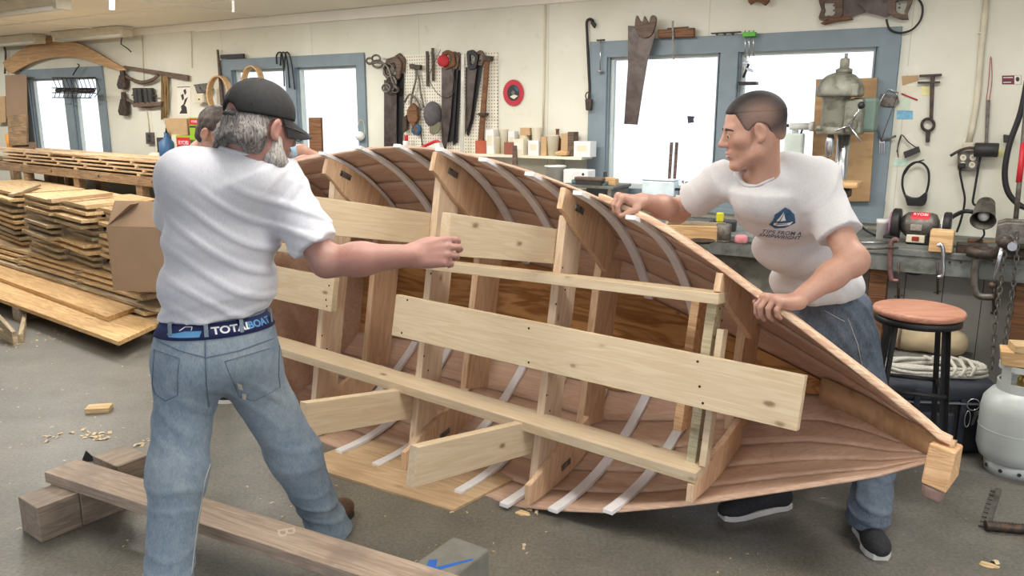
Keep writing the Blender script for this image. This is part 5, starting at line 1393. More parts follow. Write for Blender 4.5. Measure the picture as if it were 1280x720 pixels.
for k, (pts, lab) in enumerate((([(241, 106), (255, 104), (260, 111), (257, 117), (246, 117), (243, 108)], 'upper grey wall box next to the small print'), ([(241, 117), (254, 116.5), (255, 128), (251, 130), (242, 129)], 'lower ivory wall box next to the small print'))):
    t = wthing('wall_box', lab, 'wall box', pts[0][0]+6, pts[2][1], .02); wplate('box_body', pts, 0, .07, (M_iron2, M_ivory)[k], t, .004); wplate('box_lid', [(x*.8+cen(pts)[0]*.2, y*.8+cen(pts)[1]*.2) for x, y in pts], .07, .076, (M_iron2, M_cream)[k], t, .002)
    obj('knob', MB().sphere((0, 0, 0), .008), M_dk, t, wM(*cen(pts), .08))
o = wtube('wire_conduit', [(177.5, 42), (178.5, 80), (180.5, 120), (185, 150), (187, 166)], .012, .006, M_trim, None, 6, 'thin cream cable running down the wall behind the curved tools', 'cable')
t = wthing('outlet_box', 'grey electrical outlet box at the foot of the cream cable', 'outlet', 185, 172, .02); wplate('box_body', [(181.5, 165.5), (189, 165.5), (190, 180), (182.5, 180)], 0, .04, M_iron2, t, .003); wplate('socket', [(184, 168), (187, 168), (187.5, 172), (184.5, 172)], .04, .044, M_dk, t)
wplate('socket', [(184.3, 174), (187.3, 174), (187.8, 178), (184.8, 178)], .04, .044, M_dk, t)
wtube('wire_conduit', [(239, 38), (240, 85)], .010, .004, M_trim, None, 6, 'thin painted cable running down from the ceiling left of the steam-bent rings'.replace('left of', 'beside'), 'cable')
# --- steam bent rings and things over the middle window
wplate('metal_bar', [(275, 68.5), (304, 67), (304, 72.5), (275, 73.5)], .03, .05, M_black, None, .002, 'short black bar on top of the middle window frame', 'bar')
wplate('lath', [(270.5, 62), (272, 62), (280, 140), (276, 140)], .03, .045, M_hand2, None, .001, 'thin slat leaning against the edge of the middle window', 'slat')
def bentring(x, y, rx, ry, off, wdt, label):
    c = wq(x, y, off); outer = wpp(circ(x, y, rx, ry, 40), c, off); k = .86; inner = wpp(circ(x, y, rx*k-.3, ry*.92, 40), c, off)
    o = obj('wooden_ring', MB().ring(outer, inner, 0, wdt), M_bwood, None, WB @ T((c.x, c.y, off)), .003); return tag(o, label, 'wooden ring', 'steam-bent rings by the window')
bentring(277, 117, 13.5, 22.5, .05, .06, 'steam-bent wooden ring hanging on the wall behind the black cap')
bentring(319, 104, 12, 22, .05, .06, 'steam-bent wooden ring against the middle window pane above the cap')
obj('ring_tail', MB().tube([WB @ wq(267, 102, .11), WB @ wq(272, 98, .13), WB @ wq(277, 103, .12)], .012, 8), M_bwood, None, Matrix()) if 0 else None
for k, x in enumerate((347.5, 352, 356.5)):
    t = wtube('iron_hook', cur([(x-1.5, 80+k*2), (x-2+k, 70), (x+1, 65.5), (x+5, 68), (x+7+k, 86), (x+8+k*2, 108+k*2)], 4), .03+.012*k, .007, M_black, None, 6, 'black iron hook over the middle window frame, %s of three' % ('first', 'middle', 'last')[k]+(' nearest the cap' if k == 0 else ''), 'hook', group='iron hooks on the middle window')
t = wthing('dust_mask', 'white dust mask hanging at the edge of the middle window', 'mask', 450, 168, .04)
obj('mask_cup', MB().sphere((0, 0, 0), (.045, .042, .04)), M_whiteP, t, wM(450, 170, .05)); wtube('strap', cur([(446, 165), (449, 151), (454, 152), (456, 168)], 4), .05, .0025, plain('yellow_elastic', (214, 196, 110), .7), t, 5)
wplate('wooden_plank', [(385.5, 147), (400.5, 147), (402.5, 200), (387, 200)], .30, .325, M_handle, None, .002, 'upright red-brown board in front of the middle window', 'board')
# --- saws and tools at the pegboard
def peg_mat():
    s = NT('pegboard'); co = s.coords(rand=False); sp = s.n('ShaderNodeSeparateXYZ'); s.l(co, sp.inputs[0])
    fx = s.math('SUBTRACT', s.math('FRACT', s.math('MULTIPLY', sp.outputs[0], 39.4)), .5); fy = s.math('SUBTRACT', s.math('FRACT', s.math('MULTIPLY', sp.outputs[1], 39.4)), .5)
    d = s.math('SQRT', s.math('ADD', s.math('MULTIPLY', fx, fx), s.math('MULTIPLY', fy, fy)))
    s.base(s.ramp(d, [(.17, lin((96, 88, 74))), (.2, lin((232, 226, 208)))])); s.b.inputs['Roughness'].default_value = .6; return s.m
wplate('pegboard', [(500, 69), (622, 65), (622, 196), (500, 198)], .005, .014, peg_mat(), None, .001, 'white perforated pegboard hung with saws and hand tools', 'pegboard')
def saw(label, blade, grip, off, grip_mat=None, bm=None, group='hand saws on the long wall', hole=True):
    t = wthing('hand_saw', label, 'saw', *cen(blade), off, group)
    wplate('blade', blade, off, off+.0022, bm or M_blade, t, 0)
    gx, gy = cen(grip); c = wq(gx, gy, off)
    if hole:
        n = 24; out = []
        # resample the grip outline by angle so that the hand hole can be cut
        pol = grip
        for i in range(n):
            a = 2*PI*i/n; best = 0
            for p, q in zip(pol, pol[1:]+pol[:1]):
                ex, ey = q[0]-p[0], q[1]-p[1]; dx, dy = math.cos(a), math.sin(a); den = dx*ey-dy*ex
                if abs(den) < 1e-9: continue
                tt = ((p[0]-gx)*ey-(p[1]-gy)*ex)/den; uu = ((p[0]-gx)*dy-(p[1]-gy)*dx)/den
                if tt > 0 and -1e-6 <= uu <= 1+1e-6: best = max(best, tt)
            out.append((gx+best*math.cos(a), gy+best*math.sin(a)))
        inn = [(gx+(x-gx)*.45, gy+(y-gy)*.5) for x, y in out]
        obj('grip', MB().ring(wpp(out, c, off), wpp(inn, c, off), -.010, .014), grip_mat or M_hand2, t, WB @ T(c), .003)
    else: wplate('grip', grip, off-.010, off+.014, grip_mat or M_hand2, t, .003)
    for q in (.3, .7):
        bx_, by_ = blade[0][0]*q+blade[1][0]*(1-q), blade[0][1]*q+blade[1][1]*(1-q)
        obj('rivet', MB().lathe([(.006, 0), (.006, .004), (.003, .006)], 10), M_iron2, t, wM(gx*.6+bx_*.4, gy*.6+by_*.4, off+.012))
    return t
saw('brown bladed hand saw beside the pegboard, under a tangle of clamps', [(480, 100), (496, 100), (495, 188), (480, 188)], [(479, 92), (484, 74), (496, 70), (503, 78), (500, 98), (490, 106)], .05)
saw('dark narrow saw hanging just behind the brown blade beside the pegboard', [(496, 92), (505, 92), (503, 190), (496, 190)], [(492, 72), (500, 66), (507, 74), (506, 92), (496, 94)], .025, bm=M_black)
t = wthing('clamp_cluster', 'grey iron clamps hung over the brown saw beside the pegboard', 'clamp', 480, 95, .09)
for k, (x, y, rx, ry) in enumerate(((462, 76, 4, 3.5), (470, 73, 5, 4), (472, 80, 6, 4.5), (486, 88, 6, 8), (489, 104, 6, 9), (483, 110, 5, 5), (494, 112, 4, 4))): wtube('clamp_loop', circ(x, y, rx, ry, 18), .075+.012*(k % 3), .009, M_iron2, t, 6, closed=True)
wtube('clamp_bar', cur([(461, 80), (474, 78), (485, 84), (490, 100), (497, 112)], 4), .10, .010, M_iron2, t, 6)
t = wthing('brace_drill', 'rusty iron brace and bits hanging on the pegboard beside a cap', 'brace', 516, 120, .04)
for pts in ([(514, 81), (519, 83), (520, 98), (515, 120), (513, 138)], [(520, 86), (524, 100), (526, 116), (530, 134)], [(506, 128), (512, 118), (520, 124), (527, 138)]): wtube('brace_rod', cur(pts, 4), .045, .009, M_iron2, t, 6)
wplate('brace_head', [(511, 80), (525, 81), (525, 87), (512, 86)], .03, .06, M_iron, t, .003)
wplate('brace_chuck', [(508, 138), (514, 128), (520, 134), (522, 148), (516, 160), (509, 150)], .03, .07, M_handle, t, .008); wplate('clamp_jaw', [(503, 148), (508, 143), (508, 162), (503, 166)], .03, .06, M_iron, t, .003)
t = wthing('tape_measure', 'small blue and grey tape reel hanging under the brace on the pegboard', 'reel', 521, 164, .04)
obj('reel', MB().lathe([(.035, -.012), (.045, -.012), (.045, .018), (.035, .018)], 20), M_blu, t, wM(521, 162, .04)); obj('hub', MB().cyl((0, 0, -.01), (0, 0, .022), .03), M_iron2, t, wM(521, 162, .04)); wtube('strap', [(526, 164), (528, 180), (529, 186)], .04, .006, M_black, t, 5)
t = wthing('baseball_cap', 'faded grey cap hanging on the pegboard', 'cap', 541, 146, .05)
F = Field(); pc = wM(541, 143, .05); Fr = pc
F.ell(pc.translation, (.080, .105, .070), WB, .01); F.half(pc.translation-WN*.04, -WN, .004)
o = fobj('crown', F, .006, plain('faded_cap_cloth', (92, 88, 90), .9, var=.2, scale=30), t)
obj('brim', MB().prism([(x, y) for x, y in [(-.05, .03), (.05, .03), (.055, -.02), (.04, -.065), (0, -.08), (-.04, -.065), (-.055, -.02)]], -.004, .004), plain('olive_brim', (108, 104, 84), .9), t, wM(544, 157, .075) @ R(-.35, 'X'), .003)
for x, y0, y1, lab in ((532, 64, 108, 'first thin dark file hanging on the pegboard'), (539, 60, 101, 'second thin dark file hanging on the pegboard, nearer the red tape')): wplate('metal_file', [(x, y0), (x+3, y0), (x+3.4, y1), (x+.6, y1)], .025, .035, M_iron, None, .001, lab, 'file', 'files on the pegboard')
wtube('wire_loop', cur([(551, 62), (540, 85), (537, 100), (548, 118), (560, 122), (568, 112), (566, 90), (560, 74)], 5), .06, .003, M_iron, None, 5, 'thin dark wire loop hanging from the red tape on the pegboard', 'wire')
t = wthing('tape_roll', 'red roll of tape hung on the pegboard saw handles', 'tape', 554, 76, .09)
obj('tape_band', MB().lathe([(.03, -.022), (.045, -.022), (.045, .022), (.03, .022)], 24, R(.9, 'Y')), M_red, t, wM(554, 76, .09)); obj('tape_core', MB().lathe([(.028, -.021), (.031, -.021), (.031, .021), (.028, .021)], 24, R(.9, 'Y')), M_paper, t, wM(554, 76, .09))
saw('wide brown saw blade at the middle of the pegboard', [(552, 84), (568, 84), (563, 150), (557, 192), (552, 192)], [(553, 66), (560, 62), (569, 66), (570, 82), (556, 88)], .055, M_handle)
saw('first of the dark saws right beside the wide brown blade'.replace('right ', ''), [(564, 84), (573, 84), (567, 176), (559, 178)], [(563, 66), (570, 64), (575, 72), (573, 86), (565, 88)], .040, M_hand2, M_black)
saw('second dark saw on the pegboard, beside the pale straightedge', [(570, 84), (577, 84), (572, 178), (566, 182)], [(569, 68), (574, 65), (579, 74), (577, 88), (571, 88)], .026, M_hand2, M_black)
wplate('straightedge', [(576.5, 68), (580.5, 68), (579.5, 190), (575, 190)], .065, .072, plain('pale_steel_rule', (204, 200, 190), .5, .3), None, .001, 'pale metal straightedge standing among the pegboard saws', 'straightedge')
saw('tapered grey saw with black handle on the far part of the pegboard', [(582, 84), (596, 84), (588, 150), (581, 170)], [(584, 64), (592, 62), (599, 70), (596, 86), (586, 88)], .05, M_black)
saw('slanting black saw on the pegboard beside the red-brown stick', [(594, 78), (604, 78), (592, 150), (586, 170), (583, 168)], [(595, 66), (602, 62), (607, 70), (604, 82), (596, 82)], .032, M_hand2, M_black)
t = wthing('bar_clamp', 'red-brown wooden bar with a small screw clamp leaning on the pegboard', 'bar clamp', 603, 130, .05)
wplate('bar', [(606, 70), (611, 70), (603, 177), (597, 177)], .04, .062, M_handle, t, .002); wplate('jaw', [(598, 141), (606, 141), (606, 145), (598, 145)], .03, .085, M_iron, t, .002); wtube('screw', [(596, 143), (611, 143)], .075, .004, M_iron, t, 5)
wplate('head_block', [(604, 69), (613, 70), (612, 76), (604, 76)], .03, .08, M_iron, t, .003)
t = wthing('grease_bottle', 'small bottle with a red cap standing below the brace', 'bottle', 508, 186, .08)
for nm, y0, y1, k, mt in (('bottle_body', 176, 192, 1, M_whiteP), ('bottle_cap', 169, 176, .6, M_red)): 
    wcyl(nm, 508-3.2*k, 508+3.2*k, y0, y1, .08, mt, parent=t)
t = wthing('red_tool', 'red handled tool lying on the bench edge below the cap', 'tool', 540, 185, .12)
wtube('red_body', cur([(522, 187), (532, 182), (545, 176.5), (550, 180), (548, 186)], 4), .12, .013, M_red, t, 8); wplate('tool_head', [(536, 184), (548, 178), (551, 186), (540, 190)], .10, .15, M_whiteP, t, .004)
# red saw blade disc
t = wthing('saw_blade', 'round red circular saw blade hung on the bare wall', 'saw blade', 642, 116, .01)
n = 72; c = wq(642, 116, .01); pts = []
for i in range(n): rr_ = 1.0 if i % 2 else .93; pts.append((642+13.2*rr_*math.cos(2*PI*i/n), 116+17*rr_*math.sin(2*PI*i/n)))
obj('disc', MB().prism(wpp(pts, c, .01), 0, .004), plain('crimson_blade', (186, 44, 60), .5), t, WB @ T(c)); obj('label_ring', MB().prism(wpp(circ(642, 116, 7.6, 10, 30), c, .01), .004, .005), M_dk, t, WB @ T(c)); obj('arbor', MB().prism(wpp(circ(642, 116, 2.2, 2.8, 16), c, .01), .005, .0065), M_chrome, t, WB @ T(c))
obj('label_wedge', MB().prism(wpp([(638, 121), (643, 124), (648, 120), (644, 118.5), (641, 119)], c, .01), .005, .0058), M_ivory, t, WB @ T(c)); obj('label_wedge', MB().prism(wpp([(643, 108), (648, 110), (649, 115), (645, 113)], c, .01), .005, .0058), M_blu, t, WB @ T(c))
wtube('wire_conduit', [(681, -4), (681, 30), (680, 100), (679, 160)], .018, .008, M_trim, None, 8, 'cream conduit running down the wall past the red saw blade', 'conduit')
# crowbar
t = wthing('crowbar', 'long black crowbar with hooked claw hanging beside the big window', 'crowbar', 736, 80, .03)
wtube('bar', cur([(742, 31), (741, 26), (737, 24), (733.5, 28), (734, 45), (736, 90), (737, 112), (736, 128)], 6), .03, .010, M_black, t, 8); wplate('claw', [(739, 24), (744, 30), (742, 35), (738, 29)], .02, .045, M_black, t, .002)
t2 = wthing('padlock', 'small rusty padlock hanging at the foot of the crowbar', 'padlock', 735, 128, .05); wtube('shackle', circ(735, 120, 3, 4.5, 16), .05, .005, M_iron, t2, 6, closed=True); wplate('lock_body', [(731, 124), (739, 124), (738, 138), (732, 138)], .04, .07, M_iron, t2, .004)
# --- around the big window
t = wthing('steel_plunger', 'thin steel rod with a disc end hanging on the big window frame', 'rod', 751, 70, .05); wtube('rod', [(751, 51), (750, 88)], .05, .004, M_chrome, t, 6); wtube('cross_bar', [(746, 50.5), (756, 50)], .05, .006, M_iron, t, 6); obj('disc', MB().cyl((0, -.005, 0), (0, .005, 0), .022), M_chrome, t, wM(750, 89, .05))
saw('huge brown timber saw hanging in front of the big window', [(785, 32), (800, 33), (819, 44), (810, 74), (804, 110), (797, 156), (780, 155), (785, 80)], cur([(793, 34), (794, 24), (796, 19), (799, 25), (803, 27), (805, 20), (808, 25), (811, 28), (813, 21), (817, 19), (820, 24), (817, 38), (810, 47), (799, 46), (793, 34)], 4)[:-1], .10, M_hand2, None, hole=False)
wplate('wooden_block', [(822, 37), (867, 34.5), (867, 46), (822, 47.5)], .03, .07, M_handle, None, .003, 'orange-brown wooden block on top of the big window frame', 'block')
wplate('metal_file', [(834, 35), (860, 33), (860, 35), (834, 36.5)], .03, .045, M_iron, None, 0, 'thin dark file lying on the orange-brown block', 'file')
wplate('steel_rule', [(839.5, 26), (842, 26), (843, 74), (841, 74)], .075, .080, M_iron2, None, 0, 'thin steel rule hanging down over the big window frame', 'rule')
t = wthing('rack_strip', 'dark toothed metal strip on top of the big window frame', 'metal strip', 906, 42, .04); wplate('bar', [(888, 41), (926, 39), (926, 40.6), (889, 42.5)], .03, .05, M_black, t); 
for x in (893, 903, 913): wplate('tooth', [(x, 41.5), (x+5, 41), (x+3, 44.5)], .035, .045, M_black, t)
t = wthing('clamp_rack', 'green plastic rack of small steel clamps on the big window mullion', 'clamp rack', 935, 43, .05); wplate('green_bar', [(928, 40.5), (944, 39.5), (944, 45), (928, 46)], .03, .07, plain('bright_green', (88, 176, 52), .45), t, .002)
for x in (931.5, 936.5, 942): wtube('steel_rod', [(x, 38), (x, 72-(x > 940)*2)], .06, .004, M_chrome, t, 6)
t = wthing('small_clamp', 'small chrome and black clamp hanging under the green rack', 'clamp', 934, 80, .06)
wplate('jaw', [(928, 77), (936, 76), (937, 80), (929, 81)], .04, .08, M_chrome, t, .002); wplate('jaw', [(932, 84), (941, 87), (940, 90), (933, 88)], .04, .08, M_chrome, t, .002); wtube('lever', [(936, 80), (932, 90), (929, 97)], .06, .008, M_black, t, 6)
wplate('black_tray', [(922, 102), (945, 102), (945, 106), (923, 106.5)], .02, .08, M_black, None, .002, 'small black ledge on the mullion above the young man', 'ledge')
wplate('wooden_grip', [(934, -6), (963, -6), (961, 2), (956, 7), (950, 3), (944, 2), (938, 6), (935, 2)], .03, .055, M_handle, None, .004, 'red-brown saw handle cut off by the top edge above the mullion', 'handle')
# sky-side bits stuck to the panes
wplate('sensor', [(859, 145), (868, 145.5), (866, 149), (867, 153), (860, 154)], -.03, -.015, plain('violet_black', (52, 40, 62), .5), None, .001, 'small dark sensor stuck on the big window pane', 'sensor')
# two big saws lying above the big window
saw('long dark saw lying flat at the top edge, nearer the mullion', [(1052, -16), (1052, 22), (1066, 21), (1122, 2), (1150, -14)], [(1021, -8), (1054, -8), (1054, 20), (1046, 26), (1036, 24), (1028, 27), (1023, 24), (1027, 12)], .03, M_hand2, None)
saw('second dark saw lying at the top edge with its handle towards the bow end', [(1120, -12), (1118, 16), (1108, 22), (1084, 16), (1060, -12)], [(1110, -10), (1143, -10), (1141, 2), (1134, 18), (1140, 25), (1128, 25), (1118, 22), (1110, 16)], .055, M_hand2, None)
wplate('wooden_wedge', [(1025, 29), (1036, 24), (1062, 20), (1066, 24), (1044, 27), (1030, 31)], .02, .06, M_handle, None, .003, 'orange-brown wooden peg under the handle of the long dark saw', 'peg')
wtube('cable_loop', cur([(1108, 24), (1112, 36), (1124, 41), (1140, 37), (1151, 24), (1153, 8), (1146, -4)], 6), .04, .006, M_black, None, 6, 'black cable loop hanging from the saws above the big window corner', 'cable')
# plywood backing behind the drill press
wplate('plywood_board', [(1020, 99), (1097, 97), (1087, 252), (1012, 252)], .035, .055, wood('stained_ply', (186, 154, 114), (166, 132, 94), rings=1.0, knots=.3, var=.03, stain=(128, 102, 76), stretch=4, fibre=.15), None, .002, 'stained plywood board behind the drill press, across the window', 'plywood')
# --- shelf with cups and boxes
u0, u1 = wq(590, 194).x, wq(742, 194).x; zs = wq(660, 194, .16).y
t = thing('wall_shelf', 'long white shelf crowded with cups and small boxes', 'shelf', WB @ T(((u0+u1)/2, zs, .1)))
obj('shelf_board', MB().box((u0, zs-.02, 0.001), (u1, zs, .2)), M_ivory, t, WB, .002)
for u in (u0+.15, u1-.25): obj('bracket', MB().prism([(0, 0), (.16, 0), (0, -.12)], -.012, .012, R(-PI/2, 'Y')), M_trim, t, WB @ T((u, zs-.02, 0)), .002)
its = [('box', 594, 607, 176, 'rust red box at the far end of the shelf', plain('rust_red_card', (170, 84, 58), .7), .05, .16), ('box', 607, 617, 162, 'tall white box beside the rust red one on the shelf', M_whiteP, .05, .15),
       ('cup', 617, 626, 171, 'white tub next to the tall white box on the shelf', M_cream, .10, 0), ('cup', 625, 635, 161, 'cream paper cup behind the white tub on the shelf', M_ivory, .07, 0),
       ('box', 630, 641, 178, 'reddish brown little box at the front of the shelf', plain('brown_red_card', (146, 84, 66), .7), .11, .18), ('box', 635, 643, 164, 'small white carton standing behind the reddish brown box', M_whiteP, .04, .10),
       ('box', 642, 654, 174, 'square white box in front of the tan lid on the shelf', M_ivory, .08, .17), ('cup', 650, 662, 169, 'cream jar under a tan lid, back of the shelf', M_cream, .05, 0), ('box', 660, 673, 176, 'white carton with open flaps on the shelf', M_whiteP, .08, .17),
       ('cup', 665, 678, 159, 'tall cream paper cup behind the open carton', M_ivory, .05, 0), ('box', 676, 683, 171, 'narrow tan box halfway along the shelf', M_tan, .08, .16), ('cup', 684, 698, 169, 'large plain cream cup at the front of the shelf', M_ivory, .12, 0),
       ('jar', 692, 701, 161, 'dark brown bottle behind the large cream cup', M_handle, .05, 0), ('box', 701, 710, 167, 'brown cardboard carton near the window end of the shelf', M_tan, .04, .12), ('box', 709, 717, 165, 'tan upright tin box beside the brown carton on the shelf', M_hand2, .04, .12),
       ('jar', 716, 722, 168, 'small brown bottle behind the big white box on the shelf', M_handle, .05, 0), ('box', 717, 738, 177, 'big white box at the window end of the shelf', M_whiteP, .08, .18)]
for k, x0, x1, y0, lab, mt, a, b in its:
    if k == 'box':
        o, M, (w_, h_, d_) = wbox('small_box', x0, x1, y0, 194, a, b, mt, None, lab, 'box', 'things on the long white shelf', .002, zs)
        if mt in (M_whiteP, M_ivory): obj('label_patch', MB().box((-w_*.3, h_*.35, d_/2), (w_*.3, h_*.75, d_/2+.001)), M_paper if mt is M_ivory else M_cream, o, M)
    elif k == 'cup': o, M, (r, h) = wcyl('paper_cup', x0, x1, y0, 194, a, mt, lab, 'cup', 'things on the long white shelf', ((.74, 0), (1, .97), (1.03, .98), (1.03, 1), (.96, 1), (.72, .06)), zs)
    else: o, M, (r, h) = wcyl('small_bottle', x0, x1, y0, 194, a, mt, lab, 'bottle', 'things on the long white shelf', ((.95, 0), (1, .05), (1, .6), (.4, .76), (.4, .95), (.5, .96), (.5, 1)), zs)
o, M, (w_, h_, d_) = wbox('jar_lid', 650, 662, 160, 169, .02, .09, M_tan, None, 'tan box sitting on top of the cream jar', 'box', None, .002)
wplate('wooden_wedge', [(694, 190), (701, 188), (709, 190), (708, 194), (694, 194)], .15, .19, M_bwood, None, .002, 'small pale wooden wedge at the front of the shelf', 'wedge')
wplate('wooden_paddle', [(641, 182), (645, 182), (646, 206), (640, 206)], .20, .215, M_hand2, None, .001, 'flat grey stick hanging at the front of the shelf', 'stick')
wplate('paper_note', [(631, 141), (655, 142), (655, 144), (631, 144)], 0, .002, M_ivory, None, 0, 'thin strip of label tape stuck under the red saw blade', 'label tape')
# hanging tags from the ceiling
for (x, y, l, lab) in ((140, 5, .10, 'white paper tag hanging from the ceiling over the lumber'), (291.5, 8, .09, 'small white pull tag hanging from the ceiling near the strip light')):
    p = J(x, y, 4.6); M = frame(p, V((1, .2, 0)), z=UP); t = thing('hanging_tag', lab, 'tag', M)
    w_ = .018 if x < 200 else .008; obj('tag_sheet', MB().prism([(-w_, -.03), (w_*.6, -.032), (w_, .03), (-w_*.6, .03)], -.001, .001, R(PI/2, 'X')), M_whiteP, t, M, 0); obj('string', MB().tube([V((0, 0, .03)), V((0, 0, CZ-p.z))], .0015, 5), M_trim, t, M)
# ================================================================== bench under the big window, wall tools beside it, and the corner by the bow
UB0, UB1 = wq(640, 240).x, 1.35           # along-wall extent of the workbench (wall x coordinates)
HBN = .885; DB = .72
M_bench = worn('grey_bench_paint', (122, 126, 122), (96, 96, 90), .6, .1, 14)
M_bench2 = worn('olive_grey_paint', (112, 112, 104), (88, 86, 78), .7, 0, 10)
t = thing('workbench', 'long grey workbench along the wall under the big window', 'workbench', WB @ T((0, 0, DB/2)))
obj('worktop', MB().box((UB0, HBN-.035, .001), (UB1, HBN, DB)), M_bench, t, WB, .004)
obj('apron', MB().box((UB0, HBN-.125, DB-.03), (UB1, HBN-.035, DB-.008)), M_bench, t, WB, .003)
xs_ = wq(1010, 400, .5).x
obj('cupboard_front', MB().box((UB0, .08, DB-.10), (xs_, HBN-.125, DB-.07)), M_bench2, t, WB, .003)
obj('back_panel', MB().box((xs_, .0, .44), (UB1, HBN-.125, .47)), plain('grey_panel', (158, 156, 150), .7, var=.12, scale=4), t, WB, .002)
for u in np.arange(xs_+.12, UB1, .19): obj('panel_joint', MB().box((u, .0, .47), (u+.004, HBN-.125, .4712)), M_dk, t, WB)
for x in (1092, 1274): 
    q = wq(x, 420, DB-.1).x; obj('leg', MB().box((q-.045, 0, DB-.14), (q+.045, HBN-.125, DB-.05)), M_handle, t, WB, .004)
obj('leg', MB().box((UB0+.02, 0, DB-.14), (UB0+.11, HBN-.125, DB-.05)), M_handle, t, WB, .004)
for x in (1187, 1201):
    q = wq(x, 328, DB); obj('bolt_head', MB().cyl((0, 0, -.008), (0, 0, .002), .006, n=10), M_dk, t, WB @ T(q))
def bp(x, y): return hit(x, y, (0, 0, HBN), (0, 0, 1))     # a point on the worktop
def btop(x, y, z=0): p = bp(x, y); return T(p+UP*z)
WR = Matrix((-WU, -WN, UP)).transposed().to_4x4()            # x along the bench towards the bow end, y into the wall
def bM(x, y, rz=0): return T(bp(x, y)) @ WR @ R(rz, 'Z')
def bcyl(name, x, y, r, h, mat, label, cat, prof=None, rz=0):
    M = bM(x, y, rz); o = obj(name, MB().lathe([(k*r, q*h) for k, q in (prof or ((.95, 0), (1, .02), (1, .97), (.94, 1)))], 20), mat, None, M); return tag(o, label, cat), M
# things on the middle part of the bench
M = bM(720, 236); t = thing('plastic_tub', 'white plastic tub with a raised lid on the bench behind the hull', 'tub', M)
# far stretch of the bench is seen just over the hull's edge
def bbox(name, x, y, lx, ly, lz, mat, label, cat, rz=0, bevel=.004, z=0, parent=None):
    M = bM(x, y, rz) @ T((0, 0, z)); o = obj(name, MB().box((-lx/2, -ly/2, 0), (lx/2, ly/2, lz)), mat, parent, M, bevel)
    if label: tag(o, label, cat)
    return o, M
obj('tub_body', MB().lathe([(.07, 0), (.085, .12), (.09, .12), (.09, .13), (.08, .13), (.066, .01)], 20), M_whiteP, t, M)
obj('tub_lid', MB().lathe([(.088, 0), (.09, .012), (.0, .014)], 20), M_whiteP, t, M @ T((-.03, .08, .15)) @ R(.2, 'X'))
def shelfbox():
    pass
# raised ledge behind: carries jugs that show over the boat's edge
q0_, q1_ = wq(668, 215, .3).x, wq(772, 215, .3).x
zl = 1.10
t = thing('bench_riser', 'low wooden riser on the bench carrying white containers', 'riser', WB @ T(((q0_+q1_)/2, HBN, .22)))
obj('riser_top', MB().box((q0_, zl-.02, .06), (q1_, zl, .36)), M_bench2, t, WB, .003)
for u in (q0_+.03, q1_-.03): obj('riser_side', MB().box((u-.015, HBN, .06), (u+.015, zl-.02, .36)), M_bench2, t, WB, .003)
def rz_(x): return WB @ T((wq(x, 230, .24).x, zl, .24)) @ R(-PI/2, 'X')
t = thing('food_tub', 'white tub showing just above the boat edge beneath the shelf', 'tub', rz_(694)); obj('tub_body', MB().lathe([(.06, 0), (.075, .11), (.08, .11), (.08, .12), (.07, .12), (.055, .01)], 20), M_whiteP, t); 
t = thing('white_box', 'white metal box with a round hole above the boat edge near the window', 'box', rz_(724)); obj('box_body', MB().box((-.10, -.06, 0), (.10, .06, .10)), M_whiteP, t, None, .008); obj('hole', MB().cyl((.06, -.061, .07), (.06, -.06, .07), .01, n=12), M_dk, t)
t = thing('folded_cloth', 'folded dark teal cloth lying by the window above the boat edge', 'cloth', rz_(742)); obj('cloth_body', MB().strip([[V((x, -.09, 0)), V((x, -.09, .02+.012*math.sin(x*40))), V((x, .0, .035)), V((x, .09, .02)), V((x, .09, 0))] for x in np.linspace(-.13, .13, 12)], smooth=True), plain('teal_cloth', (92, 112, 118), .9, var=.15), t)
t = thing('hand_plane', 'small wooden block plane standing near the window above the boat edge', 'plane', rz_(757)); obj('plane_body', MB().prism([(-.09, 0), (.09, 0), (.09, .045), (.02, .055), (-.09, .04)], -.03, .03, R(PI/2, 'X')), M_bwood, t, None, .004); obj('plane_iron', MB().box((-.01, -.02, .04), (.0, .02, .09)), M_iron, t)
t = thing('brush', 'shop brush with brown wooden back above the boat edge', 'brush', rz_(745) @ T((0, -.08, 0))); obj('brush_back', MB().box((-.12, -.03, .03), (.10, .03, .055)), M_hand2, t, None, .008); obj('bristles', MB().box((-.11, -.025, 0), (.09, .025, .03)), M_dk, t, None, .002)
# window sill group
def sill(x, y, off=.10): return WB @ T((wq(x, y, off).x, wq(x, y, off).y, off)) @ R(-PI/2, 'X')
t = thing('spring_clamp', 'bright blue plastic spring clamp on the window sill by the young man\'s hand'.replace("man's", 'mans'), 'clamp', sill(770, 244, .16)); 
obj('clamp_jaw', MB().tube([V((-.02, 0, 0)), V((-.016, 0, .04)), V((0, 0, .065)), V((.016, 0, .04)), V((.02, 0, 0))], .008, 8), plain('cobalt_plastic', (60, 70, 214), .4), t); obj('clamp_pad', MB().cyl((-.02, 0, 0), (.02, 0, 0), .009), M_dk, t)
for k, x in enumerate((839, 845.5)):
    wplate('wood_strip', [(x-1.6, 178), (x+2.0, 178), (x-1.2, 226), (x-4.6, 226)], .02, .032, M_hand2, None, .001, ('first', 'second')[k]+' of two thin brown strips leaning on the big window pane', 'strip', 'strips leaning on the pane')
t = thing('clear_bin', 'clear bluish plastic bin standing on the sill of the big window', 'bin', sill(825, 245, .12)); obj('bin_body', MB().box((-.12, -.05, 0), (.12, .05, .11)), plain('bluish_plastic', (222, 238, 244), .3), t, None, .012); obj('bin_lid', MB().box((-.125, -.055, .11), (.125, .055, .12)), plain('pale_blue_plastic', (232, 242, 246), .3), t, None, .004)
t = thing('sanding_block', 'small light blue block on the sill beside the clear bin', 'block', sill(839, 234, .12)); obj('block_body', MB().box((-.03, -.02, 0), (.03, .02, .03)), plain('sky_blue', (90, 190, 220), .5), t, None, .004); obj('block_pad', MB().box((-.03, -.02, -.006), (.03, .02, 0)), M_dk, t)
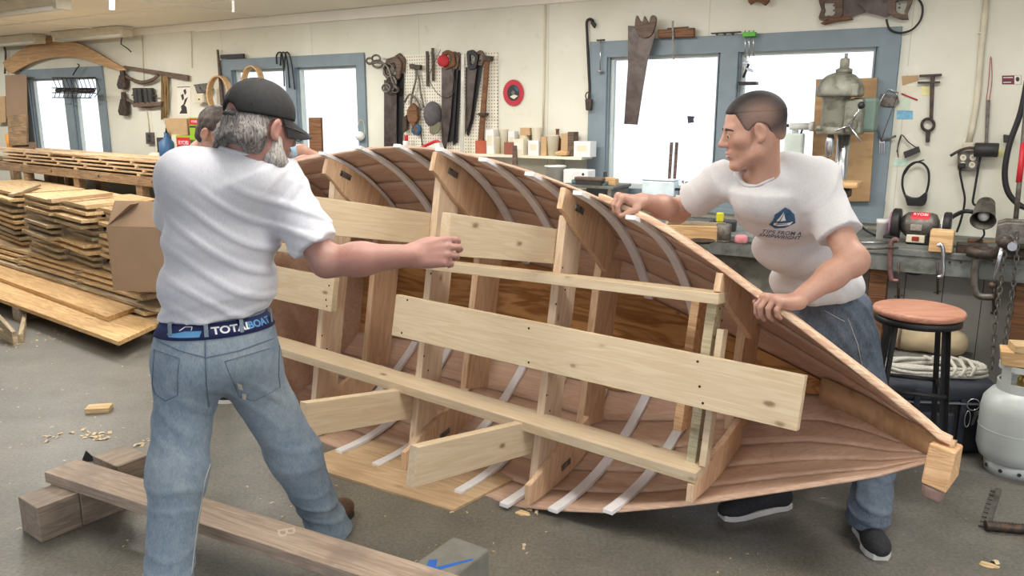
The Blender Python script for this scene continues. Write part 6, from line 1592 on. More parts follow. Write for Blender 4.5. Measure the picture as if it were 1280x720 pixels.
t = thing('router', 'grey metal router standing on the sill beside the young man', 'router', sill(858, 246, .13))
obj('router_base', MB().box((-.06, -.04, 0), (.07, .04, .012)), M_chrome, t, None, .004); obj('router_motor', MB().lathe([(.028, .012), (.03, .06), (.024, .1), (.018, .105)], 16, T((.01, 0, 0))), M_iron2, t); obj('router_column', MB().cyl((-.03, 0, .01), (-.03, 0, .11), .008), M_chrome, t); obj('router_handle', MB().tube([V((-.09, -.02, .0)), V((-.10, -.02, .03)), V((-.07, -.02, .05)), V((-.02, -.02, .05))], .009, 8), M_black, t)
# light wooden box and cans in front of the sill, left of the young man
Mx = bM(868, 298, .30); t = thing('wooden_box', 'open pale wooden drawer on the bench under the young man\'s arm'.replace("man's", 'mans'), 'drawer', Mx)
obj('front', MB().box((-.17, -.10, 0), (.17, -.085, .085)), M_bwood, t, Mx, .002); obj('back', MB().box((-.17, .085, 0), (.17, .10, .085)), M_lumG, t, Mx, .002)
for x in (-.17, .155): obj('side', MB().box((x, -.085, 0), (x+.015, .085, .085)), M_lumG, t, Mx, .002)
obj('bottom', MB().box((-.155, -.085, 0), (.155, .085, .008)), M_lumG, t, Mx)
o, M = bcyl('tin_can', 904, 302, .042, .10, M_iron2, 'grey tin can on the bench beside the young man', 'can', ((.95, 0), (1, .01), (1, .1), (.97, .12), (1, .14), (1, .98), (.93, 1), (.9, .9)))
o, M = bbox('tape_measure', 899, 290, 0.045, .03, .06, plain('yellow_tape_case', (206, 200, 40), .45), 'yellow tape measure standing behind the grey can', 'tape measure', .3, .01, .06); obj('tape_slot', MB().box((-.036, -.02, .0), (-.03, .02, .02)), M_dk, o, M)
o, M = bbox('black_case', 903, 288, .16, .08, .06, M_dk, 'black case beneath the yellow tape measure', 'case', .2, .006)
o, M = bcyl('pink_sponge', 926, 304, .036, .045, plain('pink_foam', (206, 132, 138), .8), 'pink sponge on the bench edge beside the grey can', 'sponge', ((.8, 0), (1, .2), (.98, .8), (.75, 1)))
o, M = bcyl('steel_bowl', 878, 304, .07, .018, M_iron, 'shallow dark dish on the bench in front of the pale drawer', 'dish', ((.6, 0), (1, .9), (1, 1), (.9, 1), (.5, .2)))

# --- drill press
Mdp = WB @ T((wq(1050, 260, .42).x, 0, .42)) @ R(-PI/2, 'X')      # x along the wall, y into the wall, z up
Mdp = T(WB @ V((wq(1049, 160, .42).x, HBN, .42))) @ WR
zk = lambda y: wq(1049, y, .42).y-HBN
cpx = lambda x: wq(x, 160, .42).x-wq(1049, 160, .42).x
M_dp = worn('olive_grey_enamel', (142, 142, 128), (106, 104, 92), .5, .15, 14)
M_dpg = plain('grey_green_case', (112, 132, 122), .5, var=.12)
t = thing('drill_press', 'old grey-green bench drill press with domed pulley cover', 'drill press', Mdp)
obj('dome_cover', MB().lathe([(.125, zk(121)), (.13, zk(117)), (.127, zk(110)), (.11, zk(101)), (.075, zk(94)), (.04, zk(91)), (.03, zk(91))], 28, T((cpx(1046), 0, 0)), cap=True).box((cpx(1046), -.10, zk(121)), (cpx(1072), .10, zk(105))), M_dp, t, Mdp, .01)
obj('spindle_cap', MB().lathe([(.045, zk(92)), (.045, zk(87)), (.026, zk(85)), (.026, zk(75)), (.02, zk(73))], 16, T((cpx(1049), 0, 0))).cyl((cpx(1050), 0, zk(74)), (cpx(1050), 0, zk(67)), .009), M_dp, t, Mdp)
obj('quill_housing', MB().lathe([(.06, zk(163)), (.072, zk(158)), (.072, zk(124)), (.085, zk(120))], 24, T((cpx(1043), -.02, 0))), M_dp, t, Mdp)
obj('motor_mount', MB().box((cpx(1054), -.06, zk(168)), (cpx(1078), .09, zk(124))), M_dp, t, Mdp, .012)
obj('motor', MB().box((cpx(1060), .03, zk(165)), (cpx(1092), .17, zk(122))), M_dpg, t, Mdp, .02)
obj('gear_collar', MB().lathe([(.085, zk(168)), (.09, zk(166)), (.09, zk(160)), (.07, zk(157))], 20, T((cpx(1042), -.01, 0))), M_dp, t, Mdp)
obj('feed_boss', MB().cyl((cpx(1066), -.10, zk(156)), (cpx(1066), -.05, zk(156)), .035), M_dp, t, Mdp)
lv = MB()
for (x, y) in ((1079, 133), (1050, 163), (1082, 176)): lv.cyl((cpx(1066), -.11, zk(156)), (cpx(x), -.13, zk(y)), .006)
obj('feed_lever', lv, M_chrome, t, Mdp); obj('lever_knob', MB().sphere((cpx(1079), -.13, zk(132)), .02), M_black, t, Mdp); obj('lever_knob', MB().sphere((cpx(1028), -.10, zk(160)), .018), M_dp, t, Mdp)
obj('chuck', MB().lathe([(.012, zk(197)), (.022, zk(192)), (.026, zk(180)), (.022, zk(172)), (.015, zk(168))], 18, T((cpx(1040), -.02, 0))).cyl((cpx(1040), -.02, zk(203)), (cpx(1040), -.02, zk(196)), .005), M_chrome, t, Mdp)
obj('column', MB().cyl((cpx(1054), .05, .03), (cpx(1054), .05, zk(150)), .036, n=24), M_chrome, t, Mdp)
obj('press_base', MB().box((cpx(1034), -.12, .0), (cpx(1074), .10, .03)), M_dp, t, Mdp, .008)
obj('table_bracket', MB().box((cpx(1050), -.06, zk(246)), (cpx(1070), .06, zk(236))), M_iron, t, Mdp, .006)
obj('wooden_table', MB().box((cpx(1043), -.10, zk(233)), (cpx(1082), .10, zk(226))), M_bwood, t, Mdp, .006)
o, Mm = bbox('oil_rag', 1084, 172, .1, .06, .04, M_red, None, None) if 0 else (None, None)
wtube('press_cord', cur([(1060, 250), (1066, 268), (1080, 286), (1096, 295)], 5), [.3]*16, .006, M_black, None, 6, 'black cord trailing from the drill press over the bench', 'cord')
t = wthing('spray_gun', 'white and black spray gun hanging on the window beside the drill press', 'spray gun', 1000, 160, .12)
obj('gun_body', MB().cyl((-.07, 0, 0), (.05, 0, 0), .022).cyl((.05, 0, 0), (.075, 0, 0), .03), M_whiteP, t, wM(1002, 158, .12)); wtube('gun_trigger', [(1003, 162), (1000, 170), (997, 178)], .12, .006, M_black, t, 6); wtube('gun_nozzle', [(978, 157), (986, 157)], .12, .010, M_black, t, 8)
# pale green bottle by the window
t = thing('wash_bottle', 'pale green bottle on the sill between the young man and the drill press', 'bottle', sill(992, 194, .1)); obj('bottle_body', MB().box((-.06, -.03, 0), (.06, .03, .14)), plain('pale_green_plastic', (220, 234, 226), .3), t, None, .015); obj('bottle_neck', MB().cyl((0, 0, .14), (0, 0, .17), .02), M_whiteP, t)
# --- things on the wall to the side of the big window
t = wthing('coping_saw', 'silver coping saw frame hanging on the window frame corner', 'coping saw', 1110, 140, .04)
wtube('saw_frame', [(1101, 176), (1096, 150), (1100, 128), (1110, 111), (1123, 116)], .04, .0045, M_chrome, t, 6); wtube('saw_wire', [(1123, 116), (1101, 176)], .04, .0015, M_iron, t, 4); wtube('saw_handle', [(1101, 176), (1120, 170)], .04, .007, M_iron2, t, 6)
wplate('sanding_disc', [(1101, 117), (1122, 119), (1124, 128), (1118, 134), (1103, 133), (1098, 128)], .022, .034, M_iron2, None, .002, 'grey round pad hung on the frame behind the coping saw', 'pad')
t = wthing('comb', 'small steel comb hanging on the window frame under the coping saw', 'comb', 1102, 180, .03); wplate('comb_back', [(1099, 174), (1106, 174), (1106, 179), (1099, 179)], .024, .03, M_chrome, t, .001)
for x in (1099.5, 1101.6, 1103.7, 1105.6): wplate('comb_tooth', [(x-.5, 179), (x+.5, 179), (x+.3, 192), (x-.3, 192)], .024, .03, M_chrome, t, 0)
M_yel = plain('pale_yellow_note', (230, 222, 164), .85)
notes = [([(1128, 83), (1150, 82), (1150, 92), (1129, 93)], M_paper, 'topmost white paper note of the cluster by the window corner'), ([(1127, 95), (1148, 94), (1148, 101), (1128, 107)], M_tan, 'tan curled paper note in the cluster, second down'),
         ([(1125, 107), (1146, 107), (1147, 114), (1126, 117)], M_ivory, 'cream folded note in the middle of the cluster'), ([(1151, 108), (1162, 108), (1162, 120), (1151, 119)], M_yel, 'pale yellow note beside the hanging caliper'),
         ([(1153, 97), (1161, 97), (1161, 106), (1153, 105)], M_paper, 'small white note tucked behind the caliper'), ([(1126, 122), (1138, 124), (1137, 137), (1125, 138)], plain('pale_green_note', (206, 220, 200), .85), 'pale green note low in the cluster'),
         ([(1121, 138), (1141, 138.5), (1141, 149), (1121, 149)], plain('blue_card', (120, 176, 204), .7, var=.3, scale=40), 'light blue printed card lowest in the cluster'), ([(1131, 169), (1140, 165), (1147, 181), (1139, 185)], M_paper, 'white slip tilted behind the brush wires'), ([(1117, 199), (1135, 199), (1135, 208), (1117, 208)], plain('mint_card', (190, 214, 196), .8, var=.2, scale=30), 'mint printed card beside the strap of the face shield')]
for i, (pts, mt, lab) in enumerate(notes): wplate('paper_note', pts, 0, .003, mt, None, 0, lab, 'note')
wtube('pencil', [(1127, 117), (1147, 125)], .012, .004, M_red, None, 6, 'thin red and dark pencil hung among the paper notes', 'pencil')
t = wthing('caliper', 'tall rusty iron caliper with a ring end hanging on the wall', 'caliper', 1160, 130, .03)
wplate('jaw_bar', [(1149, 93.5), (1177, 92), (1177, 95), (1149, 96.5)], .02, .04, M_iron, t, .001); wplate('jaw_bar', [(1147, 102), (1175, 101.5), (1175, 104), (1147, 104.5)], .02, .04, M_iron, t, .001); wplate('beam', [(1163, 93), (1168.5, 93), (1166, 150), (1161.5, 150)], .02, .035, M_iron, t, .001)
wtube('ring', circ(1160, 156, 7.6, 7.4, 28), .028, .0085, M_iron, t, 7, closed=True); wplate('tail', [(1157, 164), (1163, 164), (1162, 178), (1157, 178)], .02, .035, M_iron, t, .002)
t = wthing('wire_brush', 'bent wires with a wooden block hanging on the wall under the notes', 'brush', 1135, 185, .03)
wtube('wire', cur([(1123, 197), (1122, 186), (1125, 172), (1128, 169), (1136, 178), (1146, 185)], 4), .03, .0035, M_iron, t, 5); wtube('wire', cur([(1121, 190), (1124, 178), (1127, 170)], 4), .034, .003, M_iron, t, 5); wplate('block', [(1129, 190), (1148, 183), (1150, 190), (1131, 198)], .015, .05, M_dk, t, .003)
t = wthing('face_shield', 'black headband of a face shield hanging on the wall', 'face shield', 1144, 230, .05)
wtube('headband', cur([(1132, 246), (1128, 232), (1130, 216), (1139, 205), (1151, 203), (1160, 212), (1161, 228), (1157, 244)], 5), .05, .0065, M_black, t, 6, flat=1.4); wplate('visor', cur([(1130, 243), (1138, 247), (1148, 247), (1158, 240), (1156, 256), (1144, 257.5), (1134, 257)], 3), .03, .08, M_black, t, .006)
wtube('band_tail', cur([(1130, 219), (1138, 208), (1148, 202), (1155, 200)], 4), .06, .004, M_black, t, 5)
t = wtube('wire_conduit', [(1233, -4), (1229, 40), (1226, 70), (1222, 120), (1216, 158), (1211, 178)], .022, .016, M_trim, None, 10, 'cream painted conduit running down to the outlet box beside the bench', 'conduit')
wtube('conduit_clip', [(1222, 41), (1233, 42)], .03, .006, M_trim, t, 6)
wplate('steel_rod', [(1232.5, 125), (1238, 125), (1234.5, 184), (1230.5, 184)], .02, .035, M_iron2, None, .003, 'slim grey rod hanging from a red cord beside the conduit', 'rod'); wtube('string_loop', cur([(1233, 126), (1236, 100), (1238.5, 70), (1240, 100), (1236.5, 126)], 4), .028, .0022, plain('red_string', (158, 60, 62), .8), None, 5, 'red cord looped over a nail holding the slim grey rod', 'cord')
t = wthing('wall_sticker', 'small dark red sticker with a portrait stuck high on the wall', 'sticker', 1264, 100, .003); wplate('sticker_base', [(1252.5, 94.5), (1276.5, 94), (1276.5, 105.5), (1252.5, 105.5)], 0, .002, plain('maroon_print', (112, 44, 58), .6), t, 0); wplate('picture', [(1268, 94.5), (1276, 94.3), (1276, 105.2), (1268, 105.3)], .002, .003, M_paper, t, 0)
wplate('portrait', circ(1272, 99, 2.4, 3, 14), .003, .0036, M_dk, t, 0); wplate('print_line', [(1254, 96.5), (1266, 96.3), (1266, 97.4), (1254, 97.6)], .002, .0026, M_whiteP, t, 0); wplate('print_line', [(1254, 102.5), (1264, 102.3), (1264, 103.3), (1254, 103.5)], .002, .0026, M_whiteP, t, 0)
# outlet box and cord
t = wthing('outlet_box', 'grey four-socket outlet box on the wall above the grinder', 'outlet', 1210, 202, .03)
wplate('box_body', [(1197, 189), (1223, 188.5), (1221, 213.5), (1197, 213)], 0, .05, M_iron2, t, .004)
for x, y in ((1204, 197), (1216, 197), (1215, 206), (1203.5, 206)): wplate('socket', circ(x, y, 4, 4, 16), .05, .054, M_ivory, t, 0); wplate('slot', [(x-1.2, y-2), (x-.5, y-2), (x-.5, y+1), (x-1.2, y+1)], .054, .0545, M_dk, t, 0); wplate('slot', [(x+.6, y-2), (x+1.3, y-2), (x+1.3, y+1), (x+.6, y+1)], .054, .0545, M_dk, t, 0)
wplate('conduit_fitting', [(1203, 179), (1217, 178), (1217, 189), (1203, 189)], 0, .05, M_trim, t, .004)
t = wtube('power_cord', cur([(1202, 207), (1200, 215), (1203, 232), (1206, 250), (1202, 272), (1196, 290)], 6), [.075]+[.06]*30, .0065, M_black, None, 6, 'black power cord plugged into the four-socket box', 'cord'); obj('plug', MB().box((-.02, -.014, -.03), (.02, .014, .012)), M_black, t, wM(1202, 207, .085), .006)
t = wthing('mallet', 'black headed mallet lying across the top of the outlet box', 'mallet', 1232, 188, .08)
obj('mallet_head', MB().lathe([(.036, -.06), (.04, -.055), (.04, .055), (.036, .06)], 20, R(PI/2, 'Y')), M_dk, t, wM(1233, 187.5, .08)); wtube('mallet_handle', cur([(1188, 195), (1200, 188), (1212, 185), (1222, 186)], 4), .08, .008, M_iron, t, 7)
t = wtube('steel_hook', cur([(1226, 192), (1222, 215), (1217, 245), (1216, 252), (1218, 256), (1222, 256), (1223, 252)], 5), .05, .0065, M_black, None, 7, 'long black rod with a hooked end hanging below the mallet', 'hooked rod')
wplate('rubber_cone', [(1254, 168), (1267, 170), (1266, 173), (1259, 178), (1254, 178.5)], 0, .06, M_dk, None, .006, 'small black rubber bumper on the wall beside the hose', 'bumper')
wplate('paper_note', [(1240, 186), (1262, 185), (1261, 196), (1240, 197)], 0, .003, M_yel, None, 0, 'pale yellow paper strip behind the black mallet head', 'note')
# pipe clamp and hose near the edge
t = thing('pipe_clamp', 'long grey pipe clamp with a red grip leaning over the bench vise', 'pipe clamp', wM(1272, 240, .45))
wtube('pipe', [(1284, 120), (1275, 220), (1268, 290)], [.32, .40, .46], .012, M_iron2, t, 10); wtube('red_grip', [(1279.5, 178), (1277, 200), (1273.5, 228)], [.365, .385, .41], .0145, M_red, t, 10); wtube('clamp_shoe', [(1264, 285), (1276, 292)], [.46, .46], .03, M_iron, t, 8)
wtube('rubber_hose', cur([(1284, 100), (1276, 140), (1262, 180), (1256, 215), (1260, 240), (1274, 256), (1290, 262)], 6), .22, .015, M_black, None, 8, 'thick black hose looped down the wall behind the pipe clamp', 'hose')
# --- bench grinder and the clamp things in front
Mg = T(WB @ V((wq(1148, 300, .46).x, HBN, .46))) @ WR
gx = lambda x: wq(x, 290, .46).x-wq(1148, 290, .46).x
gz = lambda y: wq(1148, y, .46).y-HBN
t = thing('bench_grinder', 'grey bench grinder with a red label and two wheels on the bench', 'bench grinder', Mg)
zc_ = gz(281)
obj('motor_body', MB().lathe([(.035, gx(1124)), (.05, gx(1127)), (.068, gx(1132)), (.07, gx(1136)), (.07, gx(1162)), (.062, gx(1168)), (.03, gx(1172))], 28, T((0, 0, zc_)) @ R(PI/2, 'Y')), M_iron2, t, Mg)
obj('red_label', MB().strip([[V((gx(1137), .0715*math.cos(a)*-1, zc_+.0715*math.sin(a))), V((gx(1160), .0715*math.cos(a)*-1, zc_+.0715*math.sin(a)))] for a in np.linspace(.55, 1.5, 10)], closed_sec=False), M_red, t, Mg, fix=False)
obj('silver_label', MB().strip([[V((gx(1138), .0712*math.cos(a)*-1, zc_+.0712*math.sin(a))), V((gx(1152), .0712*math.cos(a)*-1, zc_+.0712*math.sin(a)))] for a in np.linspace(-.35, .15, 8)], closed_sec=False), plain('silver_print', (176, 168, 156), .4, .3, var=.3, scale=60), t, Mg, fix=False)
an = 1.02; text('lettering', 'RYOBI', .026, M_white, t, Mg @ T((gx(1148.5), -.0725*math.cos(an), zc_+.0725*math.sin(an))) @ R(PI/2-an*.9, 'X'), .0004)
obj('wheel_guard', MB().lathe([(.03, -.02), (.085, -.02), (.09, -.012), (.09, .018), (.085, .022), (.03, .022)], 24, T((gx(1118), 0, zc_-.005)) @ R(PI/2, 'Y')), M_black, t, Mg, .003)
obj('grinding_wheel', MB().cyl((gx(1118)-.03, -.005, zc_-.005), (gx(1118)-.018, -.005, zc_-.005), .07, n=28), plain('mauve_abrasive', (150, 112, 138), .9, scale=80), t, Mg)
obj('wheel_guard', MB().lathe([(.03, -.02), (.07, -.02), (.075, -.012), (.075, .012), (.07, .018), (.03, .018)], 24, T((gx(1182), 0, zc_+.005)) @ R(PI/2, 'Y')), M_black, t, Mg, .003)
obj('grinding_wheel', MB().cyl((gx(1182)-.026, -.005, zc_), (gx(1182)-.018, -.005, zc_), .055, n=28), M_whiteP, t, Mg)
obj('axle', MB().cyl((gx(1112), 0, zc_), (gx(1186), 0, zc_), .012, n=12), M_chrome, t, Mg)
obj('pedestal', MB().prism([(gx(1133), 0), (gx(1165), 0), (gx(1160), zc_-.04), (gx(1136), zc_-.04)], -.06, .06, R(PI/2, 'X')), M_black, t, Mg, .01)
obj('switch_plate', MB().box((gx(1134), -.068, .012), (gx(1157), -.06, .055)), M_cream, t, Mg, .012); obj('switch', MB().box((gx(1141), -.073, .022), (gx(1150), -.066, .046)), plain('red_switch', (150, 42, 36), .4), t, Mg, .003)
obj('tool_rest', MB().box((gx(1106), -.10, zc_-.075), (gx(1120), -.04, zc_-.06)), M_black, t, Mg, .003)
o, M = bcyl('plastic_canister', 1102, 299, .035, .115, M_whiteP, 'white plastic canister standing beside the bench grinder', 'canister', ((.9, 0), (.95, .8), (1.04, .82), (1.04, 1), (.9, 1)))
# wooden block and c-clamp at the bench edge
def edge(x, y, out=0.0): q = wq(x, y, DB+out); return WB @ V((q.x, q.y, DB+out))
Me = frame(edge(1177, 300, .02), -WU, z=UP)
o = obj('wooden_block', MB().box((-.055, -.05, -.065), (.055, .035, .05)), M_bwood, None, T(WB @ V((wq(1177, 300, DB).x, HBN+.066, DB-.03))) @ WR, .006); tag(o, 'pale wooden block clamped on the bench edge beside the grinder', 'block')
def cclamp(name, label, x0, y0, x1, y1, out, r, mat, flip=1, screw=True):
    """a C clamp seen from its side, its back at x0, reaching to x1"""
    t = thing(name, label, 'C-clamp', WB @ T(wq(x0, y0, DB+out)), 'C-clamps on the bench edge')
    wtube('clamp_frame', cur([(x1, y0+2), (lerp(x0, x1, .6), y0-1), (lerp(x0, x1, .15), y0+3), (x0, y0+12), (x0-.5, lerp(y0, y1, .5)), (x0, y1-10), (lerp(x0, x1, .25), y1-1), (x1, y1)], 4), DB+out, r, mat, t, 8, flat=1.0)
    if screw: wtube('clamp_screw', [(x1, y1+22), (x1, y1-4), (x1, lerp(y0, y1, .55))], DB+out, r*.55, M_iron, t, 8); wtube('t_bar', [(x1-5, y1+20), (x1+5, y1+18)], DB+out, r*.35, M_iron, t, 6)
    return t
cclamp('c_clamp', 'dull red C-clamp gripping the bench edge below the grinder', 1113, 300, 1123, 351, .03, .013, worn('dull_red_iron', (132, 96, 92), (98, 80, 76), .5, .4, 20))
t = cclamp('c_clamp', 'bright steel bar clamp hanging below the pale wooden block', 1179, 306, 1172, 346, .05, .011, M_chrome)
cclamp('c_clamp', 'large dark C-clamp at the bench edge under the vise', 1219, 322, 1243, 371, .06, .019, M_iron2)
wtube('cable', cur([(1124, 330), (1132, 340), (1146, 343), (1160, 339), (1172, 332)], 5), DB-.03, .006, M_black, None, 6, 'black cable sagging under the bench edge between the clamps', 'cable')
# vise
Mv = T(WB @ V((wq(1262, 330, DB).x, HBN, DB-.06))) @ WR
t = thing('bench_vise', 'dark steel bench vise at the bow end of the bench', 'vise', Mv)
obj('vise_base', MB().lathe([(.10, 0), (.10, .02), (.07, .04), (.06, .06)], 24), M_iron, t, Mv); obj('vise_body', MB().box((-.06, -.08, .05), (.07, .14, .13)), M_iron2, t, Mv, .015)
obj('fixed_jaw', MB().prism([(-.075, .10), (.085, .10), (.085, .175), (.05, .19), (-.04, .19), (-.075, .175)], -.0, .05, T((0, .01, 0)) @ R(PI/2, 'X')), M_iron2, t, Mv, .006)
obj('moving_jaw', MB().prism([(-.075, .08), (.085, .08), (.085, .17), (.05, .185), (-.04, .185), (-.075, .17)], .0, .05, T((0, -.08, 0)) @ R(PI/2, 'X')), M_iron2, t, Mv, .006)
obj('screw', MB().cyl((0, -.30, .09), (0, -.08, .09), .02), M_chrome, t, Mv); obj('screw_head', MB().sphere((-.03, -.24, .10), .036), M_iron, t, Mv)
obj('handle', MB().cyl((-.035, -.25, .13), (-.06, -.26, -.10), .010), M_chrome, t, Mv); obj('handle_ball', MB().sphere((-.062, -.26, -.11), .018), M_iron, t, Mv)
# round dark dish and gooseneck lamp
o, M = bcyl('cast_ring', 1228, 322, .075, .05, M_iron, 'dark round casting lying on the bench beside the vise', 'casting', ((.7, 0), (1, .1), (1, .9), (.85, 1), (.6, 1), (.6, .2)))
t = wthing('gooseneck_lamp', 'grey gooseneck work lamp on the wall behind the grinder', 'lamp', 1225, 270, .3)
wtube('lamp_arm', cur([(1188, 273), (1196, 268), (1206, 264), (1216, 265)], 4), [.10, .12, .15, .2, .22, .24, .26, .28, .3, .3, .3, .3, .3], .012, M_black, t, 8)
hd_ = WB @ wq(1230, 268, .32); d_ = (V((-.45, -.70, -.50))).normalized()
Ml = frame(hd_, d_.cross(UP), z=d_)
obj('lamp_head', MB().lathe([(.025, -.11), (.045, -.10), (.052, -.04), (.060, .05), (.064, .055), (.060, .055), (.05, .0), (.03, -.05)], 24), M_iron2, t, Ml); obj('lamp_bulb', MB().sphere((0, 0, .01), (.03, .03, .035)), M_whiteP, t, Ml)
wtube('lamp_cord', cur([(1228, 282), (1230, 294), (1220, 302), (1208, 306)], 4), .3, .005, M_black, t, 6)
for i, (x, y, a, l, mt, lab) in enumerate(((1092, 306, .5, .16, M_chrome, 'bright steel punch lying on the bench before the canister'), (1098, 313, .7, .22, M_iron2, 'grey chisel lying near the bench edge below the canister'), (1240, 305, .2, .10, M_tan, 'small tan tube on the bench beside the vise'), (1206, 312, -.2, .14, M_iron, 'dark tool bit lying on the bench between block and vise'))):
    M = bM(x, y, a); t = thing('hand_tool', lab, 'tool', M); obj('tool_shaft', MB().cyl((-l/2, 0, .012), (l/2, 0, .012), .007), mt, t, M); obj('tool_grip', MB().cyl((-l/2-.07, 0, .013), (-l/2, 0, .013), .013), M_handle, t, M)
o, M = bbox('metal_box', 1214, 316, .14, .07, .05, M_iron, 'low dark metal box on the bench between the block and the round casting', 'box', .1, .004)
# chains
def chain(label, pts, off, group):
    t = thing('chain', label, 'chain', WB @ T(wq(*pts[0], off)), group)
    P = [WB @ wq(x, y, off) for x, y in cur(pts, 3)]
    # walk the line and lay links
    acc = []; step = .030; d = 0; i = 0; cur_ = P[0]
    tot = sum((b-a).length for a, b in zip(P[:-1], P[1:])); n = int(tot/step)
    def at(s):
        for a, b in zip(P[:-1], P[1:]):
            l = (b-a).length
            if s <= l: return a.lerp(b, s/l), (b-a).normalized()
            s -= l
        return P[-1], (P[-1]-P[-2]).normalized()
    for k in range(n):
        p, dd = at((k+.5)*step); ax = WN if k % 2 else dd.cross(WN)
        M = frame(p, dd, y=ax); q = [V((.021*math.cos(a), .010*math.sin(a), 0)) for a in np.linspace(0, 2*PI, 13)[:-1]]
        obj('link', MB().tube(q, .0042, 5, closed=True), M_iron2, t, M)
    return t
chain('front strand of grey chain hanging from the vise to the floor', [(1256, 300), (1253, 340), (1247, 380), (1243, 420), (1240, 462)], DB+.10, 'chains by the vise')
chain('back strand of grey chain hanging beside the vise handle', [(1271, 290), (1270, 330), (1263, 380), (1257, 425), (1254, 470)], DB+.07, 'chains by the vise')
# --- stool
seatH = .775
sc_ = hit(1149, 384, (0, 0, seatH), (0, 0, 1)); foot = flr(1177, 616, 0)
Mst = T((sc_.x, sc_.y, 0)); t = thing('bar_stool', 'round stool with an orange-brown wooden seat and black metal legs', 'stool', Mst)
rS = .185
obj('seat', MB().lathe([(.0, seatH-.035), (rS-.02, seatH-.035), (rS-.004, seatH-.028), (rS, seatH-.016), (rS-.006, seatH-.005), (rS-.025, seatH), (0, seatH-.006)], 48, cap=False), wood('stool_seat', (194, 140, 116), (170, 116, 94), rings=1.6, knots=0, var=.03, rough=.35, fibre=.2), t, Mst)
obj('seat_ring', MB().lathe([(rS-.03, seatH-.065), (rS-.012, seatH-.065), (rS-.012, seatH-.036), (rS-.03, seatH-.036)], 40), M_black, t, Mst)
fv = V((foot.x-sc_.x, foot.y-sc_.y, 0)); a0 = math.atan2(fv.y, fv.x); rf = min(fv.length, .25)
for k in range(4):
    a = a0+k*PI/2; d = V((math.cos(a), math.sin(a), 0)); p0 = d*(rS-.045)+UP*(seatH-.05); p1 = d*rf
    M = frame((p0+p1)/2, p1-p0, y=d); L_ = (p1-p0).length
    l = obj('leg', MB().box((-L_/2, -.012, -.014), (L_/2, -.009, .014)).box((-L_/2, -.012, -.014), (L_/2, .012, -.011)), M_black, t, Mst @ M, .001)
    obj('foot', MB().lathe([(.014, 0), (.018, .002), (.018, .016), (.010, .02)], 12), M_black, l, Mst @ T(p1-UP*.0))
rr_ = lerp(rS-.045, rf, .55); zz = lerp(seatH-.05, 0, .42)
for k in range(4):
    a, b = a0+k*PI/2, a0+(k+1)*PI/2; rq = lerp(rS-.045, rf, .42); p, q = V((rq*math.cos(a), rq*math.sin(a), zz)), V((rq*math.cos(b), rq*math.sin(b), zz))
    obj('rung', MB().tube([p, q], .010, 8), M_black, t, Mst)
# --- bag, rope, canvas roll on the floor
ba, bb_ = flr(1108, 566, 0), flr(1236, 572, 0); dxx = (bb_-ba).normalized(); Mb_ = frame((ba+bb_)/2+UP.cross(dxx)*.15, dxx, z=UP); wB = (bb_-ba).length
M_bag = plain('dark_navy_nylon', (44, 48, 58), .7, var=.2, scale=20, bump=.1); M_bag2 = plain('black_nylon', (30, 30, 33), .75, var=.15)
t = thing('tool_bag', 'dark navy tool bag with clipped keys on the floor behind the stool', 'bag', Mb_)
F = Field(); F.slab(Mb_ @ T((0, 0, .175)), (wB/2, .14, .17), .04); F.disp = lambda P: wob(P, 16, 2)*.005
fobj('bag_body', F, .008, M_bag2, t)
F = Field(); F.slab(Mb_ @ T((0, -.01, .315)), (wB/2+.01, .15, .045), .03); F.disp = lambda P: wob(P, 18, 1)*.005; fobj('bag_lid', F, .008, M_bag, t)
obj('front_pocket', MB().box((-wB*.42, -.16, .03), (wB*.12, -.13, .22)), M_bag, t, Mb_, .015); obj('strap', MB().box((-wB*.3, -.168, .0), (-wB*.24, -.13, .33)), M_bag, t, Mb_, .003); obj('strap', MB().box((wB*.16, -.160, .0), (wB*.22, -.12, .33)), M_bag, t, Mb_, .003)
obj('zip_line', MB().box((-wB*.5, -.162, .263), (wB*.5, -.135, .270)), plain('grey_zip', (120, 122, 126), .5), t, Mb_)
ky = thing('key_clip', 'steel key ring and carabiner clipped to the dark tool bag', 'keys', Mb_ @ T((wB*.26, -.175, .25)))
Mk = WM[ky]
obj('ring', MB().tube([V((.028*math.cos(a), 0, .028*math.sin(a)+.02)) for a in np.linspace(0, 2*PI, 20)[:-1]], .003, 6, closed=True), M_chrome, ky, Mk); obj('carabiner', MB().tube([V((.012*math.cos(a)-.02, -.004, .04*math.sin(a)-.05)) for a in np.linspace(0, 2*PI, 20)[:-1]], .0032, 6, closed=True), M_chrome, ky, Mk)
obj('key', MB().prism([(-.006, -.09), (.006, -.09), (.008, -.03), (.014, -.02), (.010, -.005), (-.010, -.005), (-.014, -.02), (-.008, -.03)], -.001, .001, T((.03, 0, 0)) @ R(PI/2, 'X') @ R(.25, 'Z')), M_chrome, ky, Mk); obj('key', MB().prism([(-.005, -.08), (.005, -.08), (.007, -.03), (.012, -.02), (.0, -.008), (-.012, -.02), (-.007, -.03)], -.001, .001, T((.02, -.004, 0)) @ R(PI/2, 'X') @ R(-.2, 'Z')), M_iron2, ky, Mk)
M_rope = plain('grey_white_rope', (192, 188, 176), .85, var=.15, scale=120, bump=.5)
tr_ = thing('rope_coil', 'coil of pale grey rope lying on the dark tool bag', 'rope', Mb_ @ T((0, 0, .362)))
rs3 = random.Random(4); mbr = MB(); pts = []
for k in range(9*18):
    a = 2*PI*k/18; lp = k//18; rx, ry = .24-.012*(lp % 5)+rs3.uniform(-.006, .006), .10-.009*(lp % 5); pts.append(V((rx*math.cos(a), ry*math.sin(a), .012+.016*(lp//3)+.006*math.sin(a*3+lp))))
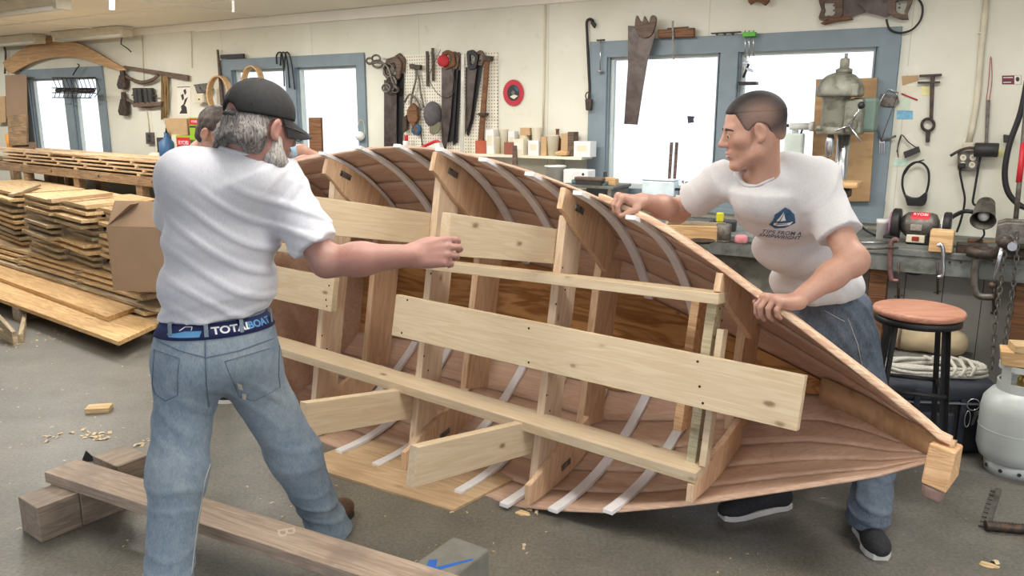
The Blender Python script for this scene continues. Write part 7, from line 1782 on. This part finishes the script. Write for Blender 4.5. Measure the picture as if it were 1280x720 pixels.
obj('rope_strand', MB().tube(pts, .010, 7), M_rope, tr_, Mb_ @ T((0, 0, .362)))
obj('rope_wrap', MB().tube([V((.02*math.cos(q*.9)+.02+q*.006, .12*math.sin(q*.9), .035+.03*math.cos(q*.9))) for q in range(30)], .009, 7), M_rope, tr_, Mb_ @ T((-.05, 0, .362)))
# crate carrying the canvas roll, under the bench
zc2 = .31
pcan0, pcan1 = WB @ V((wq(1108, 430, .62).x, zc2, .62)), WB @ V((wq(1204, 442, .62).x, zc2, .62))
o = obj('wooden_crate', MB().box(((wq(1108, 430, .62).x)-.05, 0, .48), ((wq(1204, 430, .62).x)+.05, zc2, .76)), M_bench2, None, WB, .006); tag(o, 'grey wooden crate on the floor under the bench, behind the tool bag', 'crate')
Mc_ = frame(pcan0+UP*.082, pcan1-pcan0, z=UP); Lc = (pcan1-pcan0).length
t = thing('canvas_roll', 'rolled beige canvas lying on the crate under the bench', 'canvas roll', Mc_)
F = Field(); F.cap(Mc_ @ V((.05, 0, 0)), Mc_ @ V((Lc-.05, 0, -.005)), .080, .070, .02); F.disp = lambda P: wob(P, 30, 0)*.006+wob(P, 60, 1)*.002
fobj('canvas_body', F, .008, plain('beige_canvas', (182, 164, 132), .9, var=.14, scale=9), t); obj('tie_cord', MB().tube([V((.07, .083*math.cos(a), .083*math.sin(a))) for a in np.linspace(0, 2*PI, 24)[:-1]], .007, 6, closed=True), M_hand2, t, Mc_)
# --- propane tank with a block on it, floor bits beside it
pt = flr(1276, 603, 0); Mt_ = T(pt+V((.03, .12, 0)))
M_tank = plain('pale_grey_tank', (186, 190, 186), .35, var=.06, scale=5)
t = thing('propane_tank', 'pale grey propane tank standing on the floor by the bench end', 'gas tank', Mt_)
rt_ = .155
obj('tank_body', MB().lathe([(.06, .045), (.11, .05), (.14, .075), (rt_, .12), (rt_, .30), (.148, .34), (.12, .38), (.07, .405), (.02, .41)], 40), M_tank, t, Mt_); obj('foot_ring', MB().lathe([(.105, 0), (.112, 0), (.118, .06), (.110, .06)], 32), M_tank, t, Mt_)
obj('weld_band', MB().lathe([(rt_, .205), (rt_+.002, .209), (rt_, .213)], 40, cap=False), M_tank, t, Mt_)
def collar():
    m = MB(); n = 40; sec = []
    for i in range(n):
        a = 2*PI*i/n; c, s_ = math.cos(a), math.sin(a); sec.append([(.095*c, .095*s_, .385), (.102*c, .102*s_, .385), (.102*c, .102*s_, .51), (.095*c, .095*s_, .51)])
    k = [i for i in range(n)]
    # three hand openings leave upright bars between rings
    for lo, hi, keep in ((.385, .43, None), (.43, .485, True), (.485, .51, None)):
        for i in range(n):
            if keep and (i % 10) > 2: continue
            j = (i+1) % n; a, b = 2*PI*i/n, 2*PI*(i+1)/n
            A_ = [(r*math.cos(q), r*math.sin(q), z) for z in (lo, hi) for q in (a, b) for r in (.095, .103)]
            m.add(A_, [(0, 1, 3, 2), (4, 6, 7, 5), (0, 4, 5, 1), (1, 5, 7, 3), (3, 7, 6, 2), (2, 6, 4, 0)])
    return m
obj('collar', collar(), M_tank, t, Mt_); obj('valve', MB().lathe([(.025, .40), (.025, .44), (.018, .45), (.018, .475)], 14).cyl((0, 0, .455), (0, -.05, .455), .014), plain('brass', (170, 140, 78), .35, .8), t, Mt_); obj('valve_knob', MB().lathe([(.028, .475), (.03, .48), (.03, .495), (.02, .5)], 14), M_black, t, Mt_)
for a in np.linspace(0, 2*PI, 11)[:-1]: obj('foot_hole', MB().cyl((.1165*math.cos(a), .1165*math.sin(a), .03), (.1185*math.cos(a), .1185*math.sin(a), .03), .009, n=10), M_dk, t, Mt_)
Mw_ = Mt_ @ T((-.01, -.02, .511)) @ R(-.5, 'Z'); tw = thing('wood_block', 'two pale offcuts stacked on top of the propane tank', 'offcut', Mw_)
o1 = obj('wooden_block', MB().hexa([V((-.10, -.06, 0)), V((.10, -.07, 0)), V((.10, .06, 0)), V((-.10, .06, 0))], [V((-.11, -.07, .065)), V((.10, -.07, .065)), V((.10, .07, .065)), V((-.11, .06, .065))]), M_bwood, None, Mw_, .004); tag(o1, 'pale wooden offcut on top of the propane tank', 'offcut')
bpy.data.objects.remove(tw)
o2 = obj('wooden_block', MB().prism([(-.10, -.06), (.08, -.07), (.09, .0), (.02, .05), (-.09, .05)], 0, .032), M_lum, None, Mw_ @ T((.02, .01, .0665)) @ R(.3, 'Z'), .003); tag(o2, 'thin pale offcut lying on the thicker one above the propane tank', 'offcut')
ma, mb_ = flr(1229, 661, 0), flr(1245, 612, 0)
M = frame(ma, mb_-ma, z=UP); L_ = (mb_-ma).length; t = thing('rack_bar', 'notched dark metal strip lying on the floor by the propane tank', 'metal strip', M); obj('strip', MB().box((0, -.02, 0), (L_, 0, .008)), M_iron2, t, M, .001)
for i in range(9): obj('notch_tooth', MB().box((L_*(i+.15)/9, 0, 0), (L_*(i+.65)/9, .018, .008)), M_iron2, t, M, .001)
pa, pb = flr(1231, 663, 0), flr(1330, 672, 0); M = frame(pa+UP*.021, pb-pa, z=UP); o = obj('threaded_rod', MB().lathe([(.016 if i % 2 else .021, i*.006) for i in range(int((pb-pa).length/.006))], 14, R(PI/2, 'Y')), M_iron, None, M); tag(o, 'thick dark threaded rod lying on the floor in front of the propane tank', 'rod')
o = obj('timber_block', MB().box((-.02, -.15, 0), (.12, .15, .05)), M_block, None, T(flr(1186, 597, 0)) @ R(.4, 'Z'), .004) if 0 else None
# ================================================================== light
w = bpy.data.worlds.new('daylight'); SC.world = w; w.use_nodes = True
bg = w.node_tree.nodes['Background']; bg.inputs[0].default_value = (.89, .96, 1.08, 1); bg.inputs[1].default_value = WORLD
for (u_, v_, k_) in FILLS:  # unseen area lights without fixtures, added to brighten wall and foreground
    q_ = wpt(u_, CZ, -v_); x, y = q_.x, q_.y
    ld = bpy.data.lights.new('fill_light', 'AREA'); ld.shape = 'RECTANGLE'; ld.size = 1.2; ld.size_y = .2; ld.energy = LAMP*k_; ld.color = (1, .99, .965)
    lo = bpy.data.objects.new('fill_light', ld); COL.objects.link(lo); lo.location = (x, y, CZ-.02); lo.rotation_euler = (0, 0, wa)
for (u_, v_, k_) in UP_FILLS:       # unseen uplights without fixtures, added to brighten the ceiling
    q_ = wpt(u_, CZ-.38, -v_); ld = bpy.data.lights.new('ceiling_fill', 'AREA'); ld.shape = 'RECTANGLE'; ld.size = 1.2; ld.size_y = .2; ld.energy = LAMP*k_; ld.color = (1, .99, .965)
    lo = bpy.data.objects.new('ceiling_fill', ld); COL.objects.link(lo); lo.location = q_; lo.rotation_euler = (PI, 0, wa)
SC.view_settings.view_transform = 'Standard'; SC.view_settings.look = 'None'; SC.view_settings.gamma = 1; SC.view_settings.exposure = EXPO
SC.view_settings.use_curve_mapping = False
SC.cycles.use_denoising = True
SC.cycles.max_bounces = 8; SC.cycles.diffuse_bounces = 4
SC.cycles.sample_clamp_indirect = 6
